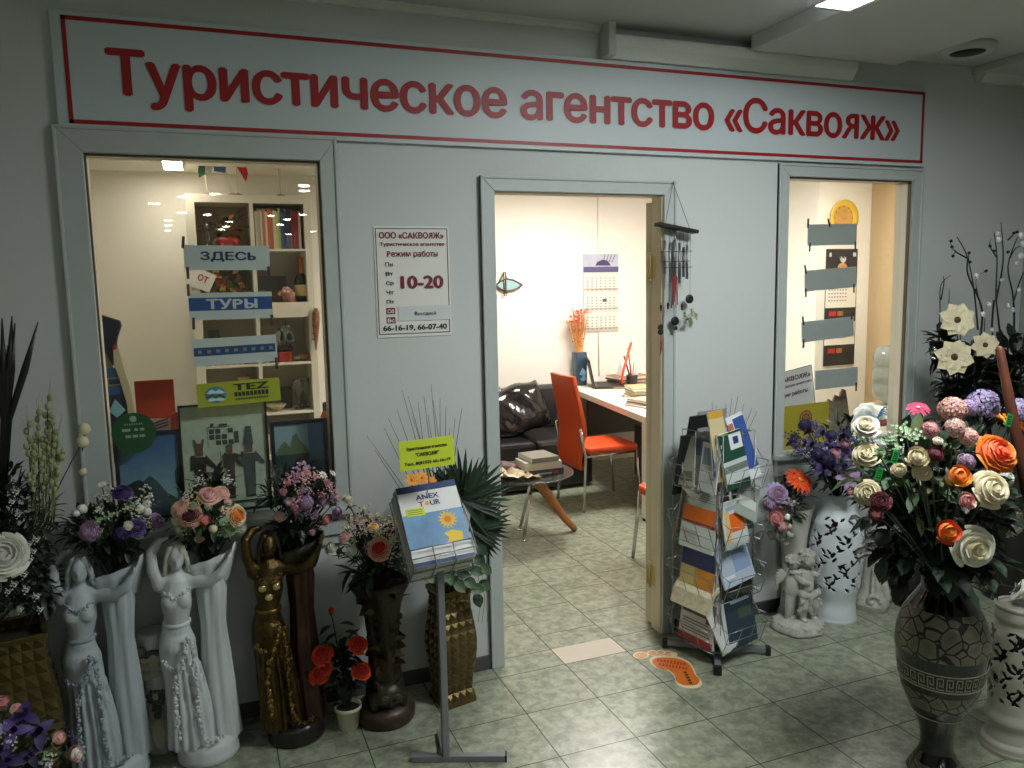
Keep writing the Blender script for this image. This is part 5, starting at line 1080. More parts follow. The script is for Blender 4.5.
# ================================================================ BLACK CRACKLE VASE AND THE BIG BOUQUET
def crackle():
    m = mat('black_cracked_shell', (150, 146, 132), .35); nt = m.node_tree; b = nt.nodes['Principled BSDF']; tc = nt.nodes.new('ShaderNodeTexCoord')
    v = nt.nodes.new('ShaderNodeTexVoronoi'); v.feature = 'DISTANCE_TO_EDGE'; v.inputs['Scale'].default_value = 21; nt.links.new(tc.outputs['Object'], v.inputs['Vector'])
    r = nt.nodes.new('ShaderNodeValToRGB'); e = r.color_ramp.elements; e[0].position = .035; e[0].color = lin((12, 12, 12)); e[1].position = .06; e[1].color = lin((142, 136, 118)); q = e.new(.4); q.color = lin((112, 106, 92))
    nt.links.new(v.outputs['Distance'], r.inputs[0]); n = nt.nodes.new('ShaderNodeTexNoise'); n.inputs['Scale'].default_value = 90; nt.links.new(tc.outputs['Object'], n.inputs['Vector'])
    mx = nt.nodes.new('ShaderNodeMix'); mx.data_type = 'RGBA'; mx.blend_type = 'MULTIPLY'; mx.inputs[0].default_value = .6; nt.links.new(r.outputs[0], mx.inputs[6]); nt.links.new(n.outputs['Color'], mx.inputs[7]); nt.links.new(mx.outputs[2], b.inputs['Base Color']); return m
BV = V((.665, -1.30, 0)); t = thing('crackle_vase', 'tall black floor vase with cracked cream bands, in front of the pierced vases', 'vase', tuple(BV))
GLB = mat('black_gloss', (12, 12, 13), .12, coat=.5); CRK = crackle(); GKB = mat('greek_key_ground', (38, 36, 34), .4)
pr = [(0, .085), (.012, .09), (.024, .084), (.05, .070), (.066, .062), (.085, .054), (.105, .051), (.13, .051), (.164, .056), (.19, .066), (.21, .075), (.225, .083), (.228, .085), (.252, .096), (.256, .098), (.298, .115), (.322, .122), (.326, .123), (.347, .128), (.35, .1285), (.385, .134), (.403, .1365), (.406, .137), (.445, .1415), (.449, .142), (.473, .142), (.51, .139), (.543, .131), (.57, .121), (.595, .107), (.598, .105), (.63, .083), (.655, .070), (.675, .068), (.70, .076), (.695, .068), (.65, .058)]
def band(i):
    z = pr[i][0]
    return 1 if (.449 <= z < .595) or (.256 <= z < .322) or (.012 <= z < .05) else (2 if .35 <= z < .403 else 0)
fin = []; tags = []
for i in range(len(pr)-1):
    for j in range(3): f = j/3; fin.append((pr[i][0]+(pr[i+1][0]-pr[i][0])*f, pr[i][1]+(pr[i+1][1]-pr[i][1])*f)); tags.append(band(i))
fin.append(pr[-1]); b = MB(); b.lathe(fin, 64, mi=lambda i: tags[min(i, len(tags)-1)]); b.build('body', [GLB, CRK, GKB], t, local=True)
b = MB(); nk = 30      # meander around the belly
for i in range(nk):
    a0 = 2*PI*i/nk; w = 2*PI/nk*.86
    for (u0, u1, z0, z1) in ((0, 1, .354, .359), (0, .14, .354, .398), (0, .86, .393, .398), (.72, .86, .367, .398), (.3, .86, .367, .372), (.3, .44, .367, .385)):
        n = max(1, int((u1-u0)*4)); RR = lambda z: .1295+(z-.35)*.155
        for s in range(n):
            p, q = a0+w*(u0+(u1-u0)*s/n), a0+w*(u0+(u1-u0)*(s+1)/n)
            b.add([(RR(z0)*math.cos(p), RR(z0)*math.sin(p), z0), (RR(z0)*math.cos(q), RR(z0)*math.sin(q), z0), (RR(z1)*math.cos(q), RR(z1)*math.sin(q), z1), (RR(z1)*math.cos(p), RR(z1)*math.sin(p), z1)], [(0, 1, 2, 3)])
b.build('greek_key_band', mat('pale_key', (150, 146, 130), .4), t, local=True)
b = MB()
for z, r in ((.222, .082), (.3475, .1285), (.4045, .1372)): b.lathe([(z-.002, r), (z, r+.0015), (z+.002, r)], 64)
b.build('cream_line', mat('cream_line', (170, 164, 140), .4), t, local=True)
BC = V((.64, -1.28, .97)); BR = (.36, .30, .30)
g = [(866, 427, 14, 'rose', 'white', 'cream', -.03), (867, 455, 15, 'rose', 'cream', 'ivory', -.04), (868, 493, 14, 'rose', 'ivory', 'cream', -.03), (881, 502, 11, 'rose', 'burgundy', 'burgundy', -.03), (876, 514, 8, 'peony', 'burgundy', 'rosy', -.02), (996, 454, 24, 'peony', 'orange', 'coral'), (990, 489, 20, 'rose', 'cream', 'ivory', -.05), (973, 547, 23, 'rose', 'white', 'ivory', -.09), (1013, 522, 18, 'peony', 'white', 'grey', -.08), (944, 531, 14, 'bud', 'coral', 'orange', -.05), (951, 480, 13, 'tulip', 'amber', 'orange'), (915, 461, 13, 'bud', 'ivory', 'cream'), (899, 470, 8, 'rose', 'cream', 'ivory'), (922, 472, 10, 'rose', 'cream', 'ivory'), (931, 459, 10, 'tulip', 'burgundy', 'burgundy'), (963, 502, 10, 'bud', 'blush', 'rosy'), (984, 503, 5, 'bud', 'ivory', 'palegreen'),
     (952, 410, 14, 'hydrangea', 'peach', 'pink'), (983, 405, 16, 'hydrangea', 'lavender', 'lilac'), (1018, 410, 12, 'hydrangea', 'lavender', 'lilac'), (918, 408, 12, 'gerbera', 'magenta', 'pink'), (955, 428, 10, 'hydrangea', 'blush', 'pink'), (968, 437, 10, 'hydrangea', 'pink', 'peach'), (930, 430, 9, 'hydrangea', 'pink', 'rosy'), (968, 408, 9, 'hydrangea', 'lilac', 'lavender'), (1004, 421, 11, 'rose', 'orange', 'amber'), (1018, 425, 9, 'rose', 'amber', 'orange'), (966, 462, 9, 'hydrangea', 'mauve', 'lilac'), (966, 476, 7, 'rose', 'rosy', 'mauve'), (938, 441, 5, 'rose', 'ivory', 'white'), (1020, 590, 16, 'peony', 'grey', 'white'), (1006, 478, 10, 'rose', 'palegreen', 'grey'),
     (905, 430, 10, 'spray', 'green', 'palegreen'), (890, 440, 9, 'spray', 'green', 'palegreen'), (913, 437, 9, 'spray', 'palegreen', 'green'), (985, 587, 6, 'spray', 'white', 'grey'), (992, 596, 5, 'spray', 'white', 'grey'), (880, 455, 6, 'bud', 'palegreen', 'green'), (898, 448, 6, 'spray', 'palegreen', 'green')]
FILL = dict(n=260, L=.06, W=.05, m=[3, 3, 0], c=BC+V((0, -.02, -.06)), r=(.26, .2, .16), low=-.9)
bq = bouquet('rose_bouquet', 'large mixed rose bouquet with a big orange bloom, standing in the black crackle vase', BV+V((0, 0, .64)), BC, BR, g, [dict(n=330, L=.065, W=.042, m=[3, 0, 0, 3], r=(.32, .22, .27)), dict(n=120, L=.07, W=.04, m=[1, 0, 2], c=BC+V((-.12, -.02, .08)), r=(.24, .2, .2)), dict(n=190, L=.075, W=.05, m=[3, 3, 0], c=BC-V((0, 0, .22)), r=(.27, .22, .12), up=-.35), FILL], seed=17, front=1.08)
for u, v in ((895, 457), (1009, 420), (879, 474)):
    p = at(u, v, BC.y-.27); b = MB(); b.M = MX.Translation(p) @ MX.Rotation(.3, 4, 'Y'); b.bx(-.011, .011, -.001, .001, -.018, .018); b.bx(-.007, .007, -.0016, -.001, -.012, .012, 1)
    for i in range(3): b.bx(-.005, .005, -.002, -.0016, -.008+.006*i, -.0055+.006*i, 0)
    o = b.build('price_tag', [C(40, 176, 84, .5), C(26, 90, 50)], bq); o['label'] = 'green price tag'
p, q = at(999, 346, -1.36), at(1020, 455, -1.40); t = thing('wooden_stake', 'reddish brown wooden stake standing up out of the large rose bouquet', 'stake', tuple(q))
d = (p-q).normalized(); b = MB(); b.tube([q-d*.25, q, p-d*.01, p], [.017, .019, .013, .006], 10); b.build('shaft', mat('red_brown_wood', (92, 48, 30), .55, var=.3, vs=12), t)

# ================================================================ DARK ARRANGEMENTS IN THE RIGHT CORNER
BRN = mat('black_branch', (22, 20, 20), .55); KV = V((2.25, -.34, 0))
t = thing('dark_floor_vase', 'tall dark floor vase in the right corner behind the large rose bouquet', 'vase', tuple(KV))
MB().lathe([(0, .09), (.02, .10), (.2, .12), (.42, .135), (.58, .10), (.68, .065), (.74, .075), (.75, .07), (.7, .055)], 36).build('body', mat('dark_bronze_glaze', (44, 42, 40), .3, .3), t, local=True)
root = thing('black_branches', 'tall curly black branches with small white buds in the right corner', 'branches', tuple(KV+V((0, 0, .7)))); m = MB(); rn = random.Random(12); buds = []
def limb(pts, y, r0=.007):
    q = [at(u, v, y) for u, v in pts]; sm = []
    for i in range(len(q)-1):
        p0, p1, p2, p3 = q[max(0, i-1)], q[i], q[i+1], q[min(len(q)-1, i+2)]
        for k in range(5): s = k/5; sm.append(.5*((2*p1)+(p2-p0)*s+(2*p0-5*p1+4*p2-p3)*s*s+(3*p1-p0-3*p2+p3)*s**3))
    sm.append(q[-1]); n = len(sm); m.tube(sm, [r0*(1-.72*i/(n-1)) for i in range(n)], 6)
kb = (970, 440)
for pts, y, r in (([kb, (972, 395), (978, 350), (982, 310), (968, 275), (967, 256), (957, 237)], -.36, .008), ([(978, 330), (974, 290), (969, 262), (969, 252)], -.34, .005), ([(967, 258), (956, 252), (952, 247), (950, 241)], -.36, .004), ([(956, 251), (953, 255)], -.36, .003), ([(979, 300), (976, 280), (985, 271)], -.36, .003),
                  ([kb, (985, 400), (1001, 360), (999, 325), (996, 296), (997, 258), (994, 232)], -.33, .008), ([(996, 300), (1003, 262), (1001, 222)], -.33, .006), ([(997, 258), (990, 246), (991, 238)], -.33, .004), ([(1000, 330), (1008, 350), (1003, 385), (996, 420)], -.38, .006), ([(994, 300), (992, 330), (996, 360), (990, 420)], -.30, .006),
                  ([(980, 440), (1010, 380), (1014, 330), (1013, 296), (1008, 266), (1018, 236)], -.35, .008), ([(1010, 258), (1016, 248), (1026, 246)], -.35, .004), ([(1008, 240), (1014, 234), (1018, 230)], -.33, .004), ([(1014, 300), (1022, 276), (1032, 262)], -.35, .005), ([(975, 440), (1015, 400), (1022, 360), (1030, 300)], -.40, .007),
                  ([(985, 440), (978, 400), (974, 372), (983, 340), (985, 318)], -.42, .006), ([kb, (950, 400), (939, 360), (940, 310), (941, 285), (951, 275)], -.30, .005), ([(941, 300), (944, 282), (943, 276)], -.30, .004), ([(947, 340), (949, 300), (949, 288)], -.30, .003)): limb(pts, y, r)
m.build('branch', BRN, root)
for u, v, s in ((977, 276, 3), (999, 240, 3.4), (998, 234, 2.6), (1021, 236, 3.6), (1023, 244, 3), (1021, 256, 3.4), (989, 305, 2.6), (1008, 306, 2.8), (983, 314, 3), (1002, 280, 2), (1017, 263, 2), (1013, 310, 2.4), (992, 330, 2.4), (1019, 290, 2.2)):
    p = at(u, v, -.36); b = MB(); b.ell(p, (mpp(p)*s, mpp(p)*s*.8, mpp(p)*s*1.1), 8, 6); b.build('bud', C(206, 206, 200, .6), root)
for u, v in ((951, 241), (952, 247), (953, 256), (986, 271), (969, 253), (970, 262), (976, 290), (990, 246), (994, 251), (1014, 233), (1017, 232), (1008, 252)): p = at(u, v, -.35); m = MB(); m.ell(p, .008, 6, 5); m.build('twig_knot', BRN, root)
# wrapped black arrangement with pale daisies
KW = V((1.87, -.33, 0)); t = thing('dark_floor_vase', 'dark floor vase below the two pale daisies, close to the right window', 'vase', tuple(KW))
MB().lathe([(0, .08), (.02, .09), (.2, .10), (.45, .11), (.6, .085), (.66, .06), (.7, .068), (.71, .062), (.66, .05)], 36).build('body', mat('dark_bronze_glaze_two', (40, 40, 42), .3, .3), t, local=True)
root = thing('dark_daisy_arrangement', 'dark leafy arrangement with two large pale daisies beside the right window', 'arrangement', tuple(KW+V((0, 0, .66))))
for c, r, n in ((at(975, 385, -.36), (.24, .10, .24), 300), (at(1015, 380, -.36), (.16, .10, .28), 200), (at(960, 410, -.36), (.16, .09, .16), 140), (at(945, 345, -.34), (.06, .07, .14), 50)): foliage(root, c, r, n, .09, .05, [3], KW+V((0, 0, .66)), seed=n, low=-1, name='dark_foliage', stems=6)
for u, v, s in ((957, 320, 17), (954, 357, 18), (985, 345, 13)):
    p = at(u, v, -.49); o = bloom(root, 'anemone' if s > 12 else 'daisy', p, (-.45, -.85, .15), mpp(p)*s, 'ivory', 'heart', u)
b = MB(); rn = random.Random(2)
for i in range(14): p = at(935+rn.uniform(-3, 4), 352+rn.uniform(-6, 8), -.44); b.ell(p, rn.uniform(.004, .009), 6, 5)
b.build('silver_beads', CHROME, root)

# ================================================================ LEFT WINDOW: ON THE GLASS AND ON THE LEDGE
GY = .0575
GREYP = C(222, 230, 234, .5); TAPE = C(86, 56, 40, .6); TAPEK = C(36, 36, 38, .6); BLUEP = C(36, 82, 158, .45)
def plate(name, label, x0, x1, z0, z1, tilt, group=None, base=GREYP):
    c = V(((x0+x1)/2, GY, (z0+z1)/2)); t = thing(name, label, 'sign', tuple(c), group); F = MX.Translation(c) @ MX.Rotation(-tilt, 4, 'Y'); w, h = (x1-x0)/2, (z1-z0)/2
    b = MB(); b.M = F; b.bx(-w, w, 0, .003, -h, h); b.build('panel', base, t); return t, F, w, h
def tape(t, F, pts, m):
    for x, z, a in pts:
        b = MB(); b.M = F @ MX.Translation((x, -.0012, z)) @ MX.Rotation(a, 4, 'Y'); b.bx(-.005, .005, 0, .001, -.022, .022); b.build('tape_strip', m, t)
t, F, w, h = plate('glass_plate', 'grey plate lettered in dark blue, topmost on the left window glass', -1.605, -1.303, 1.745, 1.836, -.012)
b = MB(); b.M = F; text(b, 'ЗДЕСЬ', -w*.62, w*.66, -.014, .036, 0, .035, -.0008, 'Д'); b.build('lettering', C(34, 60, 110), t); tape(t, F, [(-w, h+.01, .1), (-w+.01, -h-.01, 0), (w-.006, -h-.008, 0)], TAPE)
t, F, w, h = plate('glass_plate', 'grey plate with a blue band and white lettering, second on the left window glass', -1.600, -1.303, 1.562, 1.662, .0)
b = MB(); b.M = F; b.bx(-w, w, -.0008, 0, -.016, .032); b.build('band', BLUEP, t); b = MB(); b.M = F; text(b, 'ТУРЫ', -w*.58, w*.62, -.010, .036, 0, .035, -.0018, 'Т'); b.build('lettering', C(214, 220, 226), t); tape(t, F, [(-w+.002, h+.012, 0), (-w+.012, -h-.012, .05), (w-.004, -h-.01, 0)], TAPE)
t, F, w, h = plate('glass_plate', 'grey plate with a thin blue strip of small pictures, third on the left window glass', -1.598, -1.295, 1.392, 1.494, .02)
b = MB(); b.M = F; b.bx(-w+.004, w-.006, -.0008, 0, -.014, .018); b.build('band', C(44, 76, 134, .45), t); b = MB(); b.M = F
for i in range(9): b.bx(-w+.018+i*.032, -w+.032+i*.032, -.0014, -.0008, -.004, .008, i % 2)
b.build('picture_strip', [C(130, 160, 176), C(150, 150, 120)], t); tape(t, F, [(w-.006, -h-.008, 0)], TAPE)
t, F, w, h = plate('glass_plate', 'yellow-green plate with a blue wave emblem, lowest on the left window glass', -1.594, -1.292, 1.236, 1.326, .03, base=mat('lime_plate', (190, 196, 52), .5))
b = MB(); b.M = F; b.ell((-w*.56, -.001, 0), (.038, .002, .032), 20, 8); b.build('emblem', C(70, 150, 190), t)
b = MB(); b.M = F
for z, k in ((.008, 0), (-.008, 1), (-.02, 0)):
    b.poly([(-w*.56-.034, z), (-w*.56-.014, z+.014), (-w*.56, z+.004), (-w*.56+.014, z+.012), (-w*.56+.034, z-.002), (-w*.56+.02, z-.006), (-w*.56, z-.002), (-w*.56-.02, z-.004)], 0, k, -.0036)
b.build('wave_mark', [C(222, 236, 236), C(40, 110, 80)], t)
b = MB(); b.M = F; text(b, 'TEZ', -w*.12, w*.72, .010, .024, 0, .04, -.001, 'T')
for i in range(9): b.bx(-w*.12+i*.0142, -w*.12+.0115+i*.0142, -.001, -.0002, -.014, .003)
for i in range(13): b.bx(-w*.1+i*.0095, -w*.1+.0065+i*.0095, -.001, -.0002, -.028, -.021)
b.build('lettering', C(54, 60, 40), t)
# green round sticker
p = at(134, 433, GY); t = thing('round_sticker', 'dark green round sticker on the left window glass, in front of the blue mountain picture', 'sticker', tuple(p))
b = MB(); b.disc((p.x, GY, p.z), .075, .002, 40); b.build('disc', C(28, 92, 48, .6), t)
b = MB()
for x, z, w in ((-.025, .012, .028), (.008, .012, .012), (.028, .012, .014), (-.02, -.012, .018), (.004, -.012, .018), (.027, -.012, .018)): b.bx(p.x+x-w/2, p.x+x+w/2, GY-.0012, GY, p.z+z-.005, p.z+z+.005)
for x in range(8): b.bx(p.x-.03+x*.008, p.x-.026+x*.008, GY-.0012, GY, p.z+.03, p.z+.036)
b.build('lettering', C(170, 196, 176), t); b = MB(); b.lathe([(-.001, .006), (-.001, .012), (.001, .012), (.001, .006)], 20); b.v = [(p.x+q[0], GY-.001+q[2]*.3, p.z+.052+q[1]) for q in b.v]; b.build('ring_mark', C(170, 196, 176), t)

def picture(name, label, bl, w, h, fw, frame, lean, deco, mats, y, cat='picture'):
    """framed print leaning on the ledge; deco: outlines in 0..1 print space with a material number"""
    F = MX.Translation((bl, y, .813)) @ MX.Rotation(-lean, 4, 'X'); t = thing(name, label, cat, (bl+w/2, y, .813))
    b = MB(); b.M = F
    for q in ((0, fw, 0, h), (w-fw, w, 0, h), (fw, w-fw, 0, fw), (fw, w-fw, h-fw, h)): b.bx(q[0], q[1], -.012, .008, q[2], q[3])
    b.build('frame', frame, t, bev=.0015); b = MB(); b.M = F; b.bx(fw, w-fw, 0, .004, fw, h-fw, 0); iw, ih = w-2*fw, h-2*fw
    for i, (pts, mi) in enumerate(deco): b.poly([(fw+x*iw, fw+z*ih) for x, z in pts], 0, mi, -.0006-.00025*i)
    b.build('print', mats, t); b = MB(); b.M = F; b.bx(fw, w-fw, -.008, -.006, fw, h-fw); b.build('glazing', M_GLASS, t); return t
R_ = lambda x0, x1, z0, z1: [(x0, z0), (x1, z0), (x1, z1), (x0, z1)]
def grad(name, c0, c1, z0, z1):
    m = mat(name, c0, .6); nt = m.node_tree; tc = nt.nodes.new('ShaderNodeTexCoord'); s = nt.nodes.new('ShaderNodeSeparateXYZ'); n = nt.nodes.new('ShaderNodeTexNoise'); n.inputs['Scale'].default_value = 14
    a = nt.nodes.new('ShaderNodeMath'); a.operation = 'MULTIPLY_ADD'; a.inputs[1].default_value = .09; r = nt.nodes.new('ShaderNodeMapRange'); mx = nt.nodes.new('ShaderNodeMix'); mx.data_type = 'RGBA'
    nt.links.new(tc.outputs['Object'], s.inputs[0]); nt.links.new(tc.outputs['Object'], n.inputs['Vector']); nt.links.new(n.outputs['Fac'], a.inputs[0]); nt.links.new(s.outputs[2], a.inputs[2]); nt.links.new(a.outputs[0], r.inputs[0])
    r.inputs[1].default_value = z0; r.inputs[2].default_value = z1; mx.inputs[6].default_value = lin(c0); mx.inputs[7].default_value = lin(c1); nt.links.new(r.outputs[0], mx.inputs[0]); nt.links.new(mx.outputs[2], nt.nodes['Principled BSDF'].inputs['Base Color']); return m
NAVYF = mat('navy_frame', (22, 28, 50), .4); BLKF = mat('black_frame', (22, 22, 24), .4)
# distant mountain under a blue sky, printed
picture('framed_picture', 'navy framed print of a dark mountain under a blue sky, behind the green round sticker', -1.895, .232, .335, .014, NAVYF, .10, [([(0, .0), (1, 0), (1, .16), (.8, .24), (.62, .42), (.5, .50), (.3, .40), (.15, .33), (0, .28)], 1), ([(0, .26), (.1, .40), (.2, .44), (.32, .46), (.42, .40), (.5, .30), (.3, .2), (0, .14)], 2), ([(1, .3), (.93, .36), (.92, .52), (.97, .58), (1, .56)], 2), (R_(0, 1, 0, .1), 3)], [grad('print_sky', (160, 190, 214), (70, 120, 190), .93, 1.14), C(92, 106, 122), C(52, 62, 62), C(56, 76, 104)], .10)
# papyrus-like sheet with plain standing figures and sign blocks
figs = []
for i in range(3):
    for j in range(4):
        if (i+j) % 4: figs.append((R_(.32+j*.075, .38+j*.075, .62+i*.055, .665+i*.055), 1))
figs += [([(.3, .60), (.305, .60), (.305, .79), (.3, .79)], 1), ([(.3, .79), (.58, .79), (.58, .795), (.3, .795)], 1), (R_(.62, .67, .63, .74), 1), (R_(.34, .38, .80, .83), 1), (R_(.44, .54, .80, .82), 1)]
def man(x, s, hat, tone):
    return [([(x-.05*s, .10), (x+.05*s, .10), (x+.06*s, .34), (x+.07*s, .52), (x-.07*s, .52), (x-.06*s, .34)], tone), ([(x-.10*s, .40), (x-.06*s, .40), (x-.05*s, .54), (x-.09*s, .54)], tone), ([(x+.05*s, .46), (x+.16*s, .40), (x+.17*s, .43), (x+.07*s, .54)], tone), ([(x-.035*s, .53), (x+.04*s, .53), (x+.045*s, .62), (x-.04*s, .62)], 2), hat]
figs += man(.19, 1.1, ([(.13, .69), (.14, .61), (.24, .61), (.26, .69), (.24, .69), (.22, .65), (.17, .65), (.15, .69)], 2), 3) + man(.78, 1.1, ([(.72, .60), (.84, .60), (.82, .78), (.76, .78)], 4), 4) + man(.55, .8, ([(.5, .47), (.6, .47), (.62, .53), (.5, .53)], 3), 3)
figs += [(R_(.435, .445, .1, .56), 3), ([(.2, .36), (.42, .34), (.42, .36), (.2, .385)], 2), (R_(.03, .97, .06, .075), 1), ([(.6, .5), (.72, .48), (.72, .5), (.62, .53)], 3)]
picture('framed_papyrus', 'black framed pale sheet of dark standing figures, tallest picture on the window ledge', -1.668, .325, .425, .008, BLKF, .09, figs, [mat('pale_papyrus', (226, 230, 218), .7, var=.10, vs=30), C(74, 76, 74), C(120, 84, 66), C(70, 60, 56), C(74, 84, 96)], .095, 'picture')
picture('framed_picture', 'navy framed print of a green hill above dark water, rightmost on its ledge', -1.335, .225, .335, .016, NAVYF, .09, [(R_(0, 1, 0, .5), 1), ([(0, .62), (.1, .72), (.2, .78), (.3, .70), (.36, .84), (.45, .88), (.5, .78), (.62, .7), (.7, .6), (0, .56)], 2), (R_(0, .68, .44, .60), 3), ([(.1, .40), (.4, .46), (.8, .42), (.95, .36), (.5, .34)], 4), (R_(.68, 1, .5, 1), 5), (R_(.05, .95, .04, .3), 4)], [C(170, 196, 220), C(62, 84, 112), C(120, 136, 108), C(70, 84, 84), C(36, 46, 66), C(84, 126, 190)], .10)

# items standing behind the pictures
RY = .26; a = [at(u, v, RY) for u, v in ((134, 382), (173, 379))]; t = thing('red_folder', 'orange-red board folder standing on the ledge behind the blue mountain picture', 'folder', (a[0].lerp(a[1], .5).x, RY, .812))
b = MB(); b.bx(a[0].x, a[1].x, RY, RY+.004, .812, a[0].z); b.bx(a[0].x, a[1].x, RY+.026, RY+.03, .812, a[0].z); b.bx(a[0].x, a[0].x+.004, RY, RY+.03, .812, a[0].z); b.build('cover', mat('orange_red_board', (188, 62, 34), .55), t, bev=.002)
b = MB(); b.bx(a[0].x+.004, a[1].x-.005, RY+.004, RY+.026, .815, a[0].z-.008); b.build('pages', PAPER, t)
for px, cols, lab in (([(151, 419), (166, 428), (160, 440), (146, 440)], (216, 206, 200), 'white brochure corner with red stripes beside the red folder'), ([(165, 414), (174, 412), (176, 432), (168, 434)], (206, 96, 70), 'small salmon leaflet at the right edge of the red folder')):
    q = [at(u, v, RY-.05) for u, v in px]; x0, x1 = min(k.x for k in q), max(k.x for k in q); zt = max(k.z for k in q); t = thing('leaflet', lab, 'leaflet', ((x0+x1)/2, RY-.05, .812))
    b = MB(); b.M = MX.Translation(((x0+x1)/2, RY-.05, .812)) @ MX.Rotation(.05, 4, 'Y'); b.bx(-(x1-x0)/2, (x1-x0)/2, 0, .004, 0, zt-.812); b.build('sheet', C(*cols), t)
    c = MB(); c.M = b.M
    for i in range(3): c.poly([(-(x1-x0)*.4, zt-.86+.012*i), ((x1-x0)*.4, zt-.84+.012*i), ((x1-x0)*.4, zt-.834+.012*i), (-(x1-x0)*.4, zt-.854+.012*i)], 0, 0, -.0006)
    c.build('stripe', C(180, 50, 44), t)
# navy and blue cloth figure with a cream strap
PY = .20; t = thing('cloth_pennant', 'navy and blue cloth pennant with badges and a cream strap behind the window glass', 'pennant', tuple(at(105, 440, PY)))
def slab(px, th, m, nm, dy=0, mi=0):
    b = MB(); b.poly([(at(u, v, PY).x, at(u, v, PY).z) for u, v in px], th, 0, PY+dy); return b.build(nm, m, t, bev=.003)
slab([(92, 314), (97, 314), (119, 321), (121, 326), (117, 338), (113, 366), (98, 340), (92, 336)], .05, mat('navy_cloth', (34, 34, 50), .8, bump=.2), 'cap')
slab([(92, 338), (98, 340), (112, 366), (118, 380), (110, 372), (100, 368), (92, 366)], .02, C(150, 140, 116), 'collar', .01)
slab([(113, 346), (118, 344), (124, 366), (131, 388), (135, 410), (136, 420), (129, 424), (127, 404), (120, 380), (114, 364)], .012, C(206, 192, 160, .7), 'strap', -.012)
slab([(92, 368), (104, 369), (118, 368), (125, 388), (124, 394), (92, 398)], .03, C(58, 92, 140, .7), 'upper_panel'); slab([(92, 394), (125, 392), (129, 410), (128, 460), (92, 470)], .03, C(44, 52, 78, .7), 'lower_panel', .002)
slab([(92, 396), (100, 398), (106, 430), (104, 462), (92, 466)], .004, C(60, 110, 170, .6), 'blue_stripe', -.003)
slab([(107, 378), (121, 377), (122, 385), (107, 386)], .004, C(150, 140, 70), 'badge', -.004); slab([(109, 379), (120, 378.5), (120, 383.5), (109, 384.5)], .004, C(44, 56, 90), 'badge', -.006)
slab([(115, 399), (126, 410), (117, 418), (109, 411)], .004, C(140, 190, 206), 'pale_blue_badge', -.006); slab([(113, 345), (118, 343), (117, 349), (113, 350)], .01, C(170, 50, 54), 'toggle', -.016)
MB().bx(at(96, 400, PY).x, at(99, 400, PY).x, PY+.03, PY+.04, .812, at(100, 330, PY).z).build('support_rod', BLACK, t)

# ================================================================ WHITE BOOKCASE
BY = 3.05; P = lambda u, v: at(u, v, BY)
X0, X1 = P(188, 250).x, P(312.5, 250).x; XI0, XI1, XM0, XM1 = P(197.5, 250).x, P(305.5, 250).x, P(250, 225).x, P(254, 225).x
ZT, Z1t = P(250, 195).z, P(250, 203).z; t = thing('bookcase', 'white two-column open bookcase seen through the left window', 'bookcase', ((X0+X1)/2, BY, 0)); D = .34
WB = mat('white_bookcase', (226, 220, 204), .5)
shz = [(P(300, 250).z, .016), ((P(300, 302).z+P(300, 317).z)/2, P(300, 302).z-P(300, 317).z), (P(300, 363).z, .018), (P(300, 412).z, .018), (P(300, 455).z, .03)]
b = MB(); b.bx(X0, XI0, BY, BY+D, 0, ZT); b.build('side_panel', WB, t, bev=.002); b = MB(); b.bx(XI1, X1, BY, BY+D, 0, ZT); b.build('side_panel', WB, t, bev=.002)
MB().bx(XI0, XI1, BY, BY+D, Z1t, ZT).build('top_panel', WB, t, bev=.002); MB().bx(XM0, XM1, BY, BY+D, 0, Z1t).build('divider', WB, t)
for z, th_ in shz:
    for a, c in ((XI0, XM0), (XM1, XI1)): MB().bx(a, c, BY, BY+D, z-th_/2, z+th_/2).build('shelf', WB, t)
MB().bx(XI0, XI1, BY+D-.008, BY+D, 0, Z1t).build('back_panel', C(190, 182, 160, .6), t)
FLR = [z+th_/2 for z, th_ in shz]      # where things stand, from the second row down
cols = [(206, 200, 188), (196, 190, 176), (214, 208, 192), (206, 130, 90), (214, 206, 190), (198, 110, 70), (188, 96, 60), (206, 200, 180), (196, 196, 120), (150, 170, 120), (70, 90, 120), (44, 62, 96), (40, 54, 88), (60, 56, 70), (120, 34, 40), (134, 30, 38), (150, 40, 44), (206, 200, 190)]
nm = 'white,cream,pale,salmon,ivory,terracotta,brick-coloured,off-white,yellow-green,leaf-green,slate-blue,navy,dark blue,charcoal,dark maroon,maroon,red,last white'.split(',')
x = XM1+.008; wv = (XI1-.02-x)/len(cols); rn = random.Random(1)
for i, c in enumerate(cols):
    h_ = (Z1t-FLR[0])*rn.uniform(.82, .9); w_ = wv*rn.uniform(.82, .98); tt = thing('book', '%s book spine, number %s from the left in the bookcase row' % (nm[i], 'first second third fourth fifth sixth seventh eighth ninth tenth eleventh twelfth thirteenth fourteenth fifteenth sixteenth seventeenth eighteenth'.split()[i]), 'book', (x+w_/2, BY+.03, FLR[0]), 'books in the top right compartment')
    b = MB(); b.bx(x, x+w_, BY+.03, BY+.24, FLR[0], FLR[0]+h_); b.build('cover', C(*c, .6), tt); b = MB(); b.bx(x+.002, x+w_-.002, BY+.034, BY+.238, FLR[0]+.003, FLR[0]+h_+.0015); b.build('pages', PAPER, tt); x += wv
def bx_thing(name, label, cat, u0, u1, v0, floor, d, m, dy=.06, part='body', bev=.004):
    x0, x1 = P(u0, v0).x, P(u1, v0).x; tt = thing(name, label, cat, ((x0+x1)/2, BY+dy, floor)); b = MB(); b.bx(x0, x1, BY+dy, BY+dy+d, floor, at((u0+u1)/2, v0, BY+dy).z); b.build(part, m, tt, bev=bev); return tt, x0, x1
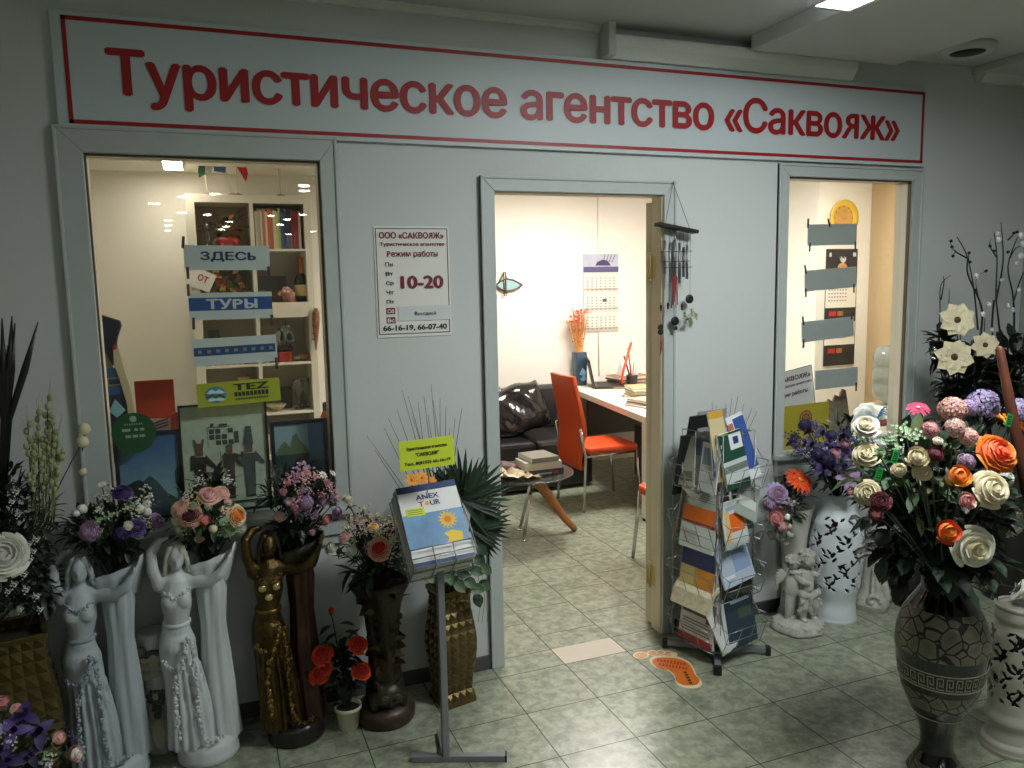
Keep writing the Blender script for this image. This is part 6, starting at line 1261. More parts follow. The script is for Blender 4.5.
def jar(name, label, cat, u, v0, floor, prof, m, dy=.10, part='body'):
    c = at(u, v0, BY+dy); H = c.z-floor; tt = thing(name, label, cat, (c.x, BY+dy, floor)); MB().lathe([(z*H, r) for z, r in prof], 20).build(part, m, tt, local=True); return tt, H
# top left: colourful bunch and a thin glass vase
tt, H = jar('toy_vase', 'small red pot holding a red and green bunch, top left compartment', 'flower pot', 226, 238, FLR[0], [(0, .05), (.6, .075), (1, .08)], C(150, 44, 36))
b = MB(); c = at(226, 231, BY+.1); rn = random.Random(3)
for i in range(60): d = V((rn.gauss(0, .075), rn.gauss(0, .05), rn.gauss(.01, .05))); b.leaf(c+d, d, .06, .035, .3, rn.choice([0, 0, 1, 2, 3]))
b.build('bunch', [C(176, 52, 40), C(60, 96, 50), C(214, 150, 60), C(44, 60, 44)], tt)
GLS = mat('shelf_glassware', (226, 228, 220), .05, trans=.9)
jar('glass_vase', 'thin clear glass vase beside the red and green bunch', 'vase', 207, 222, FLR[0], [(0, .03), (.1, .03), (.2, .012), (.6, .014), (1, .03)], GLS)
# second row
tt, x0, x1 = bx_thing('dark_print', 'dark floral print leaning in the second left compartment', 'picture', 206, 246, 262, FLR[1], .015, C(44, 40, 36), .12); b = MB(); rn = random.Random(4)
for i in range(40): b.leaf((rn.uniform(x0+.03, x1-.03), BY+.115, rn.uniform(FLR[1]+.04, P(225, 270).z)), (rn.uniform(-1, 1), -.1, rn.uniform(-1, 1)), .06, .03, .1, rn.choice([0, 1, 2, 0]), (0, -1, 0))
b.build('flower_pattern', [C(70, 96, 50), C(150, 70, 40), C(190, 160, 70)], tt)
p = P(200, 280); t2 = thing('hanging_tag', 'white tilted paper tag with red letters hanging at the left of the bookcase', 'tag', (p.x, BY-.01, p.z)); F = MX.Translation((p.x, BY-.012, p.z)) @ MX.Rotation(.45, 4, 'Y'); b = MB(); b.M = F; b.bx(-.10, .09, 0, .003, -.06, .075); b.build('sheet', PAPER, t2); b = MB(); b.M = F; text(b, 'ОТ', -.02, .05, -.005, .045, 0, .03, -.001); b.build('lettering', C(180, 40, 70), t2)
tt, x0, x1 = bx_thing('night_picture', 'dark picture of a roofline leaning in the second right compartment', 'picture', 258, 288, 276, FLR[1], .012, C(52, 56, 58), .16); b = MB(); zz = FLR[1]; b.poly([(x0, zz+.005), (x1, zz+.005), (x1, zz+.07), ((x0+x1)/2+.03, zz+.1), ((x0+x1)/2, zz+.07), (x0+.04, zz+.1), (x0, zz+.08)], 0, 0, BY+.158); b.build('roofline', C(120, 100, 60), tt)
tt, H = jar('pink_ornament', 'small pink and brown ornament in front of the dark roofline picture', 'ornament', 288, 287, FLR[1], [(0, .04), (.4, .05), (.8, .03), (1, .01)], C(150, 100, 90), .07); b = MB(); c = at(286, 291, BY+.06)
for i in range(9): b.ell(c+V((rn.uniform(-.05, .05), rn.uniform(-.02, .02), rn.uniform(-.03, .03))), .018, 8, 6)
b.build('petals', C(206, 150, 140), tt)
tt, H = jar('champagne_bottle', 'dark champagne bottle with orange foil neck and cream label', 'bottle', 300, 257, FLR[1], [(0, .045), (.03, .05), (.45, .05), (.55, .042), (.66, .02), (.95, .016), (1, .018)], C(28, 34, 24, .15), .12)
MB().lathe([(.6*H, .030), (.66*H, .0215), (.95*H, .018), (1.01*H, .020)], 20).build('foil', C(206, 120, 60, .3, .5), tt, local=True); MB().lathe([(.13*H, .0508), (.38*H, .0508)], 24).build('label', C(206, 186, 130), tt, local=True)
# third row
bx_thing('dark_box', 'small dark box at the left of the third bookcase row', 'box', 208, 220, 331, FLR[2], .1, C(40, 44, 36), .06)
bx_thing('red_box', 'red box below the ship model in the third right compartment', 'box', 279, 292, 352, FLR[2], .1, C(156, 50, 40), .05)
c = P(284, 346); tt = thing('ship_model', 'small dark sailing ship model on the red box', 'ship model', tuple(c)); b = MB(); cc = at(284, 349, BY+.09); b.ell(cc, (.075, .03, .03), 12, 8); b.build('hull', C(60, 40, 34), tt); b = MB()
for dx, h_ in ((-.03, .17), (.02, .22), (.05, .14)): b.tube([cc+V((dx, 0, 0)), cc+V((dx, 0, h_))], .004, 6)
b.build('mast', C(70, 50, 40), tt); b = MB()
for dx, z0, z1, w_ in ((-.03, .06, .14, .035), (.02, .07, .18, .045), (.05, .05, .11, .03)): b.poly([(cc.x+dx-w_, cc.z+z0), (cc.x+dx+w_, cc.z+z0), (cc.x+dx+w_*.7, cc.z+z1), (cc.x+dx-w_*.7, cc.z+z1)], .004, 0, cc.y-.006)
b.build('sail', C(130, 136, 140), tt)
jar('small_bottle', 'small clear bottle beside the ship model', 'bottle', 272, 335, FLR[2], [(0, .03), (.6, .03), (.75, .012), (1, .012)], GLS, .08)
for k, (u, v, r, c, l) in enumerate(((297, 355, .035, (140, 130, 110), 'pale shell nearest the ship model'), (304, 353, .045, (150, 100, 70), 'brown shell at the right of the third row'), (301, 358, .03, (90, 110, 96), 'small greenish stone beside the brown shell'))):
    cc = at(u, v, BY+.08); tt = thing('shell_ornament', l, 'ornament', (cc.x, cc.y, FLR[2])); b = MB(); b.ell((cc.x, cc.y, FLR[2]+r*.7), (r, r*.8, r*.7), 12, 8); b.chain([(cc.x+r*.5, cc.y, FLR[2]+r), (cc.x+r*1.1, cc.y, FLR[2]+r*.6)], [r*.4, r*.15]); b.build('body', C(*c), tt)
tt, x0, x1 = bx_thing('book_stack_paper', 'low row of dark papers lying on the third left shelf', 'papers', 205, 247, 361, FLR[2], .2, C(70, 60, 48), .04); b = MB()
for i in range(7): b.bx(x0+i*(x1-x0)/7, x0+(i+.6)*(x1-x0)/7, BY+.036, BY+.04, FLR[2], FLR[2]+.02)
b.build('edges', C(180, 170, 150), tt)
# fourth row
for u in (298, 310 - 5.5):
    cc = at(u, 384, BY+.09+(.06 if u > 300 else 0)); tt = thing('wine_glass', 'stemmed wine glass standing in the fourth bookcase row', 'glass', (cc.x, cc.y, FLR[3]), 'wine glasses in the fourth row'); H = .235; MB().lathe([(0, .035), (.01, .034), (.02, .006), (.42*H, .005), (.5*H, .02), (.65*H, .038), (H, .036)], 20).build('bowl', GLS, tt, local=True)
bx_thing('dark_casket', 'dark casket in the fourth right compartment behind the wine glasses', 'box', 282, 294, 388, FLR[3], .1, C(50, 46, 42), .18)
bx_thing('paper_pile', 'pale pile of papers in the fourth left compartment', 'papers', 238, 250, 377, FLR[3], .2, C(170, 150, 120), .06)
tt, H = jar('shell_bowl_ornament', 'shallow sand-coloured bowl at the left of the fourth right compartment', 'bowl', 276, 404, FLR[3], [(0, .03), (.5, .06), (1, .08)], C(170, 156, 120), .09)
x = P(258, 420).x
for i in range(12):
    w_ = (P(303, 420).x-P(258, 420).x)/12; h_ = rn.uniform(.10, .135); tt = thing('small_book', 'small book on the lowest visible shelf behind the harbour print', 'book', (x+w_/2, BY+.04, FLR[4]), 'small books on the lowest visible shelf'); MB().bx(x+.002, x+w_-.003, BY+.04, BY+.2, FLR[4], FLR[4]+h_+.05).build('cover', C(*rn.choice([(60, 50, 44), (190, 180, 160), (44, 44, 50), (206, 200, 190), (90, 60, 44)])), tt); x += w_
# carved mask on the right post, orange bottle, flags on top
p = P(314, 310); tt = thing('hanging_mask', 'long carved wooden mask hanging on the right post of the bookcase', 'mask', (p.x, BY-.02, p.z)); m = mpp(p)
b = MB(); prof = [(at(316, v, BY-.02), r) for v, r in ((308, 1.5), (312, 3.4), (318, 4), (324, 3.6), (330, 3), (336, 2.4), (344, 1.4), (350, .5))]; b.tube([q for q, r in prof], [r*m for q, r in prof], 12); b.v = [(q[0], BY-.02+(q[1]-BY+.02)*.5, q[2]) for q in b.v]; b.build('face', mat('carved_wood', (150, 96, 60), .5, var=.3, vs=20), tt)
b = MB()
for v in (314, 319, 325, 333, 339): c = at(314, v, BY-.045); b.lathe([(-.004, .010), (0, .016), (.004, .010)], 12, c)
b.build('carved_ring', C(50, 34, 26), tt)
oy = .30; p = at(327, 419, oy); tt = thing('orange_bottle', 'small orange bottle with a grey cap, behind the right end of the harbour print', 'bottle', (p.x, oy, .812)); H = at(327, 404, oy).z-.812; MB().lathe([(0, .024), (.02, .027), (H*.86, .027), (H*.93, .015)], 20).build('body', C(206, 110, 70, .3), tt, local=True); MB().lathe([(H*.93, .016), (H, .017), (H+.008, .012)], 16).build('cap', C(90, 92, 96), tt, local=True)
def flag(u, vb, ub, cols, label, pts):
    a, c = at(u, vb, BY+.03), at(ub, 160, BY+.03); a.z = ZT; tt = thing('table_flag', label, 'flag', tuple(a)); MB().lathe([(0, .03), (.008, .03), (.014, .008)], 16).build('base', C(150, 130, 100), tt, local=True); b = MB(); b.tube([a, c], .004, 8); b.build('pole', C(214, 206, 190), tt)
    for i, (px, col) in enumerate(zip(pts, cols)): b = MB(); b.poly([(at(x_, max(159, y_), BY+.022).x, at(x_, max(159, y_), BY+.022).z) for x_, y_ in px], .004, 0, BY+.022); b.build('cloth', C(*col, .8), tt)
flag(208, 190, 203, [(210, 206, 196), (50, 96, 70)], 'small green and white table flag, leftmost on top of the bookcase', [[(204, 152), (214, 152), (212, 174), (205, 170)], [(200, 160), (205, 164), (205, 174), (199, 178), (198, 170)]])
flag(232, 190, 223, [(70, 100, 150)], 'small blue table flag, second from the left on the bookcase', [[(216, 148), (227, 150), (225, 173), (214, 171), (213, 162)]])
flag(238, 191, 236, [(190, 40, 44)], 'small red table flag with a pointed lower corner on the bookcase', [[(233, 154), (245, 154), (248, 174), (246, 182), (240, 172), (235, 164)]])
flag(281, 191, 278, [(206, 196, 176)], 'plain pale table flag on a bare pole, rightmost on the bookcase', [[(276, 150), (282, 150), (280, 166), (277, 164)]])

# ================================================================ THROUGH THE DOORWAY
LEATH = mat('black_leather', (26, 25, 26), .32, bump=.12, bs=30); OR_L = mat('orange_leather', (206, 74, 26), .42, bump=.05, bs=80)
# sofa along the back wall
SX0, SX1 = .15, 1.37; t = thing('leather_sofa', 'black leather sofa against the back wall of the office', 'sofa', ((SX0+SX1)/2, 3.0, 0))
MB().bx(SX0, SX1, 2.62, 3.40, .03, .26).build('base', LEATH, t, bev=.02)
for a, c in ((SX0+.18, .86), (.86, SX1-.02)): MB().bx(a+.004, c-.004, 2.58, 3.2, .26, .42).build('seat_cushion', LEATH, t, bev=.035)
for a, c in ((SX0+.18, .85), (.85, SX1-.02)):
    b = MB(); b.M = MX.Translation(((a+c)/2, 3.26, .38)) @ MX.Rotation(-.16, 4, 'X'); b.bx(-(c-a)/2+.006, (c-a)/2-.006, -.1, .1, 0, .40); b.build('back_cushion', LEATH, t, bev=.04)
MB().bx(SX0, SX0+.18, 2.6, 3.4, .03, .6).build('arm', LEATH, t, bev=.05)
p0, p1 = at(498, 398, 3.0), at(541, 381, 2.98); tt = thing('glossy_cushion', 'shiny black cushion leaning on the left part of the leather sofa', 'cushion', (p0.x+.1, 3.0, .42))
b = MB(); F = MX.Translation((.86, 2.90, .43)) @ MX.Rotation(-.30, 4, 'X') @ MX.Rotation(-.24, 4, 'Y'); n = 14; vs = []
for s in (-1, 1):
    for i in range(n+1):
        for j in range(n+1):
            x, z = -1+2*i/n, -1+2*j/n; k = ((1-x**4)*(1-z**4)); vs.append(F @ V((x*.30*(1-.07*z*z*(1 if abs(x) > .5 else 0)), s*(.012+.085*k**.45)+.010*math.sin(9*x+5*z)*k, .205+z*.205*(1-.06*x*x)+.012*math.sin(6*x))))
fs = [];  m1 = (n+1)**2
for i in range(n):
    for j in range(n): a = i*(n+1)+j; fs += [(a, a+n+1, a+n+2, a+1), (m1+a, m1+a+1, m1+a+n+2, m1+a+n+1)]
for i in range(n): fs += [(i, i+1, m1+i+1, m1+i), (n*(n+1)+i+1, n*(n+1)+i, m1+n*(n+1)+i, m1+n*(n+1)+i+1), (i*(n+1)+n, (i+1)*(n+1)+n, m1+(i+1)*(n+1)+n, m1+i*(n+1)+n), ((i+1)*(n+1), i*(n+1), m1+i*(n+1), m1+(i+1)*(n+1))]
b.add(vs, fs, 0, True); b.build('cover', mat('shiny_black_vinyl', (24, 23, 24), .14, bump=.5, bs=11), tt)
# low glass table with one curved wooden leg
TC = V((.36, 1.64, 0)); t = thing('glass_table', 'low round glass table with a curved wooden leg and two chrome legs', 'table', tuple(TC)); TH_ = .44
MB().lathe([(TH_-.012, .325), (TH_-.009, .33), (TH_-.003, .33), (TH_, .325)], 48).build('glass_top', mat('smoked_glass', (196, 206, 200), .05, trans=.9), t, local=True)
b = MB(); e = V((.708, 1.594, .012))-TC; pts = [V((.02, -.06, TH_-.014)), V((.10, -.07, .34)), V((.18, -.07, .22)), V((.27, -.06, .1)), e]; b.tube(pts, [.046, .036, .030, .026, .022], 12); b.build('leg', mat('honey_wood', (176, 116, 68), .4, var=.2, vs=14), t, local=True)
for e in (V((.314, 1.544, .0)), V((.378, 1.772, .0))): b = MB(); a = V((.0, -.02, TH_-.014)); q = e-TC; b.tube([a+V((.06, 0, 0)), q+V((0, 0, .01))], .011, 10); b.lathe([(0, .018), (.01, .018), (.014, .01)], 14, q); b.build('leg', CHROME, t, local=True)
MB().lathe([(TH_-.03, .05), (TH_-.012, .06)], 20, (.02, -.04, 0)).build('hub', CHROME, t, local=True)
bk = [((120, 118, 108), .19, .22, .032, .05, 'thin grey-green booklet, topmost of the pile on the glass table'), ((206, 202, 190), .25, .19, .022, -.03, 'white-edged booklet, second in the pile on the glass table'), ((196, 190, 178), .245, .19, .026, .0, 'pale catalogue, third in the pile on the glass table'), ((54, 66, 72), .275, .195, .042, .02, 'thick dark teal catalogue at the bottom of the pile')]
z = TH_+.001; pc = V((.43, 1.56))
for i, (c, w_, d_, th_, a, l) in enumerate(reversed(bk)):
    tt = thing('catalogue', l, 'catalogue', (pc.x, pc.y, z)); F = MX.Translation((pc.x, pc.y, z)) @ rotz(a); b = MB(); b.M = F; b.bx(-w_/2+.002, w_/2-.002, -d_/2+.002, d_/2-.002, .002, th_-.002); b.build('pages', PAPER, tt); b = MB(); b.M = F; b.bx(-w_/2, w_/2, -d_/2, d_/2, 0, .002); b.bx(-w_/2, w_/2, -d_/2, d_/2, th_-.002, th_); b.bx(-w_/2, w_/2, -d_/2-.002, -d_/2, 0, th_); b.build('cover', C(*c, .5), tt)
    if i == 0:
        b = MB(); b.M = F
        for k in range(8): b.bx(-.05+k*.013, -.041+k*.013, -d_/2-.003, -d_/2-.002, .011, .022)
        b.bx(-.125, -.085, -d_/2-.003, -d_/2-.002, .008, .034, 1); b.bx(.065, .1, -d_/2-.003, -d_/2-.002, .006, .028, 1); b.build('spine_print', [C(190, 196, 190), C(140, 70, 70)], tt)
    z += th_+.0005
tt = thing('crumpled_paper', 'crumpled cream paper lying at the left edge of the glass table', 'paper', (.23, 1.43, TH_)); b = MB(); rn = random.Random(2); n = 8; vs = [(.12+.26*i/n, 1.38+.16*j/n, TH_+.006+abs(rn.gauss(0, .016))+.03*(1-i/n)) for i in range(n+1) for j in range(n+1)]; b.add(vs, [(i*(n+1)+j, (i+1)*(n+1)+j, (i+1)*(n+1)+j+1, i*(n+1)+j+1) for i in range(n) for j in range(n)]); b.build('sheet', C(214, 204, 176, .7), tt, solid=.001)
tt = thing('dark_pouch', 'small dark reddish pouch behind the crumpled paper on the glass table', 'pouch', (.20, 1.62, TH_)); b = MB(); b.ell((.20, 1.62, TH_+.045), (.075, .06, .045), 16, 10); b.ell((.25, 1.6, TH_+.04), (.05, .05, .038), 14, 8); sculpt(b, 'body', C(96, 66, 66, .6), tt, .008, 2)
# orange high-backed chairs
def chair(label, loc, rz):
    """seat faces +x in its own frame"""
    t = thing('dining_chair', label, 'chair', loc, 'orange chairs in the office', rz); b = MB(); W_ = .205; n = 16; prof = [(-.005, .30), (-.03, .36), (-.035, .43), (-.02, .50), (-.008, .58), (-.02, .68), (-.045, .80), (-.07, .92), (-.085, 1.0)]; th_ = .035
    vs = [];
    for s in (0, 1):
        for i, (x, z) in enumerate(prof):
            w_ = W_*(.86+.14*min(1, abs(z-.55)/.3)) if z < .55 else W_*(1-.10*(z-.55)/.45); w_ = w_ if z > .40 else W_*.8
            for j in range(9): y = -1+j/4; vs.append((x-.235+(th_ if s else 0)-.012*(1-y*y)*(1 if z > .45 else .3), y*w_, z))
    k = len(prof)*9; fs = []
    for i in range(len(prof)-1):
        for j in range(8): a = i*9+j; fs += [(a, a+9, a+10, a+1), (k+a, k+a+1, k+a+10, k+a+9)]
        fs += [(i*9, k+i*9, k+i*9+9, i*9+9), (i*9+8, i*9+17, k+i*9+17, k+i*9+8)]
    for j in range(8): e = (len(prof)-1)*9; fs += [(e+j, k+e+j, k+e+j+1, e+j+1), (j, j+1, k+j+1, k+j)]
    b.add(vs, fs, 0, True); b.build('backrest', OR_L, t, local=True, bev=.006)
    b = MB(); b.poly([(-.20, -.20), (.20, -.215), (.235, -.17), (.235, .17), (.20, .215), (-.20, .20)], .05); b.v = [(p[0], p[2], .47-p[1]-.012*max(0, p[0])) for p in b.v]; b.f = [tuple(reversed(f)) for f in b.f]; b.build('seat', OR_L, t, local=True, bev=.018)
    for s in (-1, 1):
        b = MB(); b.tube([(-.25, s*.215, 0), (-.235, s*.212, .2), (-.225, s*.21, .42), (-.245, s*.208, .50), (-.262, s*.2, .62)], .011, 10); b.build('leg', CHROME, t, local=True)
        b = MB(); b.tube([(.245, s*.215, 0), (.22, s*.205, .25), (.205, s*.2, .425)], .011, 10); b.build('leg', CHROME, t, local=True)
    b = MB(); b.tube([(-.225, -.2, .405), (.2, -.195, .41), (.2, .195, .41), (-.225, .2, .405)], .009, 8); b.build('seat_frame', CHROME, t, local=True); return t
chair('orange leather chair with a tall back, standing at the white desk', (1.20, 2.18, 0), .02)
chair('orange leather chair mostly hidden behind the open door, only its seat edge showing', (1.04, .752, 0), PI)
# desk
DW = mat('white_desk', (232, 226, 208), .4); t = thing('office_desk', 'white office desk with thick top along the right of the doorway view', 'desk', (1.9, 2.3, 0)); b = MB()
tp = [(1.225, 1.545), (2.55, 1.545), (2.55, 3.40), (1.46, 3.40), (1.40, 2.87)]; n = len(tp); b.add([(x, y, .70) for x, y in tp]+[(x, y, .75) for x, y in tp], [tuple(reversed(range(n))), tuple(range(n, 2*n))]+[(i, (i+1) % n, n+(i+1) % n, n+i) for i in range(n)]); b.build('top', DW, t, bev=.004)
for x0, x1, y0, y1 in ((1.24, 1.30, 1.56, 1.62), (2.46, 2.52, 1.6, 1.66), (1.5, 1.56, 3.3, 3.36), (2.46, 2.52, 3.3, 3.36)): MB().bx(x0, x1, y0, y1, .02, .70).build('leg', DW, t, bev=.003); MB().bx(x0+.005, x1-.005, y0+.005, y1-.005, 0, .02).build('foot', BLACK, t)
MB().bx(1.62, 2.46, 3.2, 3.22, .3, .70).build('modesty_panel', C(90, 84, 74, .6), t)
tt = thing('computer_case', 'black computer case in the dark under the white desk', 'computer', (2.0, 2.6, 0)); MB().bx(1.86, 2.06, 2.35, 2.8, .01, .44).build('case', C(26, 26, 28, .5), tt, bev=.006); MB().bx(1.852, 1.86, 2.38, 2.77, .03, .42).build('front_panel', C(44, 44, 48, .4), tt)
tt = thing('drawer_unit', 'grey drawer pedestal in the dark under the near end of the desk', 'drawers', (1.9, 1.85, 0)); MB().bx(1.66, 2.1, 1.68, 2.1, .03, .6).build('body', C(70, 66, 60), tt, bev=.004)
for k in range(3):
    b = MB(); b.bx(1.652, 1.66, 1.70, 2.08, .05+.18*k, .21+.18*k); dr = b.build('drawer', C(84, 80, 72), tt); b = MB(); b.tube([(1.648, 1.83, .16+.18*k), (1.64, 1.89, .16+.18*k), (1.648, 1.95, .16+.18*k)], .005, 6); b.build('handle', CHROME, dr)
ZD = .7505
# laptop seen from its left side
tt = thing('laptop', 'black laptop standing open on the desk, seen from the side', 'laptop', (1.72, 3.02, ZD)); F = MX.Translation((1.585, 3.0, ZD)) @ rotz(-.40); b = MB(); b.M = F; b.bx(0, .26, -.03, .33, 0, .022); b.build('base', C(40, 38, 38, .4), tt, bev=.003); b = MB(); b.M = F; b.bx(.03, .20, 0, .30, .022, .024); b.build('keyboard', C(22, 22, 24), tt)
b = MB(); b.M = F @ MX.Translation((.0, 0, .015)) @ MX.Rotation(-.2, 4, 'Y'); b.bx(-.008, .006, -.03, .33, 0, .245); b.build('screen', C(46, 44, 44, .35), tt, bev=.003); b = MB(); b.M = F; b.bx(.16, .255, -.031, -.03, .006, .014); b.build('label_strip', C(206, 150, 60), tt)
# vase with orange dried flowers
VP = at(579.5, 380, 3.30); tt = thing('blue_vase', 'square dark blue vase with a pale swirl on the far corner of the desk', 'vase', (VP.x, 3.30, ZD)); H = at(579, 352, 3.30).z-ZD; b = MB(); b.lathe([(0, .05), (.02, .052), (H-.01, .056), (H, .052)], 32, sq=.8); b.build('body', mat('blue_glaze', (52, 72, 88), .3, var=.2, vs=9), tt, local=True); b = MB(); b.poly([(-.03, .10), (.0, .16), (.035, .13), (.03, .08), (.045, .05), (0, .04), (-.02, .06), (.005, .09)], .002, 0, -.06); b.build('swirl', C(110, 160, 180), tt, local=True)
tt = thing('dried_flowers', 'bunch of orange dried flowers in the square blue vase', 'dried flowers', (VP.x, 3.30, ZD+H-.05)); rn = random.Random(8); st, hd_, ds = MB(), MB(), MB(); b0 = V((VP.x, 3.30, ZD+.05))
for i in range(40):
    u, v = rn.gauss(576.5, 5.5), rn.uniform(311, 325); u = max(563, min(590, u)); p = at(u, v, 3.30+rn.uniform(-.05, .05)); q = V((VP.x+(p.x-VP.x)*.3, 3.30+rn.uniform(-.02, .02), ZD+H)); st.tube([b0, q, q.lerp(p, .6), p], .0022, 4)
    for k in range(7): d = V((rn.gauss(0, 1), rn.gauss(0, 1), rn.uniform(0, 1))); hd_.leaf(p+d*.008, d, .034, .012, .2, k % 2, k=2)
    for k in range(4): c = q.lerp(p, rn.uniform(.15, .9)); ds.leaf(c, (rn.uniform(-1, 1), rn.uniform(-1, 0), rn.uniform(-.2, .8)), .026, .012, .2, 0, k=2)
st.build('stems', C(216, 150, 70, .8), tt); hd_.build('flower_heads', [C(232, 104, 44, .8), C(238, 130, 64, .8)], tt); ds.build('dry_leaves', C(190, 120, 60, .8), tt)
# papers, calendar, pens
def paper_pile(label, x, y, w_, d_, n, a, cols, z0=ZD):
    z = z0
    for i in range(n):
        rr = random.Random(i*7+n); tt = thing('paper_stack', label % ('topmost', 'second', 'third', 'fourth', 'fifth', 'sixth')[n-1-i], 'papers', (x, y, z)); th_ = rr.uniform(.010, .018); F = MX.Translation((x+rr.uniform(-.015, .015), y+rr.uniform(-.015, .015), z)) @ rotz(a+rr.uniform(-.15, .15)); b = MB(); b.M = F; b.bx(-w_/2, w_/2, -d_/2, d_/2, 0, th_*.8); b.build('sheets', C(*cols[i % len(cols)], .7), tt); b = MB(); b.M = F; b.bx(-w_/2+.004, w_/2-.004, -d_/2+.004, d_/2-.004, th_*.8, th_); b.build('cover_sheet', C(*cols[(i+1) % len(cols)], .6), tt); z += th_+.0005
    return z
z = paper_pile('%s paper bundle in the stack behind the laptop', 2.02, 3.16, .34, .26, 5, .05, [(206, 196, 176), (150, 110, 90), (190, 180, 160), (120, 84, 74)])
tt = thing('desk_calendar', 'small triangular desk calendar standing on the paper stack', 'calendar', (2.02, 3.18, z)); b = MB(); vs = [(1.93, 3.13, z), (2.09, 3.13, z), (2.09, 3.25, z), (1.93, 3.25, z), (1.95, 3.19, z+.14), (2.09, 3.19, z+.14)]; b.add(vs, [(0, 1, 5, 4), (2, 3, 4, 5), (0, 4, 3), (1, 2, 5), (0, 3, 2, 1)]); b.build('card', PAPER, tt); b = MB()
for i in range(5):
    for j in range(3): b.box((1.96+.026*i, 3.145+.017*j, z+.028+.04*j), (.014, .003, .010), 0, MX.Rotation(-.4, 3, 'X'))
b.build('printed_days', C(90, 96, 120), tt)
pc = at(632, 376, 3.0); tt = thing('pen_holder', 'dark pen holder crowded with pens and small things on the desk', 'pen holder', (pc.x, 3.0, ZD)); MB().lathe([(0, .045), (.09, .05), (.1, .05), (.095, .042)], 20).build('cup', C(40, 36, 36), tt, local=True)
for i, (du, dv, c) in enumerate(((-4, -28, (206, 70, 40)), (-8, -20, (60, 44, 34)), (2, -14, (224, 130, 70)), (5, -10, (190, 170, 130)), (-2, -12, (44, 40, 44)))): b = MB(); b.tube([(0, 0, .02), tuple(at(632+du, 376+dv, 3.0)-V((pc.x, 3.0, ZD)))], .0075, 8); b.build('pen', C(*c, .4), tt, local=True)
pr = at(630, 345, 2.95); tt = thing('red_pencil', 'oversized red pencil standing askew in the clutter on the desk', 'pencil', (pr.x-.04, 2.95, ZD)); a, c = at(623, 372, 2.95), at(631, 343, 2.95); b = MB(); b.tube([(a.x-.02, 2.95, ZD), a, c], .012, 8); b.build('shaft', C(206, 76, 44, .5), tt); b = MB(); d = (c-a).normalized(); b.tube([c, c+d*.03], [.012, .002], 8); b.build('tip', C(220, 180, 130), tt)
paper_pile('%s printed sheet in the fan of papers at the near end of the desk', 1.52, 1.98, .28, .22, 4, .35, [(170, 166, 150), (206, 200, 180), (110, 108, 100), (196, 190, 170)]); paper_pile('%s pale sheet in the low stack at the middle of the desk', 1.78, 2.42, .34, .26, 5, -.2, [(206, 198, 172), (190, 170, 120), (214, 206, 190), (150, 146, 130)])
tt = thing('spectacles', 'thin wire spectacles lying near the front edge of the desk', 'glasses', (1.58, 2.45, ZD)); b = MB()
for s in (-1, 1): b.tube([(1.56+.025*math.cos(k*.524), 2.45+s*.032+.025*math.sin(k*.524), ZD+.004) for k in range(13)], .0018, 5); b.tube([(1.56, 2.45+s*.06, ZD+.004), (1.68, 2.45+s*.055, ZD+.004)], .0015, 5)
b.build('wire_frame', C(60, 56, 54), tt)
# quarter calendar on the back wall
YW = 3.44; t = thing('wall_calendar', 'three-part wall calendar with a blue ship picture on the back wall of the office', 'calendar', (1.88, YW, 1.58)); xa, xb = at(583, 254, YW).x, at(618, 254, YW).x; zt = at(600, 254, YW).z; zb_ = at(600, 331, YW).z; hh = zt-zb_
MB().bx(xa, xb, YW-.004, YW+.009, zb_, zt).build('backing', C(206, 202, 190), t); b = MB(); z0 = zt-hh*.235; b.bx(xa, xb, YW-.007, YW-.004, z0, zt, 0); b.bx(xa, xb, YW-.008, YW-.007, z0, z0+.05, 1); b.poly([(xa+.12, z0+.06), (xa+.28, z0+.06), (xa+.25, z0+.10), (xa+.2, z0+.115), (xa+.14, z0+.095)], .0005, 2, YW-.0085)
for i in range(4): b.tube([(xa+.2+.03*i, YW-.008, z0+.09), (xa+.22+.035*i, YW-.008, zt-.005)], .003, 4, 2)
b.build('ship_picture', [mat('printed_sea_sky', (176, 180, 196), .5, var=.15, vs=9), C(84, 80, 120), C(60, 58, 96)], t)
for k in range(3):
    zz = zt-hh*(.245+.255*k); b = MB(); b.bx(xa+.004, xb-.004, YW-.010, YW-.004, zz-hh*.215, zz); pg = b.build('month_block', C(226, 222, 206), t); b = MB()
    for i in range(7):
        for j in range(5): b.bx(xa+.03+i*(xb-xa-.06)/6.6, xa+.048+i*(xb-xa-.06)/6.6, YW-.011, YW-.010, zz-.052-j*.026, zz-.040-j*.026, 0)
    b.bx(xa+.004, xb-.004, YW-.0108, YW-.010, zz-hh*.215, zz-hh*.195, 1)
    if k == 1: b.bx(xa+.19, xa+.235, YW-.012, YW-.011, zz-.085, zz-.055, 2)
    b.build('printed_days', [C(150, 146, 136), C(170, 168, 160), C(90, 86, 84)], pg)
t = thing('wall_cable', 'thin white cable running down the back wall behind the calendar', 'cable', tuple(at(598, 300, 3.44))); b = MB(); b.tube([(at(598, 190, 3.443).x, 3.443, OZ), (at(598, 300, 3.443).x, 3.443, 1.5), (at(599, 368, 3.443).x, 3.443, .8)], .006, 6); b.build('cable', C(226, 220, 200), t)
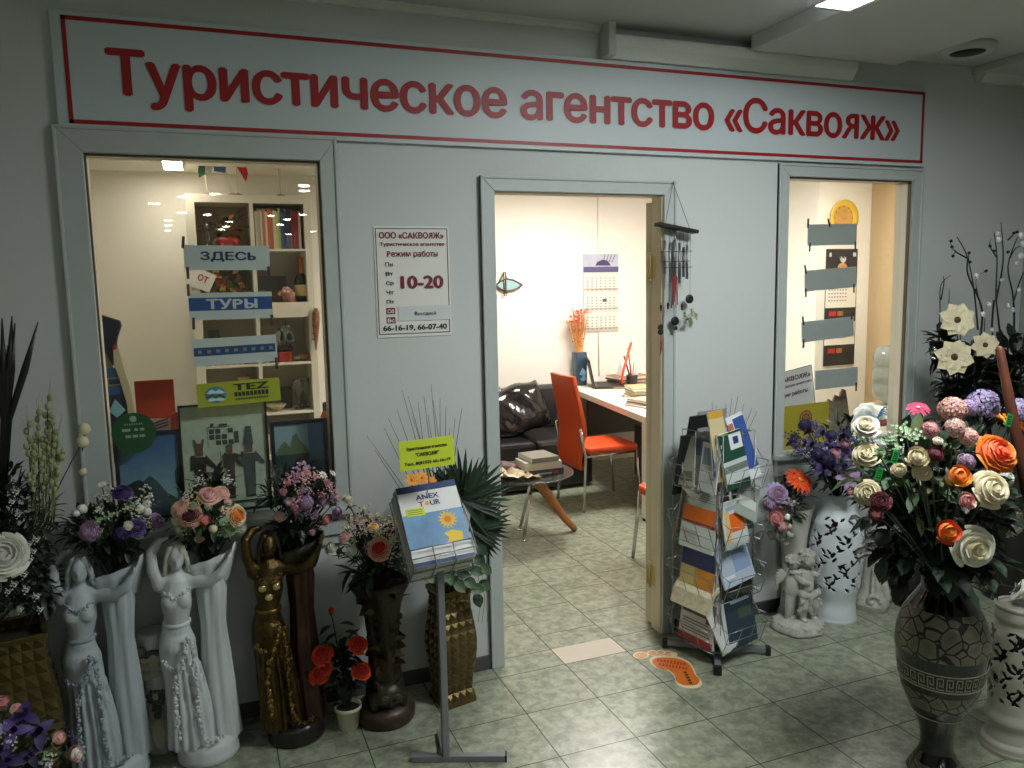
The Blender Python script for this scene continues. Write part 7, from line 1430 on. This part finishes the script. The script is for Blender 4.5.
# wire fish-like wall ornament
c = at(509, 285, 3.43); t = thing('wall_ornament', 'eye-shaped wire ornament with pale blue glass on the back wall', 'ornament', tuple(c)); m = mpp(c); b = MB()
up_ = [(c.x+m*x, 3.425, c.z+m*z) for x, z in ((-14, 0), (-9, 4), (-3, 6), (4, 5), (10, 2), (14, 0))]; dn = [(c.x+m*x, 3.425, c.z+m*z) for x, z in ((-14, 0), (-9, -4), (-3, -6), (4, -5), (10, -3), (14, 0))]; b.tube(up_, .007, 8); b.tube(dn, .007, 8); b.tube([(c.x-m*11, 3.425, c.z+m*3), (c.x-m*5, 3.425, c.z+m*13), (c.x-m*1, 3.425, c.z+m*5)], .004, 6)
for x in (-6, -4): b.tube([(c.x+m*x, 3.42, c.z+m*13), (c.x+m*(x+.5), 3.42, c.z-m*11)], .005, 6)
b.build('wire_frame', C(84, 66, 44, .5), t); b = MB(); b.poly([(p[0], p[2]) for p in up_]+[(p[0], p[2]) for p in dn[::-1][1:-1]], .004, 0, 3.425); b.build('glass_inlay', C(150, 186, 190, .2), t)

# ================================================================ RIGHT WINDOW
GRY2 = C(186, 190, 192, .6)
for i, (x0, x1, z0, z1, ti, lab, tp) in enumerate(((1.262, 1.574, 1.832, 1.937, .02, 'plain grey plate on the right window glass, topmost, across the round wall plate', [(-1, 1, .06), (-.16, 1, -.35), (-.92, -1, .06), (.94, -1, 0)]), (1.250, 1.580, 1.612, 1.716, .05, 'plain grey plate on the right window glass, second from the top', [(-.97, 1, -.2), (-.97, -1, 0), (.9, -1, 0)]), (1.240, 1.575, 1.359, 1.462, .055, 'plain grey plate on the right window glass, third from the top', [(-.95, 1, -.1), (-.95, -1, .1), (.92, 1, 0)]), (1.335, 1.612, 1.106, 1.205, .02, 'plain grey plate on the right window glass, lowest, beside the tilted notice', [(.93, -1, 0)]))):
    t, F, w, h = plate('glass_plate', lab, x0, x1, z0, z1, ti, None, GRY2); tape(t, F, [(sx*w, sz*(h+.006), a) for sx, sz, a in tp], TAPEK)
# tilted opening hours sheet inside the window
q = [at(u, v, .085) for u, v in ((771, 370), (811.5, 364), (822, 412), (781, 420))]; c = (q[0]+q[1]+q[2]+q[3])/4; W2 = .293/2; H2 = .42/2
tl = at(811.5, 364.5, .085); t = thing('hours_notice', 'tilted white opening hours sheet inside the right window, above the yellow plate', 'notice', (1.2, .085, .85)); F = MX.Translation(tl) @ MX.Rotation(-.155, 4, 'Y') @ MX.Translation((-.293, 0, -.40))
b = MB(); b.M = F; b.bx(0, .293, 0, .003, 0, .40); b.build('sheet', C(226, 224, 226, .6), t); b = MB(); b.M = F
for a in ((0, .293, .397, .40), (.290, .293, 0, .40), (0, .003, 0, .40)): b.bx(a[0], a[1], -.001, 0, a[2], a[3])
b.build('border', C(60, 56, 70), t); b = MB(); b.M = F; text(b, '«САКВОЯЖ»', .06, .278, .345, .024, 0, .04, -.0012, 'С'); text(b, 'Туристическое агентство', .02, .283, .315, .013, 0, .03, -.0012); text(b, 'Режим работы', .05, .25, .268, .020, 0, .03, -.0012, 'Р'); text(b, '10-20', .09, .25, .135, .045, 0, .05, -.0012, '1'); b.build('lettering', C(104, 44, 58), t)
a, c = at(782, 410, .072), at(829, 401, .072); t = thing('yellow_plate', 'olive yellow plate with a round red emblem standing in the right window', 'sign', ((a.x+c.x)/2, .072, .812)); F = MX.Translation((c.x, .072, c.z)) @ MX.Rotation(-.03, 4, 'Y'); w = c.x-a.x+.06
b = MB(); b.M = F; b.bx(-w, 0, 0, .004, -(c.z-.812), 0); b.build('panel', mat('olive_yellow', (190, 172, 52), .5), t); e = at(806, 418, .070); b = MB(); rn = random.Random(5)
for r0, r1, n in ((.034, .040, 26), (.018, .024, 18)): 
    for k in range(n): g = 2*PI*k/n; b.disc((e.x+.5*(r0+r1)*math.cos(g), .0705, e.z+.5*(r0+r1)*math.sin(g)), .0042, .0012, 8)
for k in range(8): g = k*PI/4; b.tube([(e.x+.006*math.cos(g), .071, e.z+.006*math.sin(g)), (e.x+.036*math.cos(g), .071, e.z+.036*math.sin(g))], .0022, 5)
b.build('emblem', C(150, 54, 50), t)
pts = [at(u, v, .16) for u, v in ((826, 408), (829, 399), (833, 402), (836, 395), (840, 397), (843, 389), (846, 390), (849, 412), (852, 436), (828, 436))]; t = thing('jagged_card', 'grey-brown mottled card with a jagged top edge in the right window', 'card', (pts[0].x+.05, .16, .812)); b = MB(); b.poly([(p.x, max(p.z, .812)) for p in pts], .012, 0, .16); b.build('card', mat('mottled_card', (128, 116, 96), .8, var=.4, vs=60), t)
c = at(871, 412, .20); t = thing('plastic_bag', 'crumpled white and blue plastic bag lying on the ledge of the right window', 'bag', (c.x, .2, .812)); b = MB(); rn = random.Random(9)
for i in range(16): b.ell((c.x+rn.gauss(0, .045), .2+rn.gauss(0, .03), .845+abs(rn.gauss(.035, .04))), rn.uniform(.03, .05), 10, 8)
sculpt(b, 'bag', mat('bag_film', (200, 212, 218), .35, bump=.8, bs=26), t, .009, 1)
b = MB()
for k in range(4): b.tube([(c.x-.035+.004*k, .122-.003*k, c.z+.012*k-.015), (c.x, .115-.003*k, c.z+.02+.012*k-.015), (c.x+.04, .122-.003*k, c.z+.008+.012*k-.015)], .004, 5)
b.build('blue_print', C(60, 130, 180), t); b = MB(); b.ell((c.x+.02, .135, c.z-.05), (.05, .02, .022), 12, 8); b.build('red_brown_print', C(140, 70, 50), t)
# on the pier: plate, two calendars; conduit, map, water cooler
YP = 1.89; c = at(842, 218, YP); t = thing('wall_plate', 'round yellow-rimmed wall plate hanging on the white pier, above the grey plate', 'wall plate', tuple(c)); m = mpp(c); b = MB(); b.lathe([(0, m*10), (.02, m*13), (.035, m*17.5), (.028, m*17.5), (.0, m*15)], 40); b.v = [(c.x+p[0], YP-p[2], c.z+p[1]) for p in b.v]; b.build('rim', C(226, 186, 60, .45), t); b = MB(); b.lathe([(.006, .001), (.012, m*13)], 40); b.v = [(c.x+p[0], YP-p[2]-.004, c.z+p[1]) for p in b.v]; b.build('wooden_face', mat('yellow_wood', (206, 160, 84), .5, var=.25, vs=14), t); b = MB()
for k in range(12): g = k*PI/6; b.bx(c.x+m*11*math.sin(g)-.003, c.x+m*11*math.sin(g)+.003, YP-.02, YP-.016, c.z+m*11*math.cos(g)-.008, c.z+m*11*math.cos(g)+.008)
b.build('marks', C(130, 90, 40), t)
def cal(label, u0, u1, v0, v1, pic):
    xa, xb, zt, zb_ = at(u0, v0, YP).x, at(u1, v0, YP).x, at(u0, v0, YP).z, at(u0, v1, YP).z; t = thing('wall_calendar', label, 'calendar', ((xa+xb)/2, YP, (zt+zb_)/2), None); H_ = zt-zb_
    b = MB(); b.bx(xa, xb, YP-.004, YP+.009, zb_, zt); b.build('backing', C(44, 44, 46), t)
    return t, xa, xb, zt, zb_, H_
t, xa, xb, zt, zb_, H_ = cal('dark topped wall calendar hanging on the white pier behind the grey plates', 827, 857.5, 249, 366, 1)
b = MB(); b.bx(xa+.005, xb-.005, YP-.007, YP-.004, zt-H_*.27, zt-.004); b.ell(((xa+xb)/2, YP-.007, zt-H_*.16), (.05, .003, .04), 16, 8, 1)
for s in (-1, 1): b.leaf(((xa+xb)/2, YP-.009, zt-H_*.12), (s*.5, 0, 1), .07, .03, .1, 2, (0, -1, 0))
b.bx(xa+.02, xa+.04, YP-.009, YP-.007, zt-.06, zt-.03, 2); b.bx(xb-.05, xb-.02, YP-.009, YP-.007, zt-.06, zt-.03, 2); b.build('picture', [C(40, 40, 44), C(200, 150, 90), C(200, 206, 200)], t)
for k, f in enumerate((.30, .62)):
    zz = zt-H_*f; b = MB(); b.bx(xa-.004, xb-.012, YP-.010, YP-.004, zz-H_*.20, zz); pg = b.build('month_block', C(230, 226, 214), t); b = MB()
    for i in range(7):
        for j in range(4): b.bx(xa+.02+i*.028, xa+.034+i*.028, YP-.011, YP-.010, zz-.05-j*.028, zz-.038-j*.028)
    b.build('printed_days', C(140, 136, 130), pg); b = MB(); b.bx(xa-.004, xb-.01, YP-.011, YP-.004, zz-H_*.29, zz-H_*.205, 0); b.bx(xa+.03, xa+.10, YP-.0125, YP-.011, zz-H_*.27, zz-H_*.23, 1); b.bx(xa+.115, xa+.17, YP-.0125, YP-.011, zz-H_*.27, zz-H_*.23, 2); b.build('advert_band', [C(44, 40, 38), C(176, 44, 40), C(150, 110, 60)], pg)
p = at(803, 183, 3.43); t = thing('cable_conduit', 'pale cable box and conduit high on the back wall, left in the right window', 'conduit', tuple(p)); b = MB(); m = mpp(p); b.bx(p.x-m*4, p.x+m*1, 3.40, 3.449, p.z-m*2, p.z+m*5); b.build('box', C(226, 216, 190), t, bev=.004); b = MB(); x2 = p.x+m*2.5; b.tube([(x2, 3.44, OZ), (x2, 3.44, p.z-m*16)], .008, 6); b.build('cable', C(120, 104, 80), t); b = MB(); b.bx(at(788, 203, 3.43).x-.3, 3.3 if False else at(803, 204, 3.43).x, 3.42, 3.449, at(795, 206, 3.43).z, at(795, 203, 3.43).z); b.bx(at(803, 204, 3.43).x, at(803, 204, 3.43).x+.4, 3.42, 3.449, at(803, 203, 3.43).z, at(803, 200.5, 3.43).z); b.build('trunking', C(214, 202, 172), t)
x0, x1, z1, z0 = at(770, 338, 3.43).x, at(813, 338, 3.43).x, at(795, 337, 3.43).z, at(795, 400, 3.43).z; t = thing('wall_map', 'yellowed old map poster on the back wall above the tilted notice', 'map', ((x0+x1)/2, 3.44, (z0+z1)/2)); MB().bx(x0, x1, 3.440, 3.449, z0, z1).build('sheet', mat('old_map_paper', (206, 190, 140), .7, var=.2, vs=6), t); b = MB(); rn = random.Random(4)
for i in range(9):
    cx_, cz_ = rn.uniform(x0+.08, x1-.08), rn.uniform(z0+.08, z1-.08); b.poly([(cx_+.07*rn.uniform(.5, 1)*math.cos(k*.7), cz_+.05*rn.uniform(.5, 1)*math.sin(k*.7)) for k in range(9)], .001, i % 2, 3.4385)
b.build('land_outline', [C(180, 156, 104), C(150, 134, 92)], t)
WX = at(893, 370, 1.2); t = thing('water_cooler', 'water cooler with a clear blue bottle against the beige side wall of the office', 'water cooler', (WX.x, 1.2, 0)); zb_ = at(890, 402, 1.2).z; MB().bx(WX.x-.16, WX.x+.16, 1.04, 1.36, 0, zb_-.02).build('cabinet', C(226, 222, 210), t, bev=.02); H_ = at(890, 346, 1.2).z-zb_
MB().lathe([(-.03, .04), (.0, .06), (.03, .12), (.06, .132), (.12, .135), (.13, .128), (.15, .128), (.16, .135), (.24, .135), (.25, .128), (.27, .128), (.28, .135), (H_-.05, .132), (H_-.01, .10), (H_, .04)], 32, (0, 0, zb_)).build('bottle', mat('blue_clear_plastic', (186, 206, 210), .1, trans=.75), t, local=True)
for z in (.9, .8):
    b = MB(); b.box((WX.x-.06 if z > .85 else WX.x+.06, 1.03, zb_-.12), (.03, .05, .03)); b.build('tap', C(60, 90, 150) if z > .85 else C(170, 50, 44), t, bev=.004)

# ---------------------------------------------------------------- view
vs_ = SC.view_settings; vs_.view_transform = 'Standard'; vs_.look = 'None'; vs_.gamma = 1; vs_.use_curve_mapping = False; vs_.exposure = EXPO
SC.cycles.max_bounces = 8; SC.cycles.transparent_max_bounces = 16; SC.cycles.use_denoising = True; SC.cycles.sample_clamp_indirect = 6; SC.cycles.caustics_reflective = False; SC.cycles.caustics_refractive = False
